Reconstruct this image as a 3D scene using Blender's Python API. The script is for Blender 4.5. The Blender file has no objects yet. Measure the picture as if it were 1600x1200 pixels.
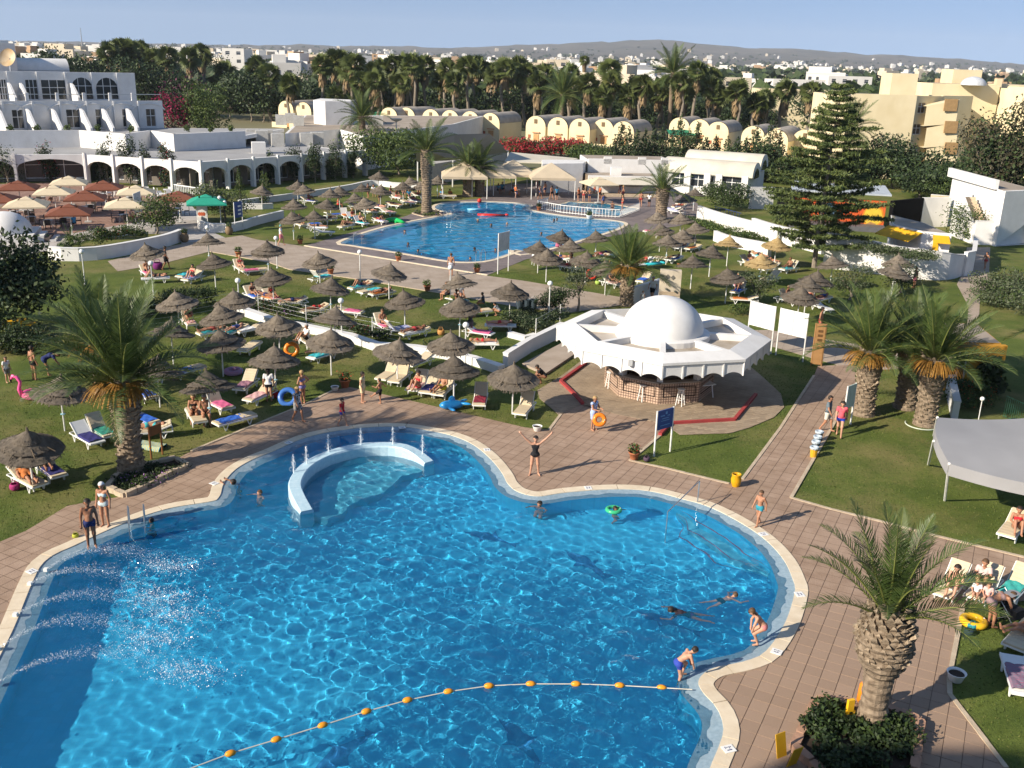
import bpy, bmesh, math, random
import numpy as np
from mathutils import Vector, Matrix
from mathutils.geometry import tessellate_polygon
random.seed(7); rng = np.random.default_rng(7)
sc = bpy.context.scene
COL = sc.collection
R = math.radians
# ---------------------------------------------------------------- camera
FPX, PITCH, ROLL, CAMH = 1540.0, R(18.4), R(1.72),15.8      # focal length in photo pixels (1600 wide)
cam = bpy.data.objects.new('camera', bpy.data.cameras.new('camera')); COL.objects.link(cam)
cam.data.sensor_width = 36.0; cam.data.lens = 36.0 * FPX / 1600.0
cam.data.clip_start = 0.1; cam.data.clip_end = 30000
cam.matrix_world = Matrix.Translation((0,0, CAMH)) @ Matrix.Rotation(R(90) - PITCH, 4, 'X') @ Matrix.Rotation(ROLL, 4, 'Z')
sc.camera = cam
# ---------------------------------------------------------------- sky, sun, exposure
SUN_EL, SH_AZ = R(27.5), R(31)                                # shadows fall along SH_AZ (from +x towards +y)
w = bpy.data.worlds.new('World'); sc.world = w; w.use_nodes = True
wn, wl = w.node_tree.nodes, w.node_tree.links
sky = wn.new('ShaderNodeTexSky'); sky.sky_type = 'NISHITA'; sky.sun_disc = False
sky.sun_elevation = SUN_EL
sdir = Vector((-math.cos(SH_AZ) * math.cos(SUN_EL),-math.sin(SH_AZ) * math.cos(SUN_EL), math.sin(SUN_EL)))   # towards the sun
sky.sun_rotation = math.atan2(sdir.x, sdir.y)
sky.air_density = 1.0; sky.dust_density = 0.35; sky.ozone_density = 0.9; sky.altitude = 0
wtc = wn.new('ShaderNodeTexCoord'); wad = wn.new('ShaderNodeVectorMath'); wad.operation = 'ADD'; wad.inputs[1].default_value = (0,0,0.34)   # clear blue air down to the horizon all round
wl.new(wtc.outputs['Generated'], wad.inputs[0]); wl.new(wad.outputs[0], sky.inputs['Vector']); wl.new(sky.outputs[0], wn['Background'].inputs[0]); wn['Background'].inputs[1].default_value = 0.098
sun = bpy.data.objects.new('sun', bpy.data.lights.new('sun', 'SUN')); COL.objects.link(sun)
sun.data.energy = 3.9; sun.data.angle = R(0.53); sun.data.color = (1.0,0.89,0.73)
sun.rotation_euler = (-sdir).to_track_quat('-Z', 'Y').to_euler()
vs = sc.view_settings; sc.display_settings.display_device = 'sRGB'
vs.view_transform = 'Standard'; vs.look = 'None'; vs.exposure = 1.06; vs.gamma = 1.0; vs.use_curve_mapping = False
cy = sc.cycles; cy.max_bounces = 8; cy.transparent_max_bounces = 12; cy.diffuse_bounces = 3; cy.glossy_bounces = 3; cy.transmission_bounces = 5
cy.volume_bounces = 0; cy.caustics_reflective = False; cy.caustics_refractive = False; cy.blur_glossy = 0.5; cy.use_denoising = True
# ---------------------------------------------------------------- photo pixel -> place
_cp, _sp, _cr, _sr = math.cos(PITCH), math.sin(PITCH), math.cos(ROLL), math.sin(ROLL)
def ray(px, py):
    u, v = (px - 800) / FPX, (600 - py) / FPX
    u, v = u * _cr - v * _sr, u * _sr + v * _cr
    return Vector((u, _cp + v * _sp, -_sp + v * _cp))
def G(px, py, z=0.0):                      # where the sight line through a pixel meets height z
    d = ray(px, py); t = (z - CAMH) / d.z
    return Vector((d.x * t, d.y * t, z))
def AT(px, py, Y):                         # where it meets distance Y
    d = ray(px, py); t = Y / d.y
    return Vector((d.x * t, Y, CAMH + d.z * t))
_O = dict(a=(0,0), b=(400,0), c=(800,0), d=(1180,0), e=(0,250), f=(400,250), g=(800,250), h=(1180,250), i=(0,500), j=(400,500),
          k=(800,500), l=(1180,500), m=(0,800), n=(400,800), o=(800,800), p=(1180,780))
_S = dict(m=3.0, n=3.0, o=3.0, p=2.857)
def Z(t, x, y): s = _S.get(t, 3.8095); return (_O[t][0] + x / s, _O[t][1] + y / s)   # enlarged photo tile -> photo pixel
def T(t, x, y, z=0.0): return G(*Z(t, x, y), z)
# ---------------------------------------------------------------- materials
MATS = {}
def mat(name, col=(0.5,0.5,0.5), rough=0.7, var=0.12, scale=3.0, bump=0.0, bscale=None, spec=0.35, metal=0.0, col2=None, rand=0.0, trans=0.0, detail=4.0, coord='Object', dirt=0.0):
    if name in MATS: return MATS[name]
    m = bpy.data.materials.new(name); m.use_nodes = True; MATS[name] = m
    n, l = m.node_tree.nodes, m.node_tree.links
    b = n['Principled BSDF']; b.inputs['Roughness'].default_value = rough; b.inputs['Metallic'].default_value = metal
    b.inputs['Specular IOR Level'].default_value = spec
    tc = n.new('ShaderNodeTexCoord'); no = n.new('ShaderNodeTexNoise'); no.inputs['Scale'].default_value = scale; no.inputs['Detail'].default_value = detail
    l.new(tc.outputs[coord], no.inputs['Vector'])
    cr = n.new('ShaderNodeValToRGB'); c2 = col2 or tuple(min(1, c * (1 + var)) for c in col)
    c1 = col if col2 else tuple(c * (1 - var) for c in col)
    cr.color_ramp.elements[0].position = 0.3; cr.color_ramp.elements[1].position = 0.7
    cr.color_ramp.elements[0].color = (*c1,1); cr.color_ramp.elements[1].color = (*c2,1)
    l.new(no.outputs[0], cr.inputs[0]); out = cr.outputs[0]
    if rand:
        oi = n.new('ShaderNodeObjectInfo'); hs = n.new('ShaderNodeHueSaturation'); mr = n.new('ShaderNodeMapRange')
        mr.inputs[3].default_value = 1 - rand; mr.inputs[4].default_value = 1 + rand
        l.new(oi.outputs['Random'], mr.inputs[0]); l.new(mr.outputs[0], hs.inputs['Value']); l.new(out, hs.inputs['Color']); out = hs.outputs[0]
    if dirt:
        n2 = n.new('ShaderNodeTexNoise'); n2.inputs['Scale'].default_value = scale * 0.23; n2.inputs['Detail'].default_value = 8; n2.inputs['Roughness'].default_value = 0.7
        mp = n.new('ShaderNodeMapping'); mp.inputs['Scale'].default_value = (1,1,0.35); l.new(tc.outputs[coord], mp.inputs[0]); l.new(mp.outputs[0], n2.inputs['Vector'])
        r2 = n.new('ShaderNodeMapRange'); r2.inputs[1].default_value = 0.45; r2.inputs[2].default_value = 0.75; r2.inputs[4].default_value = dirt
        mx = n.new('ShaderNodeMix'); mx.data_type = 'RGBA'; mx.blend_type = 'MULTIPLY'; mx.inputs[7].default_value = (0.55,0.5,0.42,1)
        l.new(n2.outputs[0], r2.inputs[0]); l.new(r2.outputs[0], mx.inputs[0]); l.new(out, mx.inputs[6]); out = mx.outputs[2]
    l.new(out, b.inputs['Base Color'])
    if bump:
        nb = n.new('ShaderNodeTexNoise'); nb.inputs['Scale'].default_value = bscale or scale * 6; nb.inputs['Detail'].default_value = 5
        l.new(tc.outputs[coord], nb.inputs['Vector'])
        bp = n.new('ShaderNodeBump'); bp.inputs['Strength'].default_value = bump; bp.inputs['Distance'].default_value = 0.05
        l.new(nb.outputs[0], bp.inputs['Height']); l.new(bp.outputs[0], b.inputs['Normal'])
    if trans:       # leaves let light through
        tr = n.new('ShaderNodeBsdfTranslucent'); ms = n.new('ShaderNodeMixShader'); ms.inputs[0].default_value = trans
        l.new(out, tr.inputs[0]); l.new(b.outputs[0], ms.inputs[1]); l.new(tr.outputs[0], ms.inputs[2]); l.new(ms.outputs[0], n['Material Output'].inputs[0])
    return m
# ---------------------------------------------------------------- mesh collecting
class MB:
    def __init__(s): s.v = []; s.f = []; s.m = []
    def add(s, vs, fs, mi=0):
        o = len(s.v); s.v += [tuple(v) for v in vs]; s.f += [tuple(i + o for i in f) for f in fs]; s.m += [mi] * len(fs); return s
    def box(s, c, d, rz=0.0, mi=0, M=None):
        x, y, z = d[0] / 2, d[1] / 2, d[2] / 2; ca, sa = math.cos(rz), math.sin(rz)
        vs = []
        for k in range(8):
            a, b, e = (x if k & 1 else -x),(y if k & 2 else -y),(z if k & 4 else -z)
            p = (c[0] + a * ca - b * sa, c[1] + a * sa + b * ca, c[2] + e)
            vs.append(tuple(M @ Vector(p)) if M else p)
        return s.add(vs, [(0,2,3,1),(4,5,7,6),(0,1,5,4),(2,6,7,3),(0,4,6,2),(1,3,7,5)], mi)
    def tube(s, pts, r, n=6, mi=0, cap=True):
        pts = [Vector(p) for p in pts]; rs = r if isinstance(r, (list, tuple)) else [r] * len(pts)
        vs, fs = [], []; pu = None
        for k, p in enumerate(pts):
            d = (pts[min(k + 1, len(pts) - 1)] - pts[max(k - 1,0)]).normalized()
            u = d.cross(Vector((0,0,1)) if abs(d.z) < 0.95 else Vector((0,1,0))).normalized() if pu is None else (pu - d * pu.dot(d)).normalized()
            pu = u; wv = d.cross(u)
            for j in range(n):
                a = 2 * math.pi * j / n; vs.append(p + (u * math.cos(a) + wv * math.sin(a)) * rs[k])
        for k in range(len(pts) - 1):
            for j in range(n):
                fs.append((k * n + j, k * n + (j + 1) % n, (k + 1) * n + (j + 1) % n, (k + 1) * n + j))
        if cap: fs.append(tuple(range(n))[::-1]); fs.append(tuple(range((len(pts) - 1) * n, len(pts) * n)))
        return s.add(vs, fs, mi)
    def lathe(s, prof, n=16, c=(0,0,0), mi=0, cap=True, ph=0.0, jit=0.0):
        vs, fs = [], []
        for r, z in prof:
            for j in range(n):
                a = 2 * math.pi * j / n + ph; q = r * (1 + random.uniform(-jit, jit))
                vs.append((c[0] + q * math.cos(a), c[1] + q * math.sin(a), c[2] + z + (random.uniform(-jit, jit) * r * .4 if jit else 0)))
        for k in range(len(prof) - 1):
            for j in range(n):
                fs.append((k * n + j, k * n + (j + 1) % n, (k + 1) * n + (j + 1) % n, (k + 1) * n + j))
        if cap:
            if prof[0][0] > 1e-4: fs.append(tuple(range(n))[::-1])
            if prof[-1][0] > 1e-4: fs.append(tuple(range((len(prof) - 1) * n, len(prof) * n)))
        return s.add(vs, fs, mi)
    def ball(s, c, r, n=10, k=6, mi=0):
        r = (r, r, r) if not isinstance(r, (tuple, list)) else r
        vs, fs = [], []
        for i in range(k + 1):
            t = math.pi * i / k
            for j in range(n):
                a = 2 * math.pi * j / n; vs.append((c[0] + r[0] * math.sin(t) * math.cos(a), c[1] + r[1] * math.sin(t) * math.sin(a), c[2] + r[2] * math.cos(t)))
        for i in range(k):
            for j in range(n): fs.append((i * n + j, (i + 1) * n + j, (i + 1) * n + (j + 1) % n, i * n + (j + 1) % n))
        return s.add(vs, fs, mi)
    def prism(s, poly, z0, z1, mi=0, holes=()):
        loops = [list(poly)] + [list(h) for h in holes]; fl = [p for lp in loops for p in lp]; n = len(fl)
        tris = tessellate_polygon([[Vector((p[0], p[1], 0)) for p in lp] for lp in loops])
        vs = [(p[0], p[1], z0) for p in fl] + [(p[0], p[1], z1) for p in fl]; fs = []
        for t in tris:
            a, b, c = [fl[i] for i in t]
            if (b[0] - a[0]) * (c[1] - a[1]) - (b[1] - a[1]) * (c[0] - a[0]) < 0: t = t[::-1]
            fs.append(tuple(i + n for i in t)); fs.append(tuple(t[::-1]))
        o = 0
        for lp in loops:
            k = len(lp)
            for j in range(k): fs.append((o + j, o + (j + 1) % k, n + o + (j + 1) % k, n + o + j))
            o += k
        return s.add(vs, fs, mi)
    def sheet(s, poly, z, holes=(), mi=0):
        loops = [list(poly)] + [list(h) for h in holes]; fl = [p for lp in loops for p in lp]; fs = []
        for t in tessellate_polygon([[Vector((p[0], p[1], 0)) for p in lp] for lp in loops]):
            a, b, c = [fl[i] for i in t]
            fs.append(tuple(t) if (b[0] - a[0]) * (c[1] - a[1]) - (b[1] - a[1]) * (c[0] - a[0]) > 0 else tuple(t[::-1]))
        return s.add([(p[0], p[1], z) for p in fl], fs, mi)
    def quad(s, a, b, c, d, mi=0): return s.add([a, b, c, d], [(0,1,2,3)], mi)
    def mesh(s, name, mats, smooth=False):
        me = bpy.data.meshes.new(name); me.from_pydata(s.v, [], s.f)
        for m in (mats if isinstance(mats, (list, tuple)) else [mats]): me.materials.append(m)
        if any(s.m): me.polygons.foreach_set('material_index', s.m)
        if smooth: me.polygons.foreach_set('use_smooth', [True] * len(s.f))
        me.update(); return me
    def build(s, name, mats, parent=None, smooth=False, loc=None, rz=0.0):
        return link(name, s.mesh(name, mats, smooth), parent, loc, rz)
def link(name, me, parent=None, loc=None, rz=0.0):
    o = bpy.data.objects.new(name, me); COL.objects.link(o)
    if parent is not None: o.parent = parent
    if loc is not None: o.location = loc
    if rz: o.rotation_euler = (0,0, rz)
    return o
def tag(o, label, cat, group=None):
    o['label'] = label; o['category'] = cat
    if group: o['group'] = group
    return o
def thing(name, label, cat, loc=(0,0,0), rz=0.0, group=None, sc_=1.0):
    o = bpy.data.objects.new(name, None); COL.objects.link(o); o.location = loc; o.rotation_euler = (0,0, rz); o.empty_display_size = .2
    if sc_ != 1.0: o.scale = (sc_,) * 3 if not isinstance(sc_, tuple) else sc_
    return tag(o, label, cat, group)
def struct(o, kind='structure'): o['kind'] = kind; return o
def tree(o, parent=None):                       # a thing with copies of its parts and sub-parts
    c = o.copy(); COL.objects.link(c)
    if parent is not None: c.parent = parent
    for ch in o.children: tree(ch, c)
    return c
def setp(o, loc, rz=0.0, label=None, group=None, s=None, cat=None):
    o.location = loc; o.rotation_euler = (0,0, rz)
    if s is not None: o.scale = (s, s, s) if not isinstance(s, tuple) else s
    if label: o['label'] = label
    if group: o['group'] = group
    if cat: o['category'] = cat
    return o
def inside(p, poly):
    c = False; x, y = p[0], p[1]; n = len(poly)
    for i in range(n):
        a, b = poly[i], poly[i - 1]
        if (a[1] > y) != (b[1] > y) and x < (b[0] - a[0]) * (y - a[1]) / (b[1] - a[1]) + a[0]: c = not c
    return c
def area(poly): return 0.5 * sum(poly[i - 1][0] * poly[i][1] - poly[i][0] * poly[i - 1][1] for i in range(len(poly)))
def spline(pts, step=0.3, closed=True):         # smooth curve through the points, even spacing
    n = len(pts); out = []
    for i in range(n if closed else n - 1):
        p0, p1, p2, p3 = [np.array(pts[(i + k) % n if closed else min(max(i + k, 0), n - 1)][:2]) for k in (-1,0,1,2)]
        for t in np.linspace(0,1,12, endpoint=False):
            out.append(0.5 * (2 * p1 + (p2 - p0) * t + (2 * p0 - 5 * p1 + 4 * p2 - p3) * t * t + (3 * p1 - p0 - 3 * p2 + p3) * t ** 3))
    if not closed: out.append(np.array(pts[-1][:2]))
    out = np.array(out); q = np.vstack([out, out[:1]]) if closed else out
    d = np.r_[0, np.cumsum(np.hypot(*np.diff(q, axis=0).T))]; m = max(3, int(d[-1] / step))
    s = np.linspace(0, d[-1], m + 1)[:-1] if closed else np.linspace(0, d[-1], m + 1)
    return np.c_[np.interp(s, d, q[:, 0]), np.interp(s, d, q[:, 1])]
def offset(c, dist):                            # closed counter-clockwise loop moved outwards
    t = np.roll(c, -1,0) - np.roll(c, 1,0); t /= np.linalg.norm(t, axis=1)[:, None] + 1e-9
    return c + np.c_[t[:, 1], -t[:, 0]] * dist
def ccw(c): return c if area(c) > 0 else c[::-1].copy()
def ringband(b, A, zA, B, zB, mi=0):            # strip between two loops of equal length
    n = len(A); return b.add([(p[0], p[1], zA) for p in A] + [(p[0], p[1], zB) for p in B], [(i, (i + 1) % n, n + (i + 1) % n, n + i) for i in range(n)], mi)
# ================================================================ setting: pools, ground, lawns, paving
M_deck = mat('paver_clay', (0.305,0.21,0.15),0.85, scale=1.6, col2=(0.38,0.272,0.20), bump=0.25, bscale=30, rand=0.07, dirt=0.7)
M_deckbed = mat('paver_joint', (0.17,0.118,0.085),0.95, scale=3)
M_cop = mat('coping_cream', (0.66,0.55,0.40),0.8, scale=2.5, col2=(0.74,0.64,0.49), bump=0.1, dirt=0.35)
M_mosaic = mat('mosaic_bluegrey', (0.22,0.31,0.38),0.5, scale=9, col2=(0.30,0.40,0.47), bump=0.1, dirt=0.3)
M_mosaic_dark = mat('mosaic_dark', (0.015,0.10,0.34),0.5, scale=3, col2=(0.03,0.24,0.52))
M_white = mat('white_render', (0.68,0.67,0.655),0.85, scale=1.2, col2=(0.75,0.74,0.725), bump=0.15, bscale=14, dirt=0.28)
M_plastic = mat('white_plastic', (0.78,0.78,0.76),0.45, scale=4, var=0.04)
M_path = mat('path_sand', (0.33,0.265,0.205),0.9, scale=0.9, col2=(0.42,0.345,0.28), bump=0.25, bscale=22, dirt=0.4)
M_pathbed = mat('path_bed', (0.27,0.21,0.16),0.95)
M_grey = mat('paver_mauve', (0.15,0.125,0.125),0.85, scale=0.8, col2=(0.215,0.18,0.175), bump=0.2, bscale=20, rand=0.12, dirt=0.4)
M_greybed = mat('paver_mauve_bed', (0.12,0.10,0.105),0.95)
def lawn_mat(name, c1, c2, c3):
    m = mat(name, c1,0.9, scale=0.55, col2=c2, bump=0.9, bscale=26, spec=0.15, detail=10)
    n, l = m.node_tree.nodes, m.node_tree.links
    tc = [x for x in n if x.type == 'TEX_COORD'][0]; b = n['Principled BSDF']; src = b.inputs['Base Color'].links[0].from_socket
    no = n.new('ShaderNodeTexNoise'); no.inputs['Scale'].default_value = 0.16; no.inputs['Detail'].default_value = 9; no.inputs['Roughness'].default_value = 0.68
    l.new(tc.outputs['Object'], no.inputs['Vector'])
    mr = n.new('ShaderNodeMapRange'); mr.inputs[1].default_value = 0.47; mr.inputs[2].default_value = 0.74
    mx = n.new('ShaderNodeMix'); mx.data_type = 'RGBA'; mx.inputs[7].default_value = (*c3,1)
    l.new(no.outputs[0], mr.inputs[0]); l.new(mr.outputs[0], mx.inputs[0]); l.new(src, mx.inputs[6])
    n3 = n.new('ShaderNodeTexNoise'); n3.inputs['Scale'].default_value = 9; n3.inputs['Detail'].default_value = 3
    l.new(tc.outputs['Object'], n3.inputs['Vector']); m3 = n.new('ShaderNodeMapRange'); m3.inputs[3].default_value = 0.62; m3.inputs[4].default_value = 1.4
    mm = n.new('ShaderNodeMix'); mm.data_type = 'RGBA'; mm.blend_type = 'MULTIPLY'; mm.inputs[0].default_value = 1
    l.new(n3.outputs[0], m3.inputs[0]); l.new(mx.outputs[2], mm.inputs[6]); l.new(m3.outputs[0], mm.inputs[7]); l.new(mm.outputs[2], b.inputs['Base Color'])
    return m
M_lawn = lawn_mat('lawn_grass', (0.070,0.102,0.020),(0.118,0.150,0.032),(0.25,0.20,0.085))
M_earth = mat('dry_earth', (0.20,0.17,0.10),0.95, scale=0.02, col2=(0.10,0.12,0.05), bump=0.2, bscale=0.5, detail=9)
# ---- main pool outline, read along the waterline
OUT = [(0,1100),(23,1047),(53,982),(80,910),(97,880),(133,862),(197,832),(267,807),(345,793),(365,779),(370,762),(375,752),(388,738),(410,725),(439,713),(487,692),(536,681),(584,676),(626,676),(662,681),(697,689),(725,702),(749,723),(765,744),(773,760),(790,775),(820,785),(852,787),(892,781),(957,776),(1010,778),(1062,791),(1093,800),(1133,820),(1173,847),(1200,877),(1213,907),(1215,923),(1200,967),(1173,1007),(1150,1020),(1097,1032),(1070,1047),(1060,1067),(1070,1090),(1090,1113),(1097,1137),(1090,1160),(1073,1200),(1060,1260),(900,1400),(400,1400),(0,1350),(-80,1260)]
WL, DEEP = -0.05,-1.2
W1 = ccw(spline([G(*p, WL) for p in OUT], 0.25))
A1, B1 = offset(W1,0.52), offset(W1,0.92)
OUT2 = [Z('f',545,490),Z('f',800,405),Z('f',1100,345),Z('f',1190,330),Z('f',1180,318),Z('f',1110,300),Z('f',1090,283),Z('f',1130,265),Z('f',1250,258),Z('f',1450,258),Z('f',1600,272),Z('g',60,290),Z('g',120,312),Z('g',300,340),Z('g',450,355),Z('g',600,370),Z('g',640,385),Z('g',560,425),Z('g',300,500),Z('g',60,560),Z('f',1560,535),Z('f',1380,592),Z('f',1280,605),Z('f',1150,598),Z('f',900,555),Z('f',600,508)]
W2 = ccw(spline([G(*p, WL) for p in OUT2], 0.5))
A2, B2 = offset(W2,0.45), offset(W2,0.85)
OUT3 = [Z('g',215,285),Z('g',350,250),Z('g',560,262),Z('g',750,290),Z('g',620,335)]
W3 = ccw(np.array([G(*p, WL)[:2] for p in OUT3]))
W3 = ccw(np.array([q for i in range(len(W3)) for q in (W3[i] * .75 + W3[i - 1] * .25, W3[i] * .97 + W3[(i + 1) % len(W3)] * .03)])); B3 = offset(W3,0.45)
def inpoly(X, Y, P):
    c = np.zeros(X.shape, bool)
    for i in range(len(P)):
        a, b = P[i], P[i - 1]
        if a[1] != b[1]: c ^= ((a[1] > Y) != (b[1] > Y)) & (X < (b[0] - a[0]) * (Y - a[1]) / (b[1] - a[1]) + a[0])
    return c
def waves(X, Y, amp, lo, hi, n, seed):
    r = np.random.default_rng(seed); H = np.zeros_like(X)
    for k in range(n):
        lam = math.exp(r.uniform(math.log(lo), math.log(hi))); th = r.uniform(0,2 * math.pi)
        H += amp * lam ** 0.9 * np.sin((X * math.cos(th) + Y * math.sin(th)) * 2 * math.pi / lam + r.uniform(0,6.28) + 1.6 * np.sin(X * .31 * r.uniform(.5,1.6) + k) + 1.6 * np.sin(Y * .29 * r.uniform(.5,1.6) + k * 2))
    return H * (0.75 + 0.5 * np.sin(X * .23 + 1) * np.sin(Y * .27 + 2))
def water_mat(name, tint):
    m = bpy.data.materials.new(name); m.use_nodes = True; n, l = m.node_tree.nodes, m.node_tree.links
    n.remove(n['Principled BSDF']); g = n.new('ShaderNodeBsdfGlass'); g.inputs['IOR'].default_value = 1.333; g.inputs['Roughness'].default_value = 0
    g.inputs['Color'].default_value = (*tint, 1); d = n.new('ShaderNodeBsdfDiffuse'); d.inputs[0].default_value = (.025,.37,.70,1); x = n.new('ShaderNodeMixShader'); x.inputs[0].default_value = .13      # slight milkiness of stirred pool water
    l.new(g.outputs[0], x.inputs[1]); l.new(d.outputs[0], x.inputs[2]); l.new(x.outputs[0], n['Material Output'].inputs[0]); return m
M_water = water_mat('pool_water', (0.93,0.98,1.0))
def water(name, P, z, step, amp, lo, hi, n, seed, ymin=-1e9):
    x0, y0 = P.min(0); x1, y1 = P.max(0)
    X, Y = np.meshgrid(np.arange(x0 - .3, x1 + .3, step), np.arange(max(y0, ymin) - .3, y1 + .3, step))
    H = waves(X, Y, amp, lo, hi, n, seed) + z; I = inpoly(X, Y, P)
    # nearly touching cells are kept, the gutter hides the ragged rim
    K = I[:-1, :-1] | I[1:, 1:] | I[1:, :-1] | I[:-1,1:]
    idx = np.arange(X.size).reshape(X.shape); q = np.stack([idx[:-1, :-1], idx[:-1,1:], idx[1:, 1:], idx[1:, :-1]], -1)[K]
    used, inv = np.unique(q, return_inverse=True); me = bpy.data.meshes.new(name)
    me.from_pydata(np.c_[X.ravel(), Y.ravel(), H.ravel()][used].tolist(), [], inv.reshape(-1,4).tolist())
    me.polygons.foreach_set('use_smooth', [True] * len(q)); me.materials.append(M_water)
    o = struct(link(name, me)); o.cycles.is_caustics_caster = True; return o
sun.data.cycles.is_caustics_light = True; cy.caustics_refractive = True
def pool_mat(name, c1, c2):
    m = mat(name, c1,0.55, scale=0.35, col2=c2, detail=6); n, l = m.node_tree.nodes, m.node_tree.links
    b = n['Principled BSDF']; src = b.inputs['Base Color'].links[0].from_socket; tc = [x for x in n if x.type == 'TEX_COORD'][0]
    br = n.new('ShaderNodeTexBrick'); br.offset = 0; br.inputs['Scale'].default_value = 1.0; br.inputs['Brick Width'].default_value = 0.25; br.inputs['Row Height'].default_value = 0.25
    br.inputs['Mortar Size'].default_value = 0.008; br.inputs['Color1'].default_value = (1,1,1,1); br.inputs['Color2'].default_value = (0.86,0.9,0.92,1); br.inputs['Mortar'].default_value = (0.8,0.85,0.9,1)
    l.new(tc.outputs['Object'], br.inputs['Vector']); mx = n.new('ShaderNodeMix'); mx.data_type = 'RGBA'; mx.blend_type = 'MULTIPLY'; mx.inputs[0].default_value = 1
    l.new(src, mx.inputs[6]); l.new(br.outputs[0], mx.inputs[7]); l.new(mx.outputs[2], b.inputs['Base Color']); return m
M_pool = pool_mat('pool_lining', (0.04,0.51,0.86),(0.065,0.59,0.92)); M_pool2 = pool_mat('pool_lining_upper', (0.025,0.36,0.66),(0.04,0.43,0.72))
def recv(o): o.cycles.is_caustics_receiver = True; return o
def basin(tag_, W, deep, mfl, A, B, zc=0.035):
    b = MB(); b.sheet(W.tolist(), deep); recv(struct(b.build('pool_floor', mfl)))
    b = MB(); ringband(b, W, WL - .03, W, deep); recv(struct(b.build('pool_wall', mfl)))
    b = MB(); ringband(b, A, 0.012, W, WL - .03); recv(struct(b.build('pool_gutter', M_mosaic if A is not B else M_cop)))
    # cream coping of separate stones
    if A is B: return
    root = bpy.data.objects.new('pool_coping', None); COL.objects.link(root); struct(root)
    n = len(A); k = 4; Bo = offset(W, 0.925)
    for i in range(0, n, k):
        j = [(i + q) % n for q in range(min(k, n - i) + 1)] if i + k < n else [(i + q) % n for q in range(n - i + 1)]
        a = [A[q] for q in j]; c = [B[q] for q in j]
        e = lambda P, Q, s: P + (Q - P) * s
        a[0] = e(a[0], a[1], .04); c[0] = e(c[0], c[1], .04); a[-1] = e(a[-1], a[-2], .04); c[-1] = e(c[-1], c[-2], .04)
        mb = MB(); mb.prism([tuple(p) for p in a[::-1]] + [tuple(p) for p in c], -0.05, zc + random.uniform(-.003,.003)); mb.build('coping_stone', M_cop, root)
basin('main', W1, DEEP, M_pool, A1, B1); basin('upper', W2,-1.5, M_pool2, A2, B2); basin('kids', W3,-0.55, mat('kid_lining', (0.10,0.36,0.50),0.5), B3, B3)
water('pool_water', offset(W1,0.30), WL + .012,0.075,0.0033,0.22,1.4,60,3, ymin=15)
water('pool_water', offset(W2,0.25), WL + .012,0.2,0.0036,0.6,2.4,34,5)
water('pool_water', offset(W3,0.05), WL, 0.25,0.003,0.8,3.0,20,6)
# ---- ground with the basins left open
far = 2600
b = MB(); H1, H2, H3 = offset(W1,.55).tolist(), offset(W2,.5).tolist(), offset(W3,.3).tolist()
b.sheet([(-far, -120),(far, -120),(far, far),(-far, far)], -0.03, holes=[H1, H2, H3]); struct(b.build('ground', M_earth))
b = MB(); b.sheet([(-75,-10),(75,-10),(75,150),(-75,150)], -0.012, holes=[H1, H2, H3]); lawn = struct(b.build('lawn', M_lawn))
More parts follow.
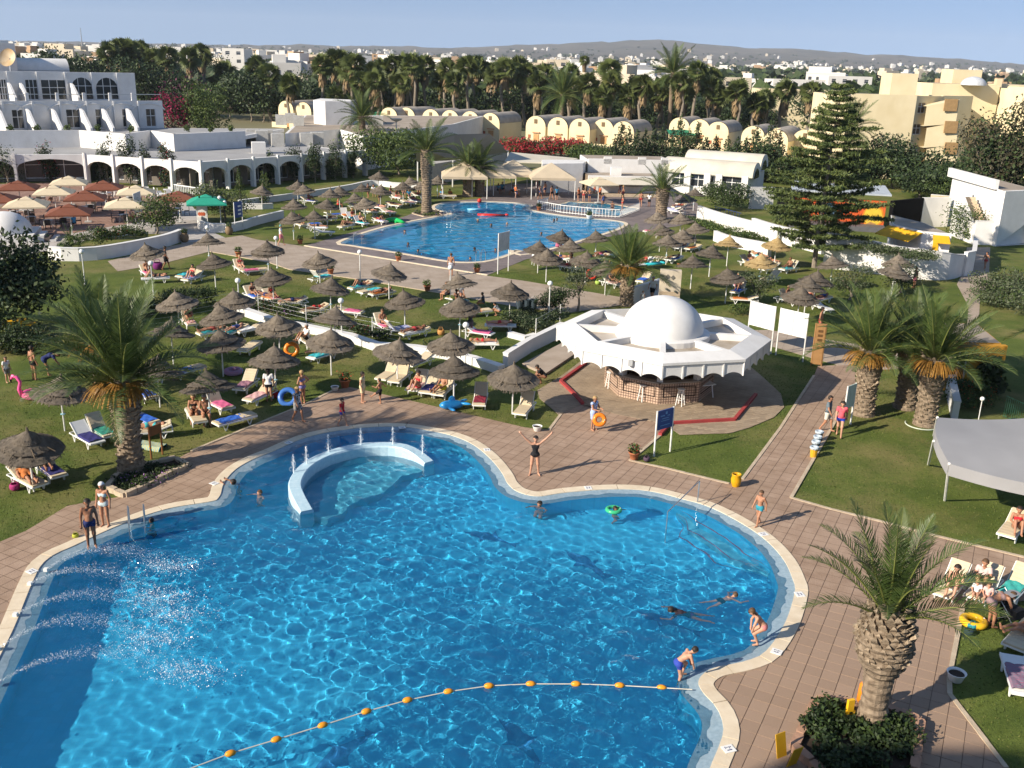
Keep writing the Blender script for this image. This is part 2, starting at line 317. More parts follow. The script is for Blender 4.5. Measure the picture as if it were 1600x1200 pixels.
# ---- paving laid tile by tile
def clip(poly, quad):
    out = list(poly)
    for i in range(4):
        a, b = quad[i], quad[(i + 1) % 4]; inp, out = out, []
        sd = lambda p: (b[0] - a[0]) * (p[1] - a[1]) - (b[1] - a[1]) * (p[0] - a[0])
        for k in range(len(inp)):
            P, Q = inp[k - 1], inp[k]; sp_, sq = sd(P), sd(Q)
            if (sp_ >= 0) != (sq >= 0):
                t = sp_ / (sp_ - sq); out.append((P[0] + (Q[0] - P[0]) * t, P[1] + (Q[1] - P[1]) * t))
            if sq >= 0: out.append(Q)
        if len(out) < 3: return []
    return out
def push_out(q, holes):      # corners that would stick through the coping are drawn back under it
    out = []
    for p in q:
        for h in holes:
            if inside(p, h): A = np.array(h); k = ((A - np.array(p[:2])) ** 2).sum(1).argmin(); p = tuple(A[k])
        out.append(p)
    return out
def paving(name, polys, holes, size, az, m, mbed, top, near, ymax=1e9, bond=0.0, gap=0.008, side=None, piece='paver', shift=None):
    """pavers in rows: the `near` ones closest to the viewer are pieces of their own, the rest one mass"""
    root = bpy.data.objects.new(name, None); COL.objects.link(root); struct(root)
    sx, sy = size; ca, sa = math.cos(az), math.sin(az); pcs = []
    for poly in polys:
        poly = ccw(np.array([tuple(p)[:2] for p in poly])); hs = [h for h in holes]
        mb = MB(); mb.sheet(poly.tolist(), top - .014, holes=[h for h in hs if all(inside(p, poly) for p in h[::5])]); mb.build('bed', mbed, root)
        loc = np.c_[poly[:, 0] * ca + poly[:, 1] * sa, -poly[:, 0] * sa + poly[:, 1] * ca]
        x0, y0 = loc.min(0); x1, y1 = loc.max(0)
        for j in range(int(math.floor(y0 / sy)), int(math.ceil(y1 / sy)) + 1):
            off = (j % 2) * bond * sx
            for i in range(int(math.floor(x0 / sx)) - 1, int(math.ceil(x1 / sx)) + 1):
                u, v = i * sx + off, j * sy
                q = [(u + gap, v + gap),(u + sx - gap, v + gap),(u + sx - gap, v + sy - gap),(u + gap, v + sy - gap)]
                q = [(a * ca - c * sa, a * sa + c * ca) for a, c in q]; cx, cyy = q[0][0] / 2 + q[2][0] / 2, q[0][1] / 2 + q[2][1] / 2
                if cyy > ymax: continue
                ins = [inside(p, poly) for p in q]
                if any(all(inside(p, h) for p in q) for h in hs): continue
                if all(ins): pg = q
                elif any(ins) or inside((cx, cyy), poly): pg = clip(poly.tolist(), q)
                else: continue
                pg = push_out(pg, hs)
                if len(pg) > 2 and abs(area(pg)) > 0.004: pcs.append((cx * cx + cyy * cyy + CAMH ** 2, pg, cx, cyy))
    vis = []
    for d, pg, cx, cyy in pcs:
        r = Vector((cx, cyy, -CAMH)); wv = r.y * _cp - r.z * _sp
        u2, v2 = r.x / wv, (r.y * _sp + r.z * _cp) / wv
        vis.append(abs(u2) < .56 and abs(v2) < .42)
    order = sorted(range(len(pcs)), key=lambda i: (not vis[i], pcs[i][0])); rest = MB(); shared = None
    for rk, i in enumerate(order):
        d, pg, cx, cyy = pcs[i]; z1 = top + random.uniform(-.003,.003)
        if rk < near and vis[i]:
            if len(pg) == 4 and abs(area(pg) - (sx - 2 * gap) * (sy - 2 * gap)) < 1e-4:
                if shared is None:
                    mb = MB(); mb.prism([(-sx / 2 + gap, -sy / 2 + gap),(sx / 2 - gap, -sy / 2 + gap),(sx / 2 - gap, sy / 2 - gap),(-sx / 2 + gap, sy / 2 - gap)], -.016,0); shared = mb.mesh(piece, m)
                link(piece, shared, root, (cx, cyy, z1), az)
            else: mb = MB(); mb.prism([(p[0] - cx, p[1] - cyy) for p in pg], -.016,0); mb.build(piece, m, root, loc=(cx, cyy, z1))
        else: rest.add([(p[0], p[1], z1) for p in pg], [tuple(range(len(pg)))] if area(pg) > 0 else [tuple(range(len(pg)))[::-1]])
    if rest.f: o = rest.build(piece, m, root); o['kind'] = 'stuff'
    return root
P_ = lambda L: [G(*p) for p in L]
HB1 = offset(W1,.80).tolist()
deck = P_([(-700,1900),(-330,1000),(-60,872),(40,830),(105,791),(150,782),(194,776),(291,733),(275,718),(299,705),(420,655),(479,631),(521,610),(547,605),(584,613),(662,631),(820,668),(858,672),(876,648),(905,615),(1000,640),(1040,664),(1031,681),(984,720),(1036,731),(1139,756),(1160,749),(1220,668),(1272,587),(1278,572),(1335,570),(1337,607),(1236,778),(1299,796),(1376,815),(1463,838),(1600,871),(1760,915),(1760,945),(1620,938),(1505,945),(1483,1060),(1484,1085),(1572,1200),(1700,1420),(1700,1900)])
paving('deck_paving', [deck], [HB1], (0.46,0.46), R(63), M_deck, M_deckbed, 0.010,300)
HB2, HB3 = offset(W2,.7).tolist(), offset(W3,.35).tolist()
path = P_([(168,408),(184,424),(249,413),(328,393),(420,410),(452,421),(557,436),(694,459),(760,471),(820,482),(892,488),(984,475),(1030,470),(1040,455),(990,462),(968,464),(926,457),(820,439),(762,431),(626,409),(476,385),(400,374),(378,368),(283,381)])
paving('upper_path', [path], [], (0.9,0.9), R(20), M_path, M_pathbed, 0.008,40, bond=.5, gap=.006)
updeck = P_([(476,384),(762,430),(820,406),(921,376),(978,365),(1062,353),(1100,340),(1090,318),(1060,300),(1010,288),(900,284),(790,288),(757,292),(752,310),(689,316),(636,337),(568,358)])
paving('upper_deck', [updeck], [HB2, HB3], (0.9,0.9), R(20), M_grey, M_greybed, 0.008,60, gap=.008)
terr = P_([Z('e',-300,560),Z('e',0,430),Z('e',270,470),Z('e',420,440),Z('e',640,400),Z('e',1060,330),Z('e',1060,230),Z('e',900,170),Z('e',500,130),Z('e',-300,150)])
M_terr = mat('terrace_board', (0.27,0.16,0.12),0.8, scale=1.0, col2=(0.35,0.22,0.17), rand=.08, bump=.1)
paving('terrace_paving', [terr], [], (2.4,0.6), R(72), M_terr, mat('terrace_joint', (0.17,.09,.07)),0.012,60, bond=.5, gap=.02, piece='terrace_plank')
sq = P_([Z('e',-250,640),Z('e',340,530),Z('e',560,470),Z('e',880,440),Z('e',1080,440),Z('e',1080,500),Z('e',1340,462),Z('e',1200,400),Z('e',1170,300),Z('e',1060,200),Z('e',1060,330),Z('e',640,400),Z('e',420,440),Z('e',270,470),Z('e',-250,500)])
paving('terrace_walk', [sq], [], (0.8,0.8), R(72), mat('paver_pale', (0.46,0.43,0.40),.85, scale=1, dirt=.3, rand=.06), M_pathbed, 0.006,20, gap=.01)
gate = P_([Z('l',0,60),Z('l',80,60),Z('l',300,95),Z('l',700,160),Z('l',880,200),Z('l',900,290),Z('l',600,300),Z('l',390,240),Z('l',0,130)])
paving('gate_path', [gate], [], (0.6,0.6), R(-20), M_path, M_pathbed, 0.006,30, gap=.006)
rp = P_([Z('h',1260,520),Z('h',1400,520),Z('h',1390,700),Z('h',1450,740),Z('h',1340,780),Z('h',1330,1000),Z('h',1260,1000),Z('h',1270,870),Z('h',1200,740),Z('h',1230,680)])
paving('side_path', [rp], [], (0.8,0.8), R(20), M_path, M_pathbed, 0.006,30, gap=.006)
# round bar's brick terrace
BARC = Vector((7.75,49.0,0)); BARR = 5.65
M_brick = mat('terrace_brick', (0.27,0.205,0.145),0.85, scale=1.2, col2=(0.38,0.30,0.215), rand=.15, bump=.2, dirt=.4)
bt = [T('k',280,570),T('k',250,540),T('k',165,470),T('k',150,420),T('k',300,330),T('k',430,230),T('k',700,150),T('k',1300,180),T('k',1480,330),T('k',1600,440),T('k',1620,520),T('k',1560,580),T('k',1420,640),T('k',1300,675),T('k',1000,685),T('k',950,650),T('k',930,625),T('k',560,550),T('k',420,500),T('k',360,530)]
paving('bar_terrace', [bt], [], (0.42,0.21), R(25), M_brick, mat('brick_bed', (.13,.10,.075)),0.022,300, bond=.5, gap=.006, piece='brick')
M_red = mat('red_kerb_paint', (0.36,0.05,0.05),0.7, scale=4, dirt=.4)
def kerb(pts, wd, ht, m, name='kerb', lab=None, seg=1.0):
    root = bpy.data.objects.new(name, None); COL.objects.link(root); struct(root)
    for a, c in zip(pts[:-1], pts[1:]):
        a, c = Vector(a[:2]), Vector(c[:2]); L = (c - a).length; n = max(1, int(round(L / seg))); az = math.atan2((c - a).y, (c - a).x)
        for i in range(n):
            p = a + (c - a) * ((i + .5) / n); mb = MB(); mb.box((0,0, ht / 2 - .02),(L / n + .01 if i in (0, n - 1) else L / n - .008, wd * random.uniform(.96,1.04), ht + .04)); mb.build('kerb_stone', m, root, loc=(p.x, p.y, random.uniform(-.004,.004)), rz=az)
    return root
kerb([T('k',440,262),T('k',290,372),T('k',372,450),T('k',420,505)], .16,.14, M_red)
kerb([T('k',880,690),T('k',940,622),T('k',1325,600),T('k',1450,450)], .16,.14, M_red)
M_stone = mat('edge_stone', (0.44,0.35,0.25),.9, scale=4, col2=(.56,.46,.34), dirt=.4, bump=.4)
for L in ([(299,705),(420,655),(479,631),(521,610)],[(858,672),(876,648)],[(1031,681),(984,720),(1036,731),(1139,756)],[(1160,749),(1220,668),(1272,587)],[(1335,607),(1236,778),(1299,796),(1376,815),(1463,838),(1600,871)],[(1505,945),(1483,1060),(1484,1085),(1572,1200)]):
    kerb(P_(L),.13,.035, M_stone)
kerb(P_([(328,393),(420,410),(452,421),(557,436),(694,459)]),.12,.03, M_stone, seg=2); kerb(P_([(476,384),(762,430)]),.2,.04, M_cop, seg=2)
# ================================================================ plants: builders
M_frond = mat('palm_frond', (0.042,0.078,0.018),0.5, scale=2, col2=(0.088,0.130,0.034), rand=.18, trans=0.22, spec=.5)
M_rachis = mat('palm_rachis', (0.16,0.18,0.045),0.6, scale=3)
M_bark = mat('palm_bark', (0.13,0.095,0.065),0.95, scale=7, col2=(0.30,0.235,0.17), bump=.6, bscale=30)
M_stub = mat('palm_leaf_base', (0.17,0.125,0.085),0.9, scale=5, col2=(0.36,0.29,0.21), rand=.3, bump=.3)
M_fruit = mat('palm_fruit', (0.25,0.115,0.018),0.7, scale=5, col2=(0.37,0.20,0.04), trans=.1)
M_fan = mat('fan_leaf', (0.060,0.085,0.024),0.55, scale=1.5, col2=(0.13,0.155,0.045), rand=.15, trans=.18)
M_fanyoung = mat('fan_leaf_yellowing', (0.14,0.15,0.045),0.6, scale=1.5, trans=.15)
M_skirt = mat('dead_fronds', (0.20,0.14,0.075),0.9, scale=1.5, col2=(0.33,0.235,0.13), rand=.15, trans=.1)
M_trunk = mat('grey_trunk', (0.17,0.14,0.11),0.95, scale=5, col2=(0.27,0.23,0.18), bump=.5)
def leafmat(name, a, b, tr=.2, rough=.6): return mat(name, a, rough, scale=1.1, col2=b, rand=.1, trans=tr, detail=3)
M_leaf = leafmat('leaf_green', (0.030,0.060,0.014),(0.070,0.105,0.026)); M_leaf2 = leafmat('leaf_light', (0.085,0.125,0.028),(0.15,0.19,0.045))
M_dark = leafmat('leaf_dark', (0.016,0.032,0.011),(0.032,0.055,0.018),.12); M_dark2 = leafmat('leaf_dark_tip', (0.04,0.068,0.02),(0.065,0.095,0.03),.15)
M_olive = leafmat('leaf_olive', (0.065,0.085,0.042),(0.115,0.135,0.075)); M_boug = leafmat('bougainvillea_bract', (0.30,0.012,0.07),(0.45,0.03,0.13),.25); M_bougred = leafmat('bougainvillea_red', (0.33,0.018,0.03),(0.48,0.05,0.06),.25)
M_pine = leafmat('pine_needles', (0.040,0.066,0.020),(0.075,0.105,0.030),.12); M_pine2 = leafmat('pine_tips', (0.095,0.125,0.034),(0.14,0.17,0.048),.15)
M_flower_r = leafmat('red_flower', (0.5,0.03,0.02),(0.6,0.08,0.04)); M_flower_v = leafmat('violet_flower', (0.25,0.10,0.32),(0.42,0.22,0.5))
def frond_mesh(L, arch, nl=50, wid=0.5, seed=0):
    r = random.Random(seed); b = MB(); N = 14; pts = []; x = z = 0.0; an = 0.0
    for k in range(N + 1):
        pts.append(Vector((x, 0, z))); an = -arch * (k / N) ** 1.6; x += L / N * math.cos(an); z += L / N * math.sin(an)
    b.tube(pts, [0.035 * (1 - .85 * k / N) for k in range(N + 1)], 4,1)
    for k in range(nl):
        t = .10 + .9 * k / (nl - 1); f = t * N; i = min(int(f), N - 1); p = pts[i].lerp(pts[i + 1], f - i); d = (pts[i + 1] - pts[i]).normalized()
        up = Vector((-d.z, 0, d.x)); ll = wid * L * .36 * (math.sin(math.pi * min(1,(t * .9 + .12))) ** .6) * r.uniform(.85,1.1)
        for s in (-1,1):
            side = Vector((0, s, 0)); q = (d * (.55 + .5 * t) + side * .9 + up * r.uniform(.15,.6)).normalized(); w2 = d * 0.025 * L / 3
            m1 = p + q * ll * .55; e = p + q * ll + Vector((0,0,-.12 * ll)) + d * .06 * ll
            b.add([p - w2 * .5, p + w2 * .7, m1 + w2 * .9, m1 - w2 * .6, e], [(0,1,2,3),(3,2,4)])
    return b.mesh('frond', [M_frond, M_rachis])
FR = {k: [frond_mesh(3.2, a, 52,.55, i) for i, a in enumerate(v)] for k, v in dict(up=(.25,.45), mid=(.7,.95), low=(1.0,1.3)).items()}
def stub_shape(b, M, s):      # one cut leaf base: a rough wedge
    vs = [(-.5,0,0),(.5,0,0),(.32,.55,.75),(-.32,.55,.75),(0,.05,.95),(0,-.05,-.3)]
    b.add([M @ (Vector(v) * s) for v in vs], [(0,5,1),(0,1,2,3),(3,2,4),(0,3,4),(1,4,2)], 1)
def palm_trunk(prof, nst, ssize, seed, own=None, z0=0.0):
    r = random.Random(seed); b = MB(); hmax = prof[-1][1]
    def rad(z):
        for (a, za),(c, zc) in zip(prof[:-1], prof[1:]):
            if za <= z <= zc: return a + (c - a) * (z - za) / max(1e-6, zc - za)
        return prof[-1][0]
    pr = []; k = 0; z = 0
    while z < hmax: pr.append((rad(z) * (1 + (.05 if k % 2 else -.03)), z)); z += .11; k += 1
    pr.append((rad(hmax), hmax)); pr[0] = (pr[0][0] * 1.12,-.06); b.lathe(pr, 18, jit=.03)
    for i in range(nst):
        z = z0 + (hmax - z0) * ((i + .5) / nst); a = i * 2.39996 + r.uniform(-.08,.08); q = rad(z); s = ssize * r.uniform(.75,1.25) * (.7 + .5 * (z - z0) / (hmax - z0))
        M = Matrix.Translation((q * .93 * math.cos(a), q * .93 * math.sin(a), z)) @ Matrix.Rotation(a - R(90),4, 'Z') @ Matrix.Rotation(R(r.uniform(-18,12)),4, 'X')
        if own is None: stub_shape(b, M, s)
        else: own.append((M, s))
    return b
def fruit_mesh(seed):
    r = random.Random(seed); b = MB()
    for k in range(85):
        a = r.uniform(-.6,.6); L = r.uniform(.5,1.25); p = Vector((0,0,0)); pts = [p]
        d = Vector((math.cos(a) * .75, math.sin(a) * .75,.55)).normalized()
        for q in range(4): d = (d + Vector((0,0,-.48))).normalized(); p = p + d * L / 4; pts.append(p)
        for q in range(4):
            w2 = Vector((-math.sin(a), math.cos(a),0)) * .013; b.quad(pts[q] - w2, pts[q] + w2, pts[q + 1] + w2, pts[q + 1] - w2)
    return b.mesh('fruit_stalks', M_fruit)
FRUIT = [fruit_mesh(i) for i in range(2)]
def date_palm(label, loc, prof, nfr, s=1.0, spread=(88,-35), fruit=0, nst=170, ssize=.17, seed=0, separate=False, lean=0.0, z0=0.0):
    r = random.Random(seed); t = thing('date_palm', label, 'palm tree', loc, r.uniform(0,6), 'date palms of the gardens')
    own = [] if separate else None; b = palm_trunk(prof, nst, ssize, seed, own, z0); tr = b.build('trunk', [M_bark, M_stub], t); top = prof[-1][1]
    if separate:
        sm = MB(); stub_shape(sm, Matrix.Identity(4),1.0); sm.m = [0] * len(sm.m); me = sm.mesh('leaf_base', M_stub)
        for M, sz in own:
            o = link('leaf_base', me, tr); o.matrix_local = M @ Matrix.Scale(sz, 4)
    for i in range(nfr):
        f = (i + .5) / nfr; el = spread[0] + (spread[1] - spread[0]) * f ** .85 + r.uniform(-7,7); a = i * 2.39996 + r.uniform(-.2,.2)
        kind = 'up' if f < .3 else 'mid' if f < .68 else 'low'; o = link('frond', r.choice(FR[kind]), t)
        o.matrix_local = Matrix.Translation((.12 * math.cos(a),.12 * math.sin(a), top - .05 - .25 * f)) @ Matrix.Rotation(a, 4, 'Z') @ Matrix.Rotation(-R(el),4, 'Y') @ Matrix.Rotation(r.uniform(-.35,.35),4, 'X') @ Matrix.Scale(s * r.uniform(.85,1.08),4)
    for i in range(fruit):
        a = i * 6.283 / fruit + .3; o = link('fruit_stalks', FRUIT[i % 2], t); o.matrix_local = Matrix.Translation((.3 * math.cos(a),.3 * math.sin(a), top - .05)) @ Matrix.Rotation(a, 4, 'Z') @ Matrix.Scale(1.05 * s, 4)
    return t
# ---- fan palms of the grove
def fan_crown(seed, R0=1.7):
    r = random.Random(seed); b = MB()
    for i in range(40):
        el = R(82 - 125 * ((i + .5) / 40) ** .9 + r.uniform(-8,8)); a = i * 2.39996 + r.uniform(-.2,.2)
        d = Vector((math.cos(a) * math.cos(el), math.sin(a) * math.cos(el), math.sin(el))); side = Vector((-math.sin(a), math.cos(a),0)); up = d.cross(side) * -1; q_ = r.uniform(-1.3,1.3); side = side * math.cos(q_) + up * math.sin(q_); up = d.cross(side) * -1
        st = d * r.uniform(.55,.8); c = st; mi = 1 if r.random() < .12 and el < .3 else 0
        b.quad(side * -.02, side * .02, st + side * .015, st - side * .015, mi); n = 13; LR = r.uniform(.75,1.0) * R0 * .62
        for k in range(n):
            th = R(-100 + 200 * k / (n - 1)); q = (d * math.cos(th) + side * math.sin(th)).normalized(); wv = (side * math.cos(th) - d * math.sin(th)) * .085
            L = LR * (1 - .25 * abs(th) / 1.9) * r.uniform(.85,1.1); m1 = c + q * L * .6 + up * .05; e = c + q * L + Vector((0,0,-.22 * L * (1.1 - d.z * .5)))
            b.add([c, m1 - wv, m1 + wv, e], [(0,1,2),(1,3,2)], mi)
    return b.mesh('crown', [M_fan, M_fanyoung])
def fan_skirt(seed, ln):
    r = random.Random(seed); b = MB()
    for i in range(150):
        a = r.uniform(0,6.283); z = -r.uniform(.1, ln * .7); q = r.uniform(.12,.30); L = r.uniform(.7,1.3); p = Vector((q * math.cos(a), q * math.sin(a), z)); e = p + Vector((math.cos(a) * r.uniform(.05,.55) * (1.1 + z / ln), math.sin(a) * r.uniform(.05,.55) * (1.1 + z / ln),-L))
        sd = Vector((-math.sin(a), math.cos(a),0)) * r.uniform(.08,.2); b.add([p - sd * .4, p + sd * .4, e.lerp(p, .4) + sd, e, e.lerp(p, .4) - sd], [(0,1,2,3,4)])
    return b.mesh('skirt', M_skirt)
FANC = [fan_crown(i) for i in range(5)]; FANS = [fan_skirt(i, l) for i, l in enumerate((1.4,2.0,2.8))]
_b = MB(); _b.tube([(0,0,-.1),(.05,.02,.3),(.08,0,.65),(.03,0,1.0)], [.024,.018,.016,.016], 8); FANT = _b.mesh('trunk', M_trunk)
def fan_palm(label, loc, h, s=1.0, seed=0, group='fan palms of the grove'):
    r = random.Random(seed); t = thing('fan_palm', label, 'palm tree', loc, r.uniform(0,6.28), group)
    k = link('trunk', FANT, t); k.scale = (10 * s, 10 * s, h)
    c = link('crown', FANC[seed % 5], t); c.location = (.03 * 10 * s, 0, h); c.scale = (s,) * 3; c.rotation_euler = (r.uniform(-.08,.08), r.uniform(-.08,.08), r.uniform(0,6))
    c = link('skirt', FANS[r.choice((0,1,1,2))], t); c.location = (.03 * 10 * s, 0, h); c.scale = (s,) * 3
    return t
# ---- leafy masses
def leaves(b, lobes, n, size, seed=0, mats=(0,1), tipfrac=.3, hollow=.45, flat=0.0, asp=.55, droop=0.0):
    """n small leaves spread through ellipsoid lobes (centre, radii), thicker towards the outside"""
    r = np.random.default_rng(seed); vol = np.array([l[1][0] * l[1][1] * l[1][2] for l in lobes]) ** .67; pk = r.choice(len(lobes), n, p=vol / vol.sum())
    d = r.normal(size=(n, 3)); d /= np.linalg.norm(d, axis=1)[:, None]; rad = (hollow + (1 - hollow) * r.random(n) ** .7) * (1 + .18 * r.normal(size=n))
    C = np.array([l[0] for l in lobes])[pk]; RR = np.array([l[1] for l in lobes])[pk]; P = C + d * RR * rad[:, None]
    u = r.normal(size=(n, 3)); u[:, 2] *= (1 - flat); u[:, 2] -= droop; u /= np.linalg.norm(u, axis=1)[:, None]
    nv = d * .8 + r.normal(size=(n, 3)) * .6 + [0,0,.4]; v = np.cross(nv, u); v /= np.linalg.norm(v, axis=1)[:, None] + 1e-6
    L = size * (.6 + .8 * r.random(n))[:, None]; a, c = P - u * L * .5, P + u * L * .5; m1 = P + v * L * asp * .5; m2 = P - v * L * asp * .5
    o = len(b.v); b.v += [tuple(x) for x in np.stack([a, m1, c, m2], 1).reshape(-1,3)]; b.f += [(o + 4 * i, o + 4 * i + 1, o + 4 * i + 2, o + 4 * i + 3) for i in range(n)]
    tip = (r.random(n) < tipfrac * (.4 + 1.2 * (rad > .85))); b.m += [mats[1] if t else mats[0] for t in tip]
    return b
def lobes_for(w, d, h, z, k, seed):
    r = random.Random(seed); L = [((0,0, z + h * .45),(w * .36, d * .36, h * .40))]
    for i in range(k):
        a = r.uniform(0,6.28); q = r.uniform(.45,.8); zz = r.uniform(.18,.82); s = r.uniform(.2,.34)
        L.append((((w / 2 - w * s * .5) * q * 1.25 * math.cos(a),(d / 2 - d * s * .5) * q * 1.25 * math.sin(a), z + h * zz),(w * s, d * s, h * s * .8)))
    return L
def bush(name, label, cat, loc, w, d, h, m=(M_leaf, M_leaf2), n=None, size=.16, k=7, seed=0, stem=True, group=None, extra=None, z=0.0, part='foliage', tip=.3):
    t = thing(name, label, cat, loc, random.Random(seed).uniform(0,6.28) if abs(w - d) < .01 else 0, group); b = MB(); L = lobes_for(w, d, h - z, z, k, seed)
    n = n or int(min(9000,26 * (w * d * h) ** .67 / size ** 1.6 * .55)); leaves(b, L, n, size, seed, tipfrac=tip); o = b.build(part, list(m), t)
    if extra:
        b = MB(); leaves(b, L, extra[1], extra[2], seed + 9,(0,0), hollow=.85); b.build(extra[3], extra[0], t)['kind'] = 'stuff'
    if stem:
        b = MB(); r = random.Random(seed); b.tube([(0,0,-.05),(.04 * w, .02, z * .5 + .1),(0,.03 * w, z + (h - z) * .35)], [.05 * w ** .5 + .02,.04 * w ** .5 + .015,.03 * w ** .5], 7)
        for i in range(5):
            a = r.uniform(0,6.28); b.tube([(0,.02 * w, z * .8 + (h - z) * .15),(w * .16 * math.cos(a), d * .16 * math.sin(a), z + (h - z) * .4),(w * .3 * math.cos(a), d * .3 * math.sin(a), z + (h - z) * .62)], [.028 * w ** .5,.02 * w ** .5,.008], 5)
        b.build('trunk' if cat == 'tree' else 'stem', M_trunk, t)
    return t
def cone_tree(name, label, loc, w, h, m=(M_dark, M_dark2), n=2600, size=.2, seed=0, group=None, sharp=1.0):
    r = random.Random(seed); t = thing(name, label, 'tree', loc, 0, group); L = []
    for i in range(26):
        z = h * (.06 + .94 * i / 26); q = w / 2 * (1 - (i / 26) ** 1.3) * sharp; a = i * 2.4; L.append(((q * .5 * math.cos(a), q * .5 * math.sin(a), z),(q * .62 + .12, q * .62 + .12, h * .055 + .1)))
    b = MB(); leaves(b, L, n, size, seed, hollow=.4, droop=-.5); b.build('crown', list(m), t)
    b = MB(); b.tube([(0,0,-.05),(0,0, h * .9)], [.03 * w + .05,.01], 6); b.build('trunk', M_trunk, t); return t
def tier_pine(label, loc, h, wmax, seed=0):
    r = random.Random(seed); t = thing('tiered_pine', label, 'tree', loc); b = MB(); lean = Vector((.35,0,0))
    tp = [(lean.x * (k / 10) ** 2 * 1.2,.1 * math.sin(k), h * k / 10) for k in range(11)]; b.tube([(0,0,-.1)] + tp[1:], [.22 - .02 * k for k in range(11)], 8); nb = MB(); z = 1.6; wh = 0
    while z < h - .3:
        f = z / h; ln = wmax / 2 * (min(1,.55 + f * 1.6) if f < .28 else (1 - (f - .28) / .72) ** .8) * r.uniform(.8,1.12) + .25; k0 = r.uniform(0,6.28); cx = lean.x * f * f * 1.2
        nbr = 6 if f < .8 else 5
        for q in range(nbr):
            a = k0 + q * 6.283 / nbr + r.uniform(-.25,.25); L = ln * r.uniform(.7,1.12); rise = r.uniform(.02,.22)
            P = [Vector((cx + math.cos(a) * L * s, math.sin(a) * L * s, z + rise * L * s * s + .04 * L * math.sin(3 * s))) for s in (0,.33,.66,1)]
            b.tube(P, [.05 + .01 * L, .04,.03,.012], 5)
            nt = max(4, int(L * 6.5)); lob = []
            for i in range(nt):
                s = .22 + .78 * (i + r.random()) / nt; j = min(int(s * 3),2); p = P[j].lerp(P[j + 1], s * 3 - j); off = r.uniform(-1,1) * .30 * L * (1.15 - s) * .8
                p = p + Vector((-math.sin(a) * off, math.cos(a) * off, .08)); g = r.uniform(.22,.38); lob.append((tuple(p),(g * 1.2, g * 1.2, g * .55)))
            leaves(nb, lob, nt * 26,.34, r.randrange(9999), hollow=.1, asp=.22, tipfrac=.6)
        z += (.85 - .35 * f) * r.uniform(.85,1.15); wh += 1
    b.build('trunk', M_trunk, t); nb.build('crown', [M_pine, M_pine2], t); return t
# ================================================================ umbrellas, loungers, small furniture: builders
M_thatch = mat('thatch_straw', (0.10,0.082,0.063),0.95, scale=5, col2=(0.195,0.162,0.125), rand=.25, bump=.8, bscale=40)
M_thatch_new = mat('thatch_new', (0.33,0.23,0.10),0.95, scale=5, col2=(0.45,0.33,0.16), bump=.8, bscale=40)
M_cush = mat('beige_cushion', (0.56,0.47,0.33),0.9, scale=3, var=.06, rand=.06, bump=.1)
M_metal = mat('steel', (0.55,0.55,0.55),0.3, metal=.9, var=.05); M_pole = mat('white_pole_paint', (0.72,0.72,0.70),.5, scale=6, dirt=.3)
def thatch_mesh(seed, R0=1.22, h=.78):
    r = random.Random(seed); b = MB(); n = 26; tiers = [(R0,0.0),(R0 * .70,.27 * h),(R0 * .40,.54 * h)]
    for q, (rr, z) in enumerate(tiers):
        zt = z + h * .44 if q < 2 else h
        prof = [(rr * .97, z - .03),(rr, z + .015),(rr * .62, z + (zt - z) * .50),(rr * .26 if q < 2 else .05, zt)]; b.lathe(prof, n, cap=False, jit=.035)
        for k in range(95 if q == 0 else 60):        # loose straw at each tier's hem
            a = r.uniform(0,6.283); s0 = rr * r.uniform(.72,.99); s1 = rr * r.uniform(1.0,1.07); sl = (zt - z) * .5 / .38
            p = Vector((s0 * math.cos(a), s0 * math.sin(a), z + .035 + (rr - s0) / rr * sl)); e = Vector((s1 * math.cos(a + r.uniform(-.05,.05)), s1 * math.sin(a + r.uniform(-.05,.05)), z - r.uniform(.03,.11)))
            sd = Vector((-math.sin(a), math.cos(a),0)) * r.uniform(.01,.035); b.quad(p - sd, p + sd, e + sd * .6, e - sd * .6)
    b.tube([(0,0, h - .06),(.01,0, h + .06),(.0,.01, h + .17)], [.075,.05,.03], 7)
    return b
THM = [thatch_mesh(i).mesh('thatch', M_thatch, False) for i in range(4)]; THN = thatch_mesh(9).mesh('thatch', M_thatch_new, False)
_b = MB(); _b.tube([(0,0,-.05),(0,0,1.95)], .035,8); UPOLE = _b.mesh('pole', M_pole)
_b = MB(); _b.lathe([(.10,0),(.11,.02),(.03,.05)], 10,(0,0,.75)); UTRAY = _b.mesh('tray', mat('tray_blue', (.25,.45,.55),.5))
_b = MB()
for _k in range(8):
    _a = _k * math.pi / 4; _b.tube([(0,0,2.18),(1.08 * math.cos(_a),1.08 * math.sin(_a),1.70)], .018,4)
URIB = _b.mesh('spokes', mat('spoke_wood', (.12,.09,.06),.9))
def umbrella(label, apex_px, seed=0, new=False, tilt=None, s=1.0, group='thatched umbrellas on the lawns'):
    r = random.Random(seed * 7 + 1); p = G(*apex_px, 2.58 * s); p.z = 0
    t = thing('thatched_umbrella', label, 'umbrella', p, r.uniform(0,6.28), group, s)
    link('pole', UPOLE, t); o = link('thatch', THN if new else THM[seed % 4], t, (0,0,1.66)); tl = tilt or (r.uniform(-.15,.15), r.uniform(-.15,.15)); o.rotation_euler = (*tl, 0)
    o2 = link('spokes', URIB, t); 
    if seed % 3 == 0: link('tray', UTRAY, t)
    return t
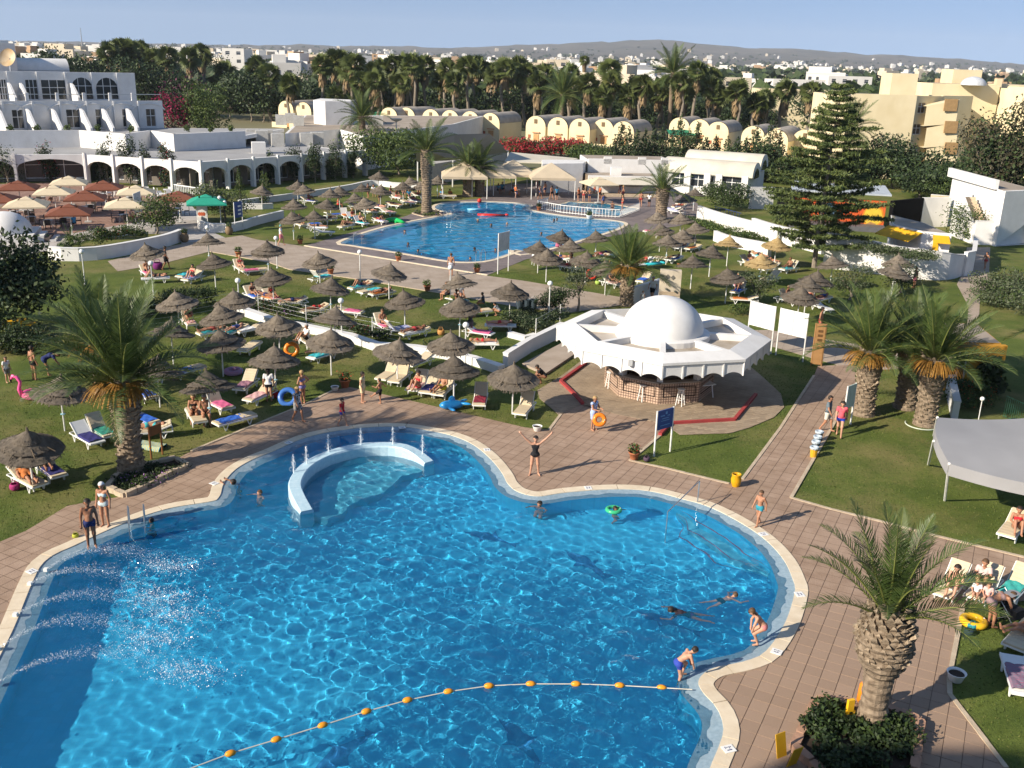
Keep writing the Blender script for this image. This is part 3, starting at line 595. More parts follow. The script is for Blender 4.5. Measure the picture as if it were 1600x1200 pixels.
# lounger: lies along +x (head at +x), origin on the ground under its middle
def lounger_meshes():
    d = {}; b = MB()
    for s in (-1,1): b.box((-.22, s * .30,.32),(1.42,.045,.06)); b.box((.0, s * .30,.30),(1.9,.04,.03))
    b.box((-.93,0,.31),(.05,.64,.06)); b.box((.93,0,.31),(.05,.60,.05)); d['frame'] = b.mesh('frame', M_plastic)
    b = MB(); b.tube([(-.12,0,.30),(0,0,.012),(.03,0,.012),(.16,0,.30)], .026,5); d['leg'] = b.mesh('leg', M_plastic)
    b = MB(); b.box((0,0,0),(.105,.56,.02)); d['slat'] = b.mesh('slat', M_plastic)
    b = MB(); b.box((.36,0,.0),(.74,.60,.035)); 
    for s in (-1,1): b.box((.36, s * .30,.0),(.76,.04,.05))
    d['backrest'] = b.mesh('backrest', M_plastic)
    def pad(L, x0):
        b = MB(); n = 5
        for i in range(n): b.box((x0 + L * (i + .5) / n, 0,.035),(L / n - .015,.57,.06)); 
        b.box((x0 + L / 2,0,.03),(L, .55,.045)); return b
    d['pad'] = pad(1.16,-.95).mesh('cushion', M_cush); d['bpad'] = pad(.74,0.0).mesh('cushion', M_cush); return d
LM = lounger_meshes()
def towel_mesh(w, L, seed):
    r = random.Random(seed); b = MB(); nx, ny = 12,7; vs = []
    for i in range(nx + 1):
        for j in range(ny + 1):
            y = (j / ny - .5) * w; e = max(0, abs(y) - .29); z = .012 + .018 * math.sin(i * 1.3 + seed) * math.sin(j * 1.7 + seed) + r.uniform(0,.01) - e * 1.4
            vs.append(((i / nx - .5) * L + r.uniform(-.01,.01), math.copysign(min(abs(y),.31 + .1 * e), y) + r.uniform(-.008,.008), z))
    b.add(vs, [(i * (ny + 1) + j, (i + 1) * (ny + 1) + j, (i + 1) * (ny + 1) + j + 1, i * (ny + 1) + j + 1) for i in range(nx) for j in range(ny)]); return b
TOWELC = {}
def colmat(c, name=None, rough=.85):
    k = name or 'cloth_%02d_%02d_%02d' % tuple(int(x * 99) for x in c)
    return mat(k, c, rough, var=.08, scale=6, bump=.15)
def stripemat(name, c1, c2, n=6.0):
    if name in MATS: return MATS[name]
    m = mat(name, c1,.85); nd, l = m.node_tree.nodes, m.node_tree.links; tc = [x for x in nd if x.type == 'TEX_COORD'][0]; wv = nd.new('ShaderNodeTexWave'); wv.bands_direction = 'X'; wv.inputs['Scale'].default_value = n
    cr = nd.new('ShaderNodeValToRGB'); cr.color_ramp.interpolation = 'CONSTANT'; cr.color_ramp.elements[0].color = (*c1,1); cr.color_ramp.elements[1].position = .5; cr.color_ramp.elements[1].color = (*c2,1)
    l.new(tc.outputs['Object'], wv.inputs[0]); l.new(wv.outputs[0], cr.inputs[0]); l.new(cr.outputs[0], nd['Principled BSDF'].inputs['Base Color']); return m
PROTO_L = {}
def lounger(head, foot, label, cushion=True, up=0.0, group='loungers on the lawns', pad_mat=None, z=0.0):
    """head and foot as ground points; up = raised backrest in degrees"""
    h, f = Vector(head[:2]), Vector(foot[:2]); c = (h + f) / 2; a = math.atan2((h - f).y, (h - f).x)
    key = (cushion, round(up), pad_mat.name if pad_mat else '')
    if key not in PROTO_L:
        t = thing('sun_lounger', label, 'sun lounger', (c.x, c.y, z), a, group)
        link('frame', LM['frame'], t)
        for x, y in ((-.62,.27),(-.62,-.27),(.56,.27),(.56,-.27)): link('leg', LM['leg'], t, (x, y, 0))
        if not cushion:
            for k in range(9): link('slat', LM['slat'], t, (-.86 + .125 * k, 0,.345))
        bk = link('backrest', LM['backrest'], t, (.22,0,.345)); bk.rotation_euler = (0,-R(up),0)
        if cushion:
            o = link('cushion', LM['pad'], t, (.0,0,.335)); o.scale = (1,1,1); o2 = link('cushion', LM['bpad'], bk, (.0,0,.015))
            if pad_mat:
                for q in (o, o2): q.material_slots[0].link = 'OBJECT'; q.material_slots[0].material = pad_mat
        PROTO_L[key] = t
    else: t = setp(tree(PROTO_L[key]),(c.x, c.y, z), a, label, group)
    return t
def towel(L, label, m, w=.75, ln=1.2, x=-.2, seed=0):      # lies on lounger L
    b = towel_mesh(w, ln, seed); o = b.build('towel', m); a = L.rotation_euler[2]; o.location = (L.location.x + x * math.cos(a), L.location.y + x * math.sin(a), L.location.z + .405); o.rotation_euler = (0,0, a); return tag(o, label, 'towel', 'towels on loungers')
# lamp posts, pots, signs
_b = MB(); _b.ball((0,0,2.28),.17,14,9); LGLOBE = _b.mesh('globe', mat('lamp_globe', (.80,.80,.78),.25, var=.02), True)
_b = MB(); _b.lathe([(.07,-.05),(.07,.06),(.035,.1),(.035,2.12),(.06,2.13),(.06,2.18)], 8); LPOST = _b.mesh('post', M_pole)
def lamp(label, p, s=1.0):
    t = thing('globe_lamp', label, 'garden lamp', p, 0, 'white globe lamps along the paths', s); link('post', LPOST, t); link('globe', LGLOBE, t); return t
def pot_mesh(kind):
    b = MB()
    if kind == 'urn': prof = [(.16,0),(.30,.12),(.36,.35),(.33,.6),(.22,.72),(.27,.80),(.24,.80),(.20,.70)]
    elif kind == 'bowl': prof = [(.18,0),(.21,.02),(.30,.30),(.33,.34),(.30,.34),(.26,.28)]
    else: prof = [(.17,0),(.24,.32),(.28,.33),(.28,.40),(.25,.40),(.24,.33)]
    b.lathe(prof, 16, cap=False); b.lathe([(.001, prof[-1][1] - .02),(prof[-1][0], prof[-1][1] - .02)], 16, mi=1, cap=False); b.lathe([(.001,.002),(prof[0][0], .002)], 16, cap=False); return b
M_terra = mat('terracotta', (.36,.13,.06),.8, scale=5, dirt=.3); M_soil = mat('soil', (.05,.035,.025),.95)
def pot(label, p, kind='pot', m=None, plant=True, flowers=None, s=1.0, seed=0, h=.45):
    t = thing('plant_pot', label, 'plant pot', p, 0, 'potted plants', s); pot_mesh(kind).build('pot', [m or M_terra, M_soil], t, True)
    z0 = dict(urn=.75, bowl=.3).get(kind, .38)
    if plant: b = MB(); leaves(b, [((0,0, z0 + h * .45),(.3,.3, h * .5))], 170,.13, seed); b.build('plant', [M_leaf, M_leaf2], t)
    if flowers: b = MB(); leaves(b, [((0,0, z0 + h * .5),(.34,.34, h * .52))], 60,.07, seed + 3,(0,0), hollow=.9); b.build('flowers', flowers, t)
    return t
M_sign_blue = mat('sign_blue', (.02,.07,.26),.4, var=.1, scale=8)
def text(s, size, m, parent, loc, rot=(R(90),0,0), name='lettering', ext=.004):
    c = bpy.data.curves.new(name, 'FONT'); c.body = s; c.size = size; c.extrude = ext; c.align_x = 'CENTER'; c.align_y = 'CENTER'; c.materials.append(m)
    o = bpy.data.objects.new(name, c); COL.objects.link(o); o.parent = parent; o.location = loc; o.rotation_euler = rot; return o
# ================================================================ gardens: palms, shrubs, walls, umbrellas, loungers
def foot_h(foot, top_px):            # height at which the sight line of top_px passes over a ground point
    d = ray(*top_px); t = foot.y / d.y; return CAMH + d.z * t
FLARE = lambda r, h, rt=None: [(r * 1.15,0),(r * .95,.25 * h),(r, .55 * h),((rt or r * 1.15),.82 * h),((rt or r * 1.1) * .95, h)]
def dp(label, fx, tx, r, nfr, s, **k):
    p = G(*fx); h = foot_h(p, tx); return date_palm(label, p, FLARE(r, h, k.pop('rt', None)), nfr, s, **k)
dp('stout date palm with drooping crown and orange fruit, in the stone-edged flower bed', Z('i',785,905), Z('i',715,348),.46,46,1.2, fruit=7, nst=230, ssize=.20, seed=1, rt=.58, spread=(86,8))
_p = T('p',515,1010); _h = foot_h(_p, Z('p',600,490))
date_palm('date palm with pineapple-shaped scaly head, in the kerbed triangular bed with the orange float', _p, [(.40,0),(.33,.22 * _h),(.36,.46 * _h),(.62,.60 * _h),(.66,.78 * _h),(.50,.95 * _h),(.34, _h)], 22,.88, spread=(88,34), nst=230, ssize=.20, seed=2, separate=True, z0=.45 * _h)
dp('tall slender date palm standing at the narrow end of the upper pool', Z('f',1015,320), Z('b',1010,890),.5,26,1.25, spread=(74,0), nst=160, ssize=.2, seed=3, rt=.62)
dp('date palm with full crown, thicker of the pair beside the beige canopies', Z('f',1262,215), Z('b',1262,980),.62,30,1.05, seed=4, nst=120, ssize=.2, spread=(82,-8))
dp('date palm leaning over its twin beside the beige canopies', Z('f',1330,212), Z('b',1335,985),.58,30,1.05, seed=5, nst=120, ssize=.2, spread=(78,-8))
dp('date palm with upright crown between the kids pool and the ramp', Z('g',885,355), Z('g',895,170),.60,26,1.02, seed=6, nst=120, ssize=.22, spread=(85,0))
dp('date palm with orange fruit beside the beige shower wall above the domed bar', Z('g',680,862), Z('g',682,625),.42,36,1.0, seed=7, nst=170, ssize=.22, fruit=7, spread=(86,2), rt=.55)
dp('scaly date palm with orange fruit beside the paved walk, nearest the info board', Z('l',640,558), Z('l',700,178),.47,34,1.05, seed=8, nst=220, ssize=.22, fruit=7, rt=.58, spread=(87,14))
dp('dark leaning date palm between two others beside the orange hut', Z('l',890,520), Z('l',955,150),.46,30,1.02, seed=9, nst=200, ssize=.24, fruit=4, rt=.68, spread=(80,0))
dp('thick date palm with a hose around its foot beside the white planter wall', Z('l',1010,620), Z('l',1090,225),.46,34,1.05, seed=10, nst=220, ssize=.22, fruit=7, rt=.60, spread=(87,14))
dp('date palm by the fenced bed behind the grey tent', (1665,640),(1680,520),.45,30,1.1, seed=11, nst=120, spread=(84,-8))
dp('date palm half hidden behind the stout fruiting palm on the lower lawn', Z('i',620,430), Z('i',590,130),.42,34,1.1, seed=12, nst=150, spread=(84,-5), fruit=4)
# flower bed round the stout palm: stone edge, ground cover
def bed(label, poly, m_edge, lv, n, size, hgt, seed, flowers=None, stonew=.22, stoneh=.2):
    poly = [Vector(p[:2]) for p in poly]; c = sum(poly, Vector((0,0))) / len(poly); t = thing('flower_bed', label, 'flower bed', (c.x, c.y, 0)); L = [(p - c) for p in poly]
    b = MB(); b.prism([tuple(p) for p in (ccw(np.array([tuple(p) for p in L])))], -.05,.06); b.build('soil', M_soil, t)
    for a, d in zip(L, L[1:] + L[:1]):
        ln = (d - a).length; k = max(1, int(ln / .45)); az = math.atan2((d - a).y, (d - a).x)
        for i in range(k):
            p = a + (d - a) * ((i + .5) / k); s = random.uniform(.85,1.1); b = MB(); q = ln / k / 2 * .97; w2 = stonew / 2 * s; h2 = stoneh * random.uniform(.8,1.15)
            b.prism([(-q, -w2 * .8),(-q * .6,-w2),(q * .6,-w2 * 1.05),(q, -w2 * .7),(q, w2 * .8),(q * .5, w2),(-q * .6, w2 * 1.04),(-q, w2 * .7)], -.04, h2); b.build('edge_stone', m_edge, t, loc=(p.x, p.y, 0), rz=az)
    r = np.random.default_rng(seed); P = np.array([tuple(p) for p in L]); lob = []
    while len(lob) < 40:
        q = P.min(0) + r.random(2) * (P.max(0) - P.min(0))
        if inside(q, P * .9): s = r.uniform(.6,1.2); lob.append(((q[0], q[1], .05 + hgt * .35 * s),(.34 * s, .34 * s, hgt * .5 * s)))
    b = MB(); leaves(b, lob, n, size, seed); o = b.build('ground_cover', list(lv), t); o['kind'] = 'stuff'
    if flowers: b = MB(); leaves(b, lob[:12], flowers[1], .07, seed + 1,(0,0), hollow=.9); o = b.build('flowers', flowers[0], t); o['kind'] = 'stuff'
    return t
bed('stone-edged bed of low plants and violet flowers round the stout palm', [T('i',640,1010),T('i',745,1055),T('i',1115,880),T('i',1045,835),T('i',850,880),T('i',700,940)], M_stone, (M_dark, M_leaf),3800,.10,.25,21,(M_flower_v, 320))
bed('terracotta-kerbed triangular bed of leafy plants at the foot of the scaly-headed palm', [T('p',270,915),T('p',170,1125),T('p',330,1260),T('p',700,1290),T('p',735,1010),T('p',560,930)], mat('kerb_terracotta', (.42,.25,.17),.85, scale=4, dirt=.4, bump=.3),(M_dark, M_leaf),7000,.12,.55,22)
bed('small flower bed at the foot of the tall slender palm', [T('f',930,320),T('f',1000,340),T('f',1110,335),T('f',1080,310),T('f',980,305)], M_stone, (M_leaf, M_leaf2),900,.14,.35,23,(M_flower_v, 220),.15,.1)
# ---- low white walls
def wall(label, pts, h, th=.28, m=M_white, name='garden_wall', cap=True, z0=-.1, tops=None, cat='wall'):
    P = [Vector(p[:2]) for p in pts]; o = P[0]; t = thing(name, label, cat, (o.x, o.y, 0)); n = len(P); b = MB(); A, B = [], []
    for i, p in enumerate(P):
        d = (P[min(i + 1, n - 1)] - P[max(i - 1,0)]).normalized(); nn = Vector((-d.y, d.x)) * th / 2; A.append(p - o + nn); B.append(p - o - nn)
    H = tops or [h] * n; vs = []
    for i in range(n): vs += [(A[i].x, A[i].y, z0),(B[i].x, B[i].y, z0),(B[i].x, B[i].y, H[i]),(A[i].x, A[i].y, H[i])]
    fs = []
    for i in range(n - 1): k = 4 * i; fs += [(k + 3, k + 2, k + 6, k + 7),(k, k + 3, k + 7, k + 4),(k + 1, k + 5, k + 6, k + 2)]
    fs += [(0,1,2,3),(4 * n - 4,4 * n - 1,4 * n - 2,4 * n - 3)]; b.add(vs, fs); b.build('wall', m, t)
    if cap:
        b = MB(); e = 1.18; vs = []
        for i in range(n):
            c = (A[i] + B[i]) / 2; a, d = c + (A[i] - c) * e, c + (B[i] - c) * e; vs += [(a.x, a.y, H[i] + .002),(d.x, d.y, H[i] + .002),(d.x, d.y, H[i] + .05),(a.x, a.y, H[i] + .05)]
        fs = []
        for i in range(n - 1): k = 4 * i; fs += [(k + 3, k + 2, k + 6, k + 7),(k, k + 3, k + 7, k + 4),(k + 1, k + 5, k + 6, k + 2),(k, k + 4, k + 5, k + 1)]
        b.add(vs, fs + [(0,1,2,3),(4 * n - 4,4 * n - 1,4 * n - 2,4 * n - 3)]); b.build('coping', M_white, t)
    return t
sp = lambda L, st=1.2: [Vector((*q, 0)) for q in spline([tuple(p[:2]) for p in L], st, False)]
wall('low white retaining wall dividing the two lawns', [T('e',1400,900),T('e',1600,970),T('f',200,1000),T('f',560,1075),T('f',720,1130),T('j',950,195),T('j',1130,225),T('j',1290,260),T('j',1460,315)], .42,.5, cap=False)
wall('short low white wall beside the clipped bush', [T('f',1505,1050),T('f',1600,1075),T('g',140,1060)], .3,.4, cap=False)
wall('white ramp wall rising beside the domed bar', [T('k',-40,280),T('k',100,190),T('k',300,90)], .75,.3)
wall('curved white planter wall below the terrace shrubs', sp([T('e',300,590),T('e',420,600),T('e',600,590),T('e',850,545),T('e',1000,510),T('e',1080,480)]),.95,.35)
wall('white planter wall round the bushes by the blue sign', sp([T('e',1340,430),T('e',1260,430),T('e',1190,410),T('e',1195,380)]) , .75,.3)
wall('white planter wall running behind the blue sign towards the back lawn', sp([T('e',1345,432),T('e',1450,410),T('f',0,385),T('f',160,345)]),.7,.3)
wall('low white wall in front of the arcade garden', sp([T('f',-130,290),T('f',80,292),T('f',100,288)]),.5,.3)
wall('long low white wall along the arcade behind the umbrellas', sp([T('f',-100,275),T('f',200,235),T('f',400,205),T('f',560,178),T('f',700,150),T('f',820,165),T('f',980,172)]),.6,.3)
wall('white wall stepping down beside the palm above the domed bar', [T('g',700,860),T('g',880,800)], 1.1,.3)
wall('white ramp wall curving along the lawn below the hall', sp([T('g',1105,350),T('g',1200,385),T('g',1330,425),T('g',1520,475),T('h',130,500)]),1.35,.3)
wall('second white wall stepping down towards the tall pine', sp([T('g',1205,480),T('g',1300,515),T('g',1520,560),T('h',60,590)]),.9,.3)
# ---- shrubs and hedges
B_ = bush
B_('shade_tree', 'dark dense round tree beside the terrace steps', 'tree', T('e',-20,1010),7.4,6.8,5.9,(M_dark, M_dark2),7500,.30,16,31, z=.6)
B_('terrace_shrub', 'round bushy shrub in the curved white planter', 'shrub', T('e',930,440),4.2,4.0,3.6,(M_leaf, M_leaf2),3200,.2,9,32, z=.4)
B_('terrace_shrub', 'olive-green loose shrub in the planter by the globe lamps', 'shrub', T('e',1330,365),5.2,4.2,3.8,(M_olive, M_leaf2),3600,.2,10,33, z=.4)
for i, (x, y, w_, h_) in enumerate([(560,490,2.2,1.6),(640,480,2,1.2),(720,470,2.2,1.3),(800,460,2,1.1),(450,520,2,1),(380,540,1.6,.8)]):
    B_('planter_shrub', 'low mixed shrubs filling the curved white planter', 'shrub', T('e',x,y,.6), w_, w_ * .8, h_, (M_leaf, M_leaf2),900,.15,5,40 + i, stem=False, group='shrubs in the curved planter', extra=(M_flower_r, 40,.12, 'flowers') if i in (1,2) else None)
dpz = date_palm('young short date palm at the tip of the curved planter', T('e',420,500,.3), FLARE(.14,.7),14,.38, nst=30, ssize=.08, seed=50)
B_('creeper_mass', 'bright green creeper-covered mound at the end of the arcade', 'shrub', T('f',830,90),13,9,6.4,(M_leaf, M_leaf2),8000,.34,14,34)
for i, (x, y, w_, d_, h_, m_) in enumerate([(760,1000,2.6,1.4,1.5,0),(850,985,2.6,1.6,1.3,0),(960,975,2.8,1.6,1.5,0),(1080,960,2.6,1.6,1.4,0),(1180,930,2.4,1.5,1.5,0)]):
    B_('hedge_shrub', 'dark green hedge shrub behind the fence posts on the lower lawn', 'hedge', T('e',x,y-60), w_, d_, h_, (M_dark, M_leaf),1500,.13,7,60 + i, stem=False, group='hedge behind the fruiting palm')
for i, x in enumerate((20,90,160,230)):
    B_('hedge_shrub', 'dark green hedge shrub beside the kids play table', 'hedge', T('i',x,200),2.6,1.7,1.5,(M_dark, M_leaf),1500,.13,7,70 + i, stem=False, group='hedge beside the play table')
for i, (x, y, w_, h_) in enumerate([(60,905,1.6,.8),(200,930,1.8,.9),(330,960,1.5,.7),(560,1010,1.8,.8),(640,1035,1.8,.8),(740,1070,1.6,.7),(1050,1120,1.6,.6),(1480,890,1.4,.7)]):
    B_('border_plant', 'low flowering border plant along the low white retaining wall', 'shrub', T('f' if i < 7 else 'e', x, y), w_, w_ * .7, h_, (M_dark, M_leaf),700,.12,5,80 + i, stem=False, group='border plants on the retaining wall', extra=(M_flower_v if i % 2 else M_flower_r, 40,.08, 'flowers'))
B_('clipped_bush', 'clipped glossy round bush beside the bucket row', 'shrub', T('g',255,905),2.6,2.2,1.9,(M_dark, M_leaf),3000,.12,9,90, z=.1)
B_('olive_sapling', 'thin wispy grey-green sapling beside the clipped bush', 'tree', T('g',390,900),2.1,2.0,3.3,(M_olive, M_olive),900,.13,7,91, z=.8)
for i, (x, y, w_, h_) in enumerate([(40,990,2.2,1.1),(130,1030,2.4,1.2),(220,1000,2.2,1.3),(80,950,2,.9)]):
    B_('border_bush', 'dark rambling bush in front of the clipped bush', 'shrub', T('g',x,y), w_, w_ * .8, h_, (M_dark, M_olive),1300,.13,6,92 + i, stem=False, group='rambling bushes by the low wall')
B_('olive_tree', 'small grey-green olive tree on the lawn behind the white boards', 'tree', T('g',1450,850),2.6,2.5,2.5,(M_olive, M_leaf),1800,.13,8,97, z=.4)
B_('border_bush', 'low bush at the lawn edge behind the white boards', 'shrub', T('g',1370,920),1.8,1.4,.9,(M_leaf, M_leaf2),700,.12,5,98, stem=False)
B_('olive_tree', 'grey-green leafy shrub between thatched umbrellas and fruiting palms', 'tree', T('h',560,830),3.6,3,2.6,(M_olive, M_leaf),2200,.14,8,99, z=.3)
B_('olive_tree', 'grey-green shrub beside the man on the fruiting-palm lawn', 'tree', T('h',860,790),3.2,2.6,2.4,(M_olive, M_leaf),1800,.14,8,100, z=.3)
for i, (x, y, w_, h_) in enumerate([(1420,800,4,1.5),(1500,800,4,2),(1570,790,4,1.8),(1440,870,4,1.2),(1560,860,4,1.6),(1590,930,3,2)]):
    B_('border_bush', 'rough bush in the dry bed beside the side path', 'shrub', T('h',x,y), w_, w_ * .8, h_, (M_olive, M_leaf),1200,.17,6,110 + i, stem=False, group='rough bushes by the side path')
for i, (x, y, w_, h_) in enumerate([(1210,410,1.8,1.2),(1290,400,2.2,1.1),(1340,440,1.8,.9),(1250,460,2,.8)]):
    B_('flower_shrub', 'red-flowered shrub in front of the orange hut', 'shrub', T('l',x,y + 60), w_, w_ * .8, h_, (M_leaf, M_leaf2),900,.12,5,120 + i, stem=False, group='flowering shrubs by the orange hut', extra=(M_flower_r, 50,.08, 'flowers'))
B_('yucca', 'spiky yucca with pale flower clump in front of the orange hut', 'plant', T('l',1370,440),1.6,1.6,2.2,(M_dark, M_leaf),900,.3,4,125, part='leaves')
for i, (x, y, w_, h_) in enumerate([(1270,300,4.5,3.4),(1340,290,5,3.2),(1200,270,3.6,2.4)]):
    B_('shrub', 'leafy shrub behind the ramp rail below the white hall', 'shrub', T('g',x,y), w_, w_ * .8, h_, (M_leaf, M_olive),1600,.22,7,130 + i, stem=False, group='shrubs below the white hall')
for i, (x, y) in enumerate([(1150,395),(1220,420),(1300,450),(1400,470),(1080,380)]):
    B_('hedge_shrub', 'green creeping shrub along the curved ramp wall', 'hedge', T('g',x,y),3.6,2.4,.8,(M_leaf, M_leaf2),1000,.18,6,140 + i, stem=False, group='creeping shrubs along the ramp wall')
for i, (x, y, w_, h_) in enumerate([(1080,300,4,3.4),(1290,330,5,2.6),(1220,480,4.6,3.6),(1310,490,2.6,2)]):
    B_('shrub', 'rounded shrub between the stage and the white stair house', 'shrub', T('h',x,y), w_, w_ * .8, h_, (M_leaf, M_leaf2),1800,.2,7,150 + i, stem=False, group='shrubs by the stair house')
for i, (x, y) in enumerate([(740,505),(820,520),(900,540),(970,560)]):
    B_('wall_creeper', 'olive creeper hanging over the top of the curved stage wall', 'shrub', T('h',x,y + 40,1.9),3.6,1.6,.7,(M_olive, M_leaf),1100,.16,6,160 + i, stem=False, group='creeper on the stage wall')
tier_pine('tall tiered pine with open flat branches in front of the stage', T('h',350,640),14.6,11,5)
# arcade climbers
for i, (t_, x, y, h_, w_, bg) in enumerate([('a',640,1085,6.2,2.3,0),('a',775,1100,5.6,2.0,0),('a',870,1110,5.4,1.4,0),('a',1010,1120,5.6,2.2,1),('a',290,1080,5,2.4,1),('a',40,1090,5,5.0,0),('b',95,1090,4.2,1.3,0),('b',230,1080,4.6,2.0,0),('b',350,1085,5.2,2.0,0),('b',470,1070,5.6,2.4,0),('b',575,1060,4.2,1.4,0)]):
    p = T(t_, x, y); cone = B_('climber', ('reddish ' if bg else 'green ') + 'climbing plant growing up an arcade pillar', 'climbing plant', p, w_, w_ * .8, h_, (M_dark, M_leaf),1500,.22,9,170 + i, group='climbers on the arcade', extra=(M_bougred, 160,.18, 'flowers') if bg else None)
for i, (x, y, h_) in enumerate([(1430,200,3.2),(1590,210,3)]): cone_tree('cypress_shrub', 'slim clipped cypress bush beside the arcade terrace', T('e',x,y + 30),1.3, h_, (M_leaf, M_leaf2),900,.16,190 + i, 'slim cypress bushes')
cone_tree('cypress_shrub', 'slim clipped cypress bush on the lawn under the arcade', T('f',45,260),1.3,3.4,(M_leaf, M_leaf2),900,.16,193, 'slim cypress bushes')
# ---- umbrellas (read at the tip of each roof)
GU = 'grey thatched umbrella on '
UM = [('i',345,318,'beside the pink flamingo float'),('i',150,632,'over the sunbather wrapped in orange'),('i',925,198,'just behind the stout fruiting palm'),('i',1230,288,'over the couple sitting at the paving edge'),('i',1310,42,'near the colourful swim ring'),('e',1010,935,'half behind the stout palm crown'),
      ('e',1050,768,'in front of the dark hedge'),('e',1395,762,'beside the hedge and globe lamp'),('e',1315,848,'over two sunbathers by the retaining wall'),('j',105,138,'over the woman in a white shirt'),('j',440,38,'beside the orange swim ring'),('j',840,98,'over two empty beige loungers'),('j',1160,55,'straddling the retaining wall'),('j',1180,198,'over the red striped towel'),('j',1535,243,'at the corner beside the bar ramp')]
for k, (t_, x, y, s_) in enumerate(UM): umbrella('grey thatched umbrella ' + s_, Z(t_, x, y), k)
UM2 = {'the sandy-path lawn': [('e',870,488),('e',1235,428),('e',1270,546),('e',1590,474),('f',65,474),('f',95,634),('f',375,538),('f',440,688),('f',790,603),('f',885,763),('f',465,862),('f',1210,664),('f',1515,714),('f',1215,800),('f',130,903)],
       'the crowded back lawn': [('f',245,118),('f',285,138),('f',30,143),('f',225,224),('f',218,298),('f',345,292),('f',440,164),('f',420,224),('f',495,148),('f',590,190),('f',650,214),('f',630,135),('f',740,140),('f',730,62),('f',920,95),('f',875,122),('f',1080,88),('f',985,118)],
       'the bar-side lawn': [('g',290,408),('g',160,474),('g',350,464),('g',210,520),('g',505,412),('g',445,534),('g',565,588),('g',870,300),('g',890,368),('g',1020,404),('g',930,434)],
       'the ramp-side lawn': [('g',1010,308),('g',1100,363),('g',1090,163),('g',1040,193),('g',1080,558),('g',1190,498),('g',1290,634)],
       'the stage lawn': [('h',320,684),('h',275,742),('h',860,553),('h',840,604),('h',470,560),('h',370,650)]}
k = 20
for zone, L in UM2.items():
    for t_, x, y in L: umbrella(GU + zone, Z(t_, x, y), k, group='umbrellas on ' + zone); k += 1
for t_, x, y in (('g',1295,444),('g',1490,548),('g',1580,452)): umbrella('straw-yellow new thatched umbrella near the tall pine', Z(t_, x, y), k, True, group='new straw umbrellas'); k += 1
# ---- loungers: head and foot read in the photograph
LS = 'white plastic lounger '
def LG(t_, hx, hy, fx, fy, lab, cush=True, up=0, tw=None, pad=None, twl=None, **kw):
    h, f = T(t_, hx, hy, .33), T(t_, fx, fy, .33); d = (h - f); c = (h + f) / 2; d.z = 0; d = d.normalized() * .95
    L = lounger(c + d, c - d, lab, cush, up, pad_mat=pad, **kw)
    if tw: towel(L, twl or 'towel spread on a lounger', tw, seed=k)
    return L
navy, teal, maroon, pinkm = colmat((.03,.03,.14)), colmat((.03,.22,.16)), colmat((.22,.02,.04)), colmat((.6,.12,.25)); whitec = colmat((.75,.75,.75)); turq = colmat((.05,.45,.5)); bluec = colmat((.03,.12,.5)); orng = colmat((.55,.16,.03)); purp = colmat((.35,.05,.35))
strip = stripemat('stripe_red_white', (.55,.05,.06),(.75,.73,.70)); stripn = stripemat('stripe_navy_pink', (.06,.05,.12),(.55,.25,.28),9); stripb = stripemat('stripe_blue_white', (.05,.12,.55),(.72,.72,.76),5)
NEAR = {}
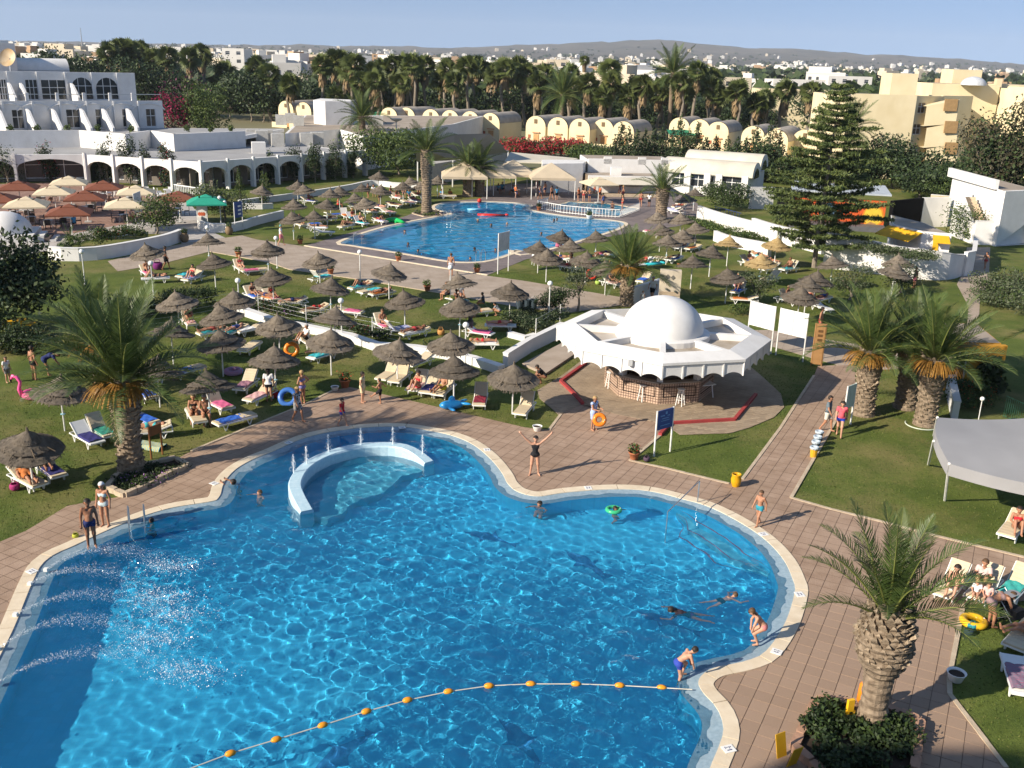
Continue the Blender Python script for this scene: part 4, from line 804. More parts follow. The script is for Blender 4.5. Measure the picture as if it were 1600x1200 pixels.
for nm, a in dict(n1=('i',430,645,610,745,LS + 'with a navy towel beside the stout palm', False, 40, navy, None, 'dark navy towel on the white lounger'),
    n2=('i',520,605,680,705,'beige lounger with a green towel beside the stout palm', True, 50, teal, None, 'green towel draped over the beige lounger'),
    n3=('i',60,890,270,1000,'lounger carrying the sunbather wrapped in orange', True, 25), n4=('i',215,825,380,950,'beige lounger with dark clothes under the umbrella by the bed', True, 55, navy, None, 'dark blue patterned clothes on the lounger'),
    n5=('i',805,385,930,480,'beige lounger with blue bags, half behind the stout palm', True, 45, bluec, None, 'blue towel bundle on the lounger'), n6=('i',935,335,860,385,'flat beige lounger behind the stout palm', True, 0),
    n7=('i',790,560,900,605,'lounger with folded blue towel, half behind the stout palm', True, 0, bluec, None, 'folded blue towel beside the palm trunk'), n8=('i',970,650,805,665,'lounger with the sunbather in a turquoise bikini', True, 20),
    n9=('i',1140,525,1195,610,'lounger on which a couple sits at the paving edge', True, 0), n10=('i',1215,455,1390,540,'lounger heaped with pink towels beside the couple', True, 55, pinkm, None, 'pink towel heap on the lounger beside the couple'),
    n11=('i',1510,560,1280,620,'empty beige lounger with blue towel end at the paving edge', True, 0, bluec, None, 'small blue towel on the empty lounger'), n12=('i',1530,330,1400,430,'beige lounger with a navy and pink striped towel', True, 40, stripn, None, 'navy and pink striped towel'),
    n13=('j',80,420,-30,470,'lounger with red patterned towel beside the red bag', True, 30, strip, None, 'red patterned towel beside the red bag'), n14=('i',1215,270,1010,325,'lounger under a bright blue towel near the swim ring', True, 0, bluec, None, 'bright blue towel near the swim ring'),
    n15=('i',1540,125,1430,190,'empty grey-beige lounger on the shaded lawn', True, 0), n16=('j',265,95,350,150,'lounger with a man in white sitting up', True, 50),
    n17=('j',490,175,300,235,'lounger under a teal towel beside the orange swim ring', False, 0, turq, None, 'teal towel hanging off the lounger'), n18=('j',865,275,710,370,'beige lounger with raised back and white bundle, one of two', True, 50),
    n19=('j',925,285,790,390,'empty beige lounger with raised back, one of two', True, 55), n20=('j',1050,215,890,275,'lounger with a dark towel by the retaining wall', True, 15, colmat((.06,.05,.08)), None, 'dark towel by the retaining wall'),
    n21=('j',1030,330,895,440,'lounger with red striped towel and raised back', True, 50, strip, None, 'red and white striped towel'), n22=('j',1100,345,980,455,'lounger with a dark blue starry towel', True, 40, navy, None, 'dark blue starry towel'),
    n23=('j',1185,355,1050,470,'lounger with the man in yellow shorts', True, 35), n24=('j',1350,405,1320,535,'beige lounger with maroon towel at the paving edge', True, 55, maroon, None, 'folded maroon towel on the lounger'),
    n25=('k',120,470,30,575,'beige lounger with raised back beside the white bowl planter', True, 60), n26=('p',1190,75,1110,175,'beige lounger by the grey tent with a sunbather', True, 25),
    n27=('p',930,320,820,445,'beige lounger nearest the paving with a sitting sunbather', True, 45), n28=('p',1080,330,960,460,'beige lounger with two toddlers and a woman', True, 45), n29=('p',1190,360,1130,420,'lounger with a teal bag beside the toddlers', True, 40, colmat((.05,.4,.35)), None, 'teal bag cloth on the lounger'),
    n30=('p',1240,560,1160,650,'beige lounger beside the black stroller', True, 0), n31=('p',1150,710,1200,860,'white lounger with a colourful beach towel', False, 0, stripemat('stripe_multi', (.05,.25,.3),(.4,.05,.12),7), None, 'colourful beach towel on the white lounger')).items(): NEAR[nm] = LG(*a)
ZL = {'e': ('the planter lawn', [(850,650,900,685,1,30),(980,700,870,705,0,0),(1190,655,1030,705,1,0),(1215,680,1080,720,1,30),(1400,620,1460,660,1,40),(1570,650,1460,660,1,0),(1450,780,1560,830,1,40),(1520,800,1640,830,1,0),(1330,1010,1210,1030,1,0),(1440,1000,1350,1030,1,10),(1560,990,1420,1020,1,10),(1100,935,1150,985,1,60)]),
      'f': ('the sandy-path lawn', [(0,790,60,820,1,40),(60,800,130,832,1,30),(290,840,150,852,1,20),(345,705,420,690,1,50),(700,740,545,768,1,25),(620,790,740,765,1,0),(810,780,690,800,1,0),(430,880,270,905,1,20),(490,890,620,905,1,10),(720,960,790,1000,1,50),(800,1010,870,1000,1,50),(1010,1010,880,1035,1,10),(1150,860,1240,835,1,30),(1370,895,1260,905,1,0),(1540,985,1370,980,0,0),(1240,1010,1410,1035,0,30),(1280,1090,1410,1090,1,0)]),
      'F': ('the crowded back lawn', [(230,370,290,392,1,50),(280,385,380,378,1,0),(310,400,420,402,0,20),(350,425,460,428,0,20),(590,380,480,402,1,10),(590,365,655,378,0,50),(690,350,785,370,1,20),(390,358,480,342,1,0),(500,310,560,345,0,60),(540,335,610,352,0,40),(760,260,880,275,1,20),(830,240,985,262,1,10),(690,275,770,285,1,10),(270,238,360,245,1,30),(800,215,875,228,1,30),(900,230,990,250,1,20),(1085,212,1200,212,1,10),(930,205,1000,212,1,20),(420,330,500,322,1,20),(640,300,720,310,1,20),(560,270,640,280,1,20),(740,300,830,315,1,20)]),
      'g': ('the bar-side lawn', [(390,645,285,625,1,10),(440,610,500,640,1,20),(340,590,250,582,1,10),(560,720,620,735,1,40),(830,690,740,730,1,30),(850,610,735,625,0,40),(960,590,870,580,1,20),(1020,575,910,598,0,10),(1040,510,980,522,0,20),(1130,512,1025,532,1,10),(1060,470,980,462,0,10),(880,432,800,422,1,10),(560,580,480,590,1,20),(600,560,520,560,1,10),(990,295,930,290,1,20),(1030,275,960,280,1,20),(1020,310,950,300,1,30),(1040,250,980,262,1,20)]),
      'h': ('the stage lawn', [(-80,600,5,620,1,40),(-30,560,70,582,1,20),(40,600,130,612,1,0),(155,690,20,715,1,40),(-145,690,-60,800,1,50),(-70,760,-130,790,1,50),(-20,830,-110,825,1,20),(235,640,170,650,1,50),(170,825,215,835,1,60),(290,840,350,828,0,50),(430,815,360,832,1,0),(335,850,460,895,0,15),(120,640,50,650,1,30)])}
for kz, (zone, L) in ZL.items():
    for q, (a, b_, c, d, cu, up) in enumerate(L):
        tw = random.Random(q * 3 + ord(kz)).choice([None, None, None, turq, bluec, whitec, stripb, strip, orng, pinkm]); up = round(up / 10) * 10
        LG(kz.lower(), a, b_, c, d, ('beige cushioned ' if cu else 'bare white plastic ') + ('lounger with raised back on ' if up > 25 else 'flat lounger on ') + zone, bool(cu), up, tw, None, 'bright towel spread on a lounger on ' + zone, group='loungers on ' + zone)
# ---- lamps, pots
LP_ = [('e',485,545,'at the terrace planter tip'),('e',897,615,'beside the dark clothes pile on the far lawn'),('e',1415,718,'by the dark hedge'),('e',1232,402,'beside the sandy path bend'),('f',118,465,'beside the man in pink shorts'),('f',617,548,'on the lawn edge halfway along the sandy path'),('f',1157,640,'in front of the bather at the pool path'),('f',505,838,'on the retaining wall border'),('f',1249,983,'beside the woman holding a pink hat'),('g',227,735,'at the path end by the clipped bush'),('a',1990,950,'by the arcade lawn')]
for t_, x, y, s_ in LP_:
    p = G(*Z(t_, x, y),2.28); p.z = 0; lamp('white globe lamp on white post ' + s_, p)
tri = thing('triple_globe_lamp', 'white lamp post with three globes in the terrace planter', 'garden lamp', T('e',1317,400)); b = MB(); b.lathe([(.07,-.05),(.04,.1),(.04,2.6)], 8); b.tube([(-.45,0,2.2),(-.25,0,2.05),(0,0,2.0),(.25,0,2.05),(.45,0,2.2)], .025,6); b.build('post', M_pole, tri)
for x, z in ((-.45,2.3),(.45,2.3),(0,2.72)): b = MB(); b.ball((x, 0, z),.17,12,8); b.build('globe', MATS['lamp_globe'], tri, True)
pots = [('j',530,400,'pot',None,M_flower_r,1.6,'large flowering pot at the lawn corner of the paved promontory'),('j',470,420,'bowl',M_plastic,0,1.0,'small white bowl planter beside the flowering pot'),('k',150,660,'bowl',M_plastic,0,1.1,'white bowl planter at the paving edge beside the raised-back lounger'),('k',725,830,'pot',None,M_flower_r,1.35,'terracotta pot of red flowers beside the blue sign'),('p',893,810,'bowl',M_plastic,0,1.25,'white bowl planter on the lawn corner by the paving'),
        ('f',263,500,'pot',None,None,1.5,'terracotta pot where the sandy path meets the upper deck'),('f',848,600,'pot',None,None,1.5,'terracotta pot midway along the upper deck edge'),('f',1315,672,'pot',None,None,1.5,'terracotta pot by the panel sign at the upper deck corner'),('f',445,678,'pot',None,None,1.5,'terracotta pot on the lawn edge beside the lamp'),('f',1020,778,'pot',None,None,1.5,'dark pot with flowers on the sandy path edge'),('e',1420,575,'pot',None,None,1.6,'terracotta pot on the lawn by the sandy path bend'),('e',1100,490,'urn',mat('urn_clay', (.2,.14,.08),.8),None,1.6,'big clay urn at the end of the curved planter'),('e',1365,445,'urn',MATS['urn_clay'],None,1.5,'big clay urn beside the blue sign post'),
        ('g',160,300,'pot',None,None,1.6,'terracotta pot beside the kids pool corner'),('g',460,350,'bowl',M_plastic,None,1.8,'white bowl planter in front of the kids pool fence'),('g',722,795,'pot',None,None,1.1,'terracotta pot on the stepped white wall by the palm'),('g',995,635,'pot',None,None,1.1,'terracotta pot on the sunk hedge wall')]
for i, (t_, x, y, kd, m_, fl, s_, lab) in enumerate(pots): pot(lab, T(t_, x, y), kd, m_, fl != 0, fl or None, s_ * .64, i)
bin_ = thing('yellow_bin', 'yellow barrel-shaped litter bin at the lawn tip', 'litter bin', T('k',1330,990),0, None, .76); b = MB(); b.lathe([(.17,0),(.25,.2),(.27,.4),(.22,.62),(.25,.66),(.25,.70),(.21,.70),(.19,.62)], 16, cap=False); b.build('barrel', mat('yellow_glaze', (.62,.33,.01),.35, var=.08), bin_, True); b = MB(); b.lathe([(.001,.5),(.2,.5)], 16, cap=False); b.build('liner', M_soil, bin_)
b = MB(); b.lathe([(.17,.005),(.001,.006)], 12, cap=False); b.build('base', MATS['yellow_glaze'], bin_)
# ================================================================ people: one continuous skin grown round a posed skeleton
SKIN = [mat('skin_fair', (.50,.27,.18),.55, var=.06, scale=5), mat('skin_tan', (.38,.185,.11),.55, var=.06, scale=5), mat('skin_brown', (.25,.115,.065),.55, var=.06, scale=5)]
M_eye = mat('eye_dark', (.02,.015,.012),.3)
D0 = dict(pel=(0,0,.96), che=(0,0,1.27), neck=(0,0,1.46), head=(.025,0,1.615), fwd=(1,0,0), sL=(0,.175,1.40), eL=(-.03,.235,1.12), hL=(.05,.25,.88), hipL=(0,.092,.90), kL=(.02,.10,.50), aL=(-.02,.105,.085), tL=(.13,.125,.03))
for _q in ('s', 'e', 'h', 'hip', 'k', 'a', 't'): x, y, z = D0[_q + 'L']; D0[_q + 'R'] = (x, -y, z)
def PZ(**k): d = dict(D0); d.update(k); return d
def both(**k):
    o = {}
    for q, (x, y, z) in k.items(): o[q + 'L'] = (x, y, z); o[q + 'R'] = (x, -y, z)
    return o
SIT = dict(pel=(0,0,.10), che=(-.05,0,.40), neck=(-.06,0,.60), head=(-.03,0,.755), **both(s=(-.06,.175,.54), hip=(.02,.09,.09)))
POSES = dict(
    stand=PZ(), walk=PZ(kL=(.16,.09,.52), aL=(.22,.10,.10), tL=(.36,.10,.06), kR=(-.04,-.09,.50), aR=(-.26,-.10,.12), tR=(-.16,-.11,.03), eL=(-.13,.23,1.14), hL=(-.12,.24,.90), eR=(.08,-.23,1.14), hR=(.2,-.23,.95)),
    armsup=PZ(eL=(.02,.40,1.60), hL=(.04,.60,1.83), eR=(.02,-.40,1.60), hR=(.04,-.60,1.83), aL=(-.02,.17,.085), kL=(.02,.13,.5), tL=(.13,.22,.03), aR=(-.02,-.17,.085), kR=(.02,-.13,.5), tR=(.13,-.22,.03)),
    kick=PZ(kL=(.28,.10,.72), aL=(.52,.12,.52), tL=(.62,.13,.60), eL=(.12,.30,1.2), hL=(.28,.32,1.25), eR=(-.12,-.34,1.25), hR=(-.2,-.48,1.1)),
    hold=PZ(**both(e=(.10,.25,1.15), h=(.34,.16,1.12))), hips=PZ(**both(e=(-.06,.38,1.18), h=(.06,.17,1.02))),
    knees=PZ(pel=(-.22,0,.72), che=(.0,0,.98), neck=(.13,0,1.12), head=(.23,0,1.24), **both(s=(.06,.16,1.08), e=(.16,.22,.82), h=(.18,.13,.58), hip=(-.20,.09,.68), k=(.10,.11,.46), a=(-.05,.11,.085), t=(.10,.13,.03))),
    bend=PZ(pel=(-.15,0,.92), che=(.16,0,1.06), neck=(.36,0,1.08), head=(.52,0,1.06), fwd=(.5,0,-.85), **both(s=(.28,.17,1.06), e=(.38,.22,.80), h=(.48,.14,.62), hip=(-.14,.09,.87), k=(-.02,.10,.48))),
    squat=PZ(pel=(-.28,0,.42), che=(-.05,0,.66), neck=(.08,0,.80), head=(.17,0,.92), **both(s=(.02,.16,.76), e=(.18,.24,.55), h=(.28,.14,.38), hip=(-.25,.10,.40), k=(.14,.16,.46), a=(-.08,.14,.085), t=(.08,.17,.03))),
    step=PZ(pel=(-.22,0,.60), che=(.05,0,.82), neck=(.22,0,.93), head=(.33,0,1.0), **both(s=(.14,.16,.92), e=(.2,.22,.68), h=(.28,.16,.48)), hipL=(-.2,.09,.56), kL=(.12,.12,.45), aL=(.02,.12,.085), tL=(.17,.13,.03), hipR=(-.2,-.09,.56), kR=(-.12,-.11,.15), aR=(-.2,-.11,-.25), tR=(-.08,-.12,-.3)),
    sit=PZ(pel=(-.05,0,.52), che=(.0,0,.83), neck=(.02,0,1.03), head=(.06,0,1.18), **both(s=(.0,.175,.97), e=(.08,.23,.72), h=(.30,.14,.62), hip=(.02,.10,.50), k=(.42,.13,.47), a=(.42,.13,.085), t=(.57,.14,.03))),
    sitlong=PZ(**{**SIT, **both(e=(.02,.24,.32), h=(.25,.16,.22), k=(.42,.10,.22), a=(.80,.10,.08), t=(.86,.11,.20))}),
    kneesup=PZ(**{**SIT, **both(e=(.08,.24,.34), h=(.30,.16,.28), k=(.34,.12,.42), a=(.60,.11,.07), t=(.74,.12,.05))}),
    lie=PZ(pel=(.0,0,.11), che=(-.32,0,.12), neck=(-.52,0,.13), head=(-.67,0,.15), fwd=(0,0,1), **both(s=(-.46,.175,.12), e=(-.22,.25,.08), h=(.02,.26,.06), hip=(.06,.09,.10), k=(.46,.10,.12), a=(.87,.11,.06), t=(.90,.13,.18))),
    lieknee=PZ(pel=(.0,0,.11), che=(-.32,0,.12), neck=(-.52,0,.13), head=(-.67,0,.15), fwd=(0,0,1), **both(s=(-.46,.175,.12), e=(-.60,.36,.14), h=(-.72,.16,.14), hip=(.06,.09,.10), k=(.34,.10,.42), a=(.60,.11,.07), t=(.74,.12,.04))),
    prone=PZ(pel=(.0,0,.12), che=(-.32,0,.11), neck=(-.52,0,.13), head=(-.67,.02,.15), fwd=(0,1,-.2), **both(s=(-.46,.175,.11), e=(-.66,.30,.06), h=(-.80,.12,.05), hip=(.06,.09,.11), k=(.46,.10,.08), a=(.87,.11,.07), t=(1.0,.12,.04))),
    swim=PZ(pel=(.0,0,-.06), che=(.30,0,0), neck=(.48,0,.04), head=(.62,0,.10), fwd=(.9,0,.3), **both(s=(.44,.17,.01), e=(.60,.42,-.08), h=(.86,.40,-.12), hip=(-.06,.09,-.08), k=(-.40,.16,-.16), a=(-.75,.20,-.14), t=(-.88,.24,-.18))),
    tread=PZ(pel=(0,0,-.55), che=(0,0,-.25), neck=(0,0,-.05), head=(.02,0,.105), **both(s=(0,.175,-.11), e=(.08,.36,-.18), h=(.28,.40,-.10), hip=(0,.09,-.6), k=(.15,.12,-.95), a=(-.05,.12,-1.3), t=(.0,.12,-1.4))),
    lean=PZ(pel=(-.1,0,-.55), che=(0,0,-.25), neck=(.08,0,-.04), head=(.12,0,.11), **both(s=(.05,.175,-.10), e=(.25,.25,-.02), h=(.5,.16,.09), hip=(-.1,.09,-.6), k=(0,.1,-1), a=(-.15,.1,-1.3), t=(-.1,.1,-1.4))))
def prims(P, belly=0.0, hi=False):
    V = {k: np.array(v, float) for k, v in P.items()}; f = V['fwd'] / np.linalg.norm(V['fwd']); up = V['head'] - V['neck']; up /= np.linalg.norm(up); f = f - up * (f @ up); f /= np.linalg.norm(f); sd = np.cross(up, f); L = []
    add = lambda t, a, b, ra, rb: L.append((t, np.array(a, float), np.array(b, float), ra, rb))
    body = V['sL'] - V['sR']; body /= np.linalg.norm(body); ax = V['che'] - V['pel']; ax /= np.linalg.norm(ax); bf = np.cross(body, ax) if np.dot(np.cross(body, ax), f) >= 0 or abs(np.dot(np.cross(body, ax), f)) < .3 else -np.cross(body, ax)
    add('pelvis', V['hipL'] * .6 + V['pel'] * .4, V['hipR'] * .6 + V['pel'] * .4,.118,.118); add('belly', V['pel'], V['che'] - ax * .08,.112,.108)
    if belly: add('belly', V['pel'] + ax * .08 + bf * belly, V['che'] - ax * .12 + bf * belly * .8,.12,.11)
    add('chest', V['che'] + body * .055, V['sL'] * .55 + V['neck'] * .45 - ax * .07,.105,.075); add('chest', V['che'] - body * .055, V['sR'] * .55 + V['neck'] * .45 - ax * .07,.105,.075)
    add('neck', V['neck'] - up * .04, V['head'] - up * .05,.058,.05)
    add('head', V['head'] - f * .018 + up * .025, V['head'] + f * .012 + up * .02,.098,.09); add('head', V['head'] + f * .03 - up * .055, V['head'] + f * .035 - up * .06,.062,.056); add('head', V['head'] + f * .095 - up * .01, V['head'] + f * .108 - up * .03,.013,.018)
    for s in (1,-1): add('head', V['head'] + sd * s * .094, V['head'] + sd * s * .094 - up * .02,.017,.017)
    for s in 'LR':
        add('uparm', V['s' + s], V['e' + s], .056,.043); add('forearm', V['e' + s], V['h' + s], .042,.029); add('thigh', V['hip' + s], V['k' + s], .092,.060); add('shin', V['k' + s], V['a' + s], .057,.036); add('foot', V['a' + s] - [0,0,.03], V['t' + s], .042,.03)
        d = V['h' + s] - V['e' + s]; d /= np.linalg.norm(d); n = np.cross(d, f + .01); n /= np.linalg.norm(n); w = V['h' + s]
        add('hand', w, w + d * .075,.034,.034)
        bend = np.cross(d, n)
        if hi:
            for q, (o, ln) in enumerate(((-.033,.062),(-.011,.078),(.011,.074),(.033,.058))):
                a = w + d * .085 + n * o; m = a + (d * .85 + bend * .3 + n * o * 3) * ln * .5; add('hand', a, m, .0115,.0105); add('hand', m, m + (d * .6 + bend * .6 + n * o * 3) * ln * .5,.0105,.009)
            a = w + d * .03 + n * .035; add('hand', a, a + (d * .6 + n * .8) * .055,.0125,.010)
        else: add('hand', w + d * .09, w + d * .15 + bend * .03,.026,.016); add('hand', w + d * .03, w + d * .07 + n * .06,.014,.010)
    return L, f, up, sd, V
def cap_d(P, a, b, ra, rb):
    ab = b - a; t = np.clip(((P - a) @ ab) / (ab @ ab + 1e-9),0,1); return np.linalg.norm(P - a - t[..., None] * ab, axis=-1) - (ra + (rb - ra) * t), t
def surf(L, vox):
    A = np.array([p[1] for p in L] + [p[2] for p in L]); lo, hi = A.min(0) - .19, A.max(0) + .19; n = np.ceil((hi - lo) / vox).astype(int) + 1
    F = np.full(n, 9.0); ax = [lo[i] + vox * np.arange(n[i]) for i in range(3)]
    for t, a, b, ra, rb in L:
        m = max(ra, rb) + .09; i0 = np.maximum(0,((np.minimum(a, b) - m - lo) / vox).astype(int)); i1 = np.minimum(n, ((np.maximum(a, b) + m - lo) / vox).astype(int) + 2)
        g = np.stack(np.meshgrid(*[ax[i][i0[i]:i1[i]] for i in range(3)], indexing='ij'),-1); d, _ = cap_d(g, a, b, ra, rb)
        sl = tuple(slice(i0[i], i1[i]) for i in range(3)); o = F[sl]; k = .045 if max(ra, rb) > .05 else (.02 if max(ra, rb) > .02 else .006); h = np.maximum(k - np.abs(o - d),0) / k; F[sl] = np.minimum(o, d) - h * h * k * .25
    S = F < 0; c = [S[i:n[0] - 1 + i, j:n[1] - 1 + j, q:n[2] - 1 + q] for i in (0,1) for j in (0,1) for q in (0,1)]; cnt = sum(x.astype(int) for x in c); act = (cnt > 0) & (cnt < 8); ijk = np.argwhere(act); idx = -np.ones(act.shape, int); idx[act] = np.arange(len(ijk)); acc = np.zeros((len(ijk),3)); num = np.zeros(len(ijk))
    for a in range(3):
        for u in (0,1):
            for v in (0,1):
                o = np.zeros(3, int); ot = [q for q in range(3) if q != a]; o[ot[0]] = u; o[ot[1]] = v; p = ijk + o; e = p.copy(); e[:, a] += 1
                f0, f1 = F[tuple(p.T)], F[tuple(e.T)]; x = (f0 < 0) != (f1 < 0); t = np.where(x, f0 / np.where(x, f0 - f1,1),0); pt = p.astype(float); pt[:, a] += t; acc[x] += pt[x]; num[x] += 1
    Vv = acc / num[:, None] * vox + lo; fs = []
    for a in range(3):
        sl0, sl1 = [slice(1,-1)] * 3, [slice(1,-1)] * 3; sl0[a] = slice(0,-1); sl1[a] = slice(1, None); ch = S[tuple(sl0)] != S[tuple(sl1)]; p = np.argwhere(ch); off = np.ones(3, int); off[a] = 0; p = p + off; b_, c_ = [(1,2),(2,0),(0,1)][a]
        q = []
        for du, dv in ((1,1),(0,1),(0,0),(1,0)): r_ = p.copy(); r_[:, b_] -= du; r_[:, c_] -= dv; q.append(idx[tuple(r_.T)])
        q = np.stack(q, 1); flip = ~S[tuple(p.T)]; q[flip] = q[flip][:, ::-1]; fs.append(q)
    return Vv, np.concatenate(fs)
BC = {}
def body_data(pose, hi, belly=0.0):
    k = (pose, hi, belly)
    if k in BC: return BC[k]
    L, f, up, sd, V = prims(POSES[pose], belly, hi); Vv, Q = surf(L, .0135 if hi else .027)
    D = np.stack([cap_d(Vv, *p[1:])[0] for p in L], 1); tt = np.stack([cap_d(Vv, *p[1:])[1] for p in L], 1); near = D.argmin(1); T_ = np.array([p[0] for p in L])[near]; u = tt[np.arange(len(Vv)), near]
    h = Vv - V['head']; hx, hz = h @ f, h @ up; N = np.zeros_like(Vv); nn = np.cross(Vv[Q[:, 2]] - Vv[Q[:, 0]], Vv[Q[:, 3]] - Vv[Q[:, 1]])
    for c in range(4): np.add.at(N, Q[:, c], nn)
    N /= np.linalg.norm(N, axis=1)[:, None] + 1e-9
    me = bpy.data.meshes.new('body'); me.from_pydata(Vv.tolist(), [], Q.tolist()); me.polygons.foreach_set('use_smooth', [True] * len(Q)); me.materials.append(SKIN[0]); axis = V['che'] - V['pel']; axis /= np.linalg.norm(axis); zt = (Vv - V['pel']) @ axis
    BC[k] = dict(me=me, V=Vv, Q=Q, N=N, T=T_, u=u, hx=hx, hz=hz, zt=zt, J=V, f=f, up=up, sd=sd, sub={}); return BC[k]
def mask(B, kind):
    T_, u, zt = B['T'], B['u'], B['zt']; isin = lambda *a: np.isin(T_, a); hair0 = (T_ == 'head')
    if kind == 'hair': return hair0 & ((B['hz'] > .055) | ((B['hx'] < -.005) & (B['hz'] > -.07)))
    if kind == 'longhair': return (hair0 & ((B['hz'] > .05) | ((B['hx'] < .01) & (B['hz'] > -.12)))) | ((T_ == 'neck') & (B['hx'] < -.02))
    if kind == 'trunks': return isin('pelvis') | (isin('thigh') & (u < .34)) | (isin('belly') & (zt < .06))
    if kind == 'briefs': return isin('pelvis') | (isin('thigh') & (u < .10)) | (isin('belly') & (zt < .03))
    if kind == 'shorts': return isin('pelvis') | (isin('thigh') & (u < .72)) | (isin('belly') & (zt < .08))
    if kind == 'top': return isin('chest') & (zt > .22) & (zt < .37)
    if kind == 'onepiece': return isin('pelvis', 'belly') | (isin('thigh') & (u < .08)) | (isin('chest') & (zt < .40))
    if kind == 'shirt': return isin('belly', 'chest') | (isin('uparm') & (u < .62)) | (isin('pelvis') & (zt > -.02))
    if kind == 'dress': return isin('belly', 'chest', 'pelvis') | (isin('thigh') & (u < .75)) | (isin('uparm') & (u < .2))
OFF = dict(hair=.014, longhair=.018, shirt=.018, dress=.03, shorts=.018, trunks=.010, briefs=.006, top=.008, onepiece=.006)
NAMES = dict(hair='hair', longhair='hair', shirt='shirt', dress='dress', shorts='shorts', trunks='swim_trunks', briefs='swim_briefs', top='bikini_top', onepiece='swimsuit')
def sub_mesh(B, kind):
    if kind not in B['sub']:
        m = mask(B, kind); q = B['Q'][m[B['Q']].sum(1) >= 3]
        if len(q) == 0: B['sub'][kind] = None; return None
        used, inv = np.unique(q, return_inverse=True); r = np.random.default_rng(3); P = B['V'][used] + B['N'][used] * OFF[kind]
        me = bpy.data.meshes.new(NAMES[kind]); me.from_pydata(P.tolist(), [], inv.reshape(-1,4).tolist()); me.polygons.foreach_set('use_smooth', [True] * len(q)); me.materials.append(SKIN[0]); B['sub'][kind] = me
    return B['sub'][kind]
HAIR = {k: mat('hair_' + k, c, .6, scale=20) for k, c in dict(dark=(.025,.018,.014), brown=(.09,.05,.025), blond=(.38,.25,.11), grey=(.35,.33,.31), white=(.6,.58,.55)).items()}
def setm(o, m): o.material_slots[0].link = 'OBJECT'; o.material_slots[0].material = m
def person(label, p, face, pose='stand', skin=0, hair='dark', wear=(('trunks', (.03,.04,.10)),), h=1.72, hi=False, belly=0.0, longh=False, group=None, z=None, cap=None):
    B = body_data(pose, hi, belly); t = thing('person', label, 'person', (p[0], p[1], p[2] if z is None else z), R(face), group, h / 1.72)
    o = link('body', B['me'], t); setm(o, SKIN[skin]); o.cycles.is_caustics_receiver = pose in ('swim', 'tread', 'lean')
    for kd, c in [('longhair' if longh else 'hair', HAIR[hair] if cap is None else colmat(cap))] + [(a, b if not isinstance(b, tuple) else colmat(b)) for a, b in wear]:
        me = sub_mesh(B, kd)
        if me: o = link(NAMES[kd] if not (cap and 'hair' in kd) else 'cap', me, t); setm(o, c)
    if hi:
        b = MB(); J = B['J']
        for s in (1,-1): c = J['head'] + B['f'] * .088 + B['sd'] * s * .034 + B['up'] * .012; b.ball(tuple(c),.012,6,4)
        b.build('eyes', M_eye, t)
    return t
BK, NV, WH, RD = (.012,.012,.015),(.02,.03,.12),(.72,.72,.72),(.5,.02,.03)
X = person
X('woman in a black swimsuit with both arms raised at the pool edge', T('k',133,922),-88, 'armsup', 0, 'dark', (('onepiece', BK),),1.66, True)
X('man with big belly in navy trunks on the pool coping', T('m',432,165,.03),-62, 'stand', 2, 'dark', (('trunks', NV),),1.74, True, .07)
X('woman in pale bikini and white cap behind the man in navy trunks', T('m',497,68),-95, 'stand', 1, 'white', (('briefs', (.5,.6,.62)),('top', (.5,.6,.62))),1.66, True, cap=WH)
X('child in red swim shirt and blue shorts walking on the paving', T('j',515,632),-20, 'walk', 0, 'dark', (('shirt', RD),('trunks', (.03,.05,.3))),1.3, True)
X('girl in a pale yellow dress standing on the paving', T('j',635,492),-10, 'stand', 0, 'dark', (('dress', (.62,.55,.34)),),1.52, True, longh=True)
X('boy in dark shorts kicking one leg on the paving', T('j',738,502),170, 'kick', 1, 'dark', (('shorts', BK),),1.28, True)
X('woman in black and white beach dress walking on the paving', T('j',250,604),-30, 'walk', 1, 'blond', (('dress', stripemat('dress_bw', (.015,.015,.02),(.5,.5,.5),8)),),1.62, True, longh=True)
X('woman in violet bikini bending behind the beach-dress woman', T('j',280,502),150, 'hips', 1, 'blond', (('briefs', (.2,.18,.4)),('top', (.2,.18,.4))),1.66, True)
X('woman in white shirt and black shorts among the loungers', T('j',80,485),100, 'stand', 1, 'dark', (('shirt', WH),('trunks', BK)),1.62, True, longh=True)
X('woman in blue patterned swim dress carrying an orange ring', T('k',482,655),-40, 'hold', 1, 'blond', (('dress', stripemat('dress_blue', (.1,.25,.65),(.6,.65,.75),11)),),1.60, True)
X('boy in teal trunks walking past the pool steps', T('p',12,118),-140, 'walk', 1, 'brown', (('trunks', (.03,.25,.33)),),1.38, True)
X('child crouching with hands on knees at the pool gutter', T('o',1140,618,.0),178, 'knees', 0, 'brown', (('briefs', (.55,.2,.2)),),1.45, True, longh=True)
X('boy in blue trunks stepping down into the pool at the rope', T('o',800,775,-.02),12, 'step', 0, 'dark', (('trunks', (.03,.06,.35)),),1.42, True)
X('girl floating on her back in black and pink swimwear', T('o',830,482,WL - .05),170, 'swim', 2, 'dark', (('shirt', (.03,.02,.03)),('briefs', (.4,.03,.2))),1.5, True, longh=True)
X('boy in dark trunks swimming face down near the crouching child', T('o',985,415,WL - .05),25, 'swim', 0, 'brown', (('trunks', BK),),1.35, True)
X('bather under water level at the deck bulge, only head and shoulders out', T('k',165,1108,WL),-120, 'tread', 1, 'dark', (('top', WH),),1.6, True)
X('bather holding a green swim ring near the pool steps', T('k',612,1135,WL),-30, 'tread', 1, 'dark', (('top', (.02,.3,.15)),),1.4, True)
X('man in the water leaning on the gutter with folded arms', T('i',1405,985,WL),160, 'lean', 1, 'dark', (('trunks', BK),),1.75, True)
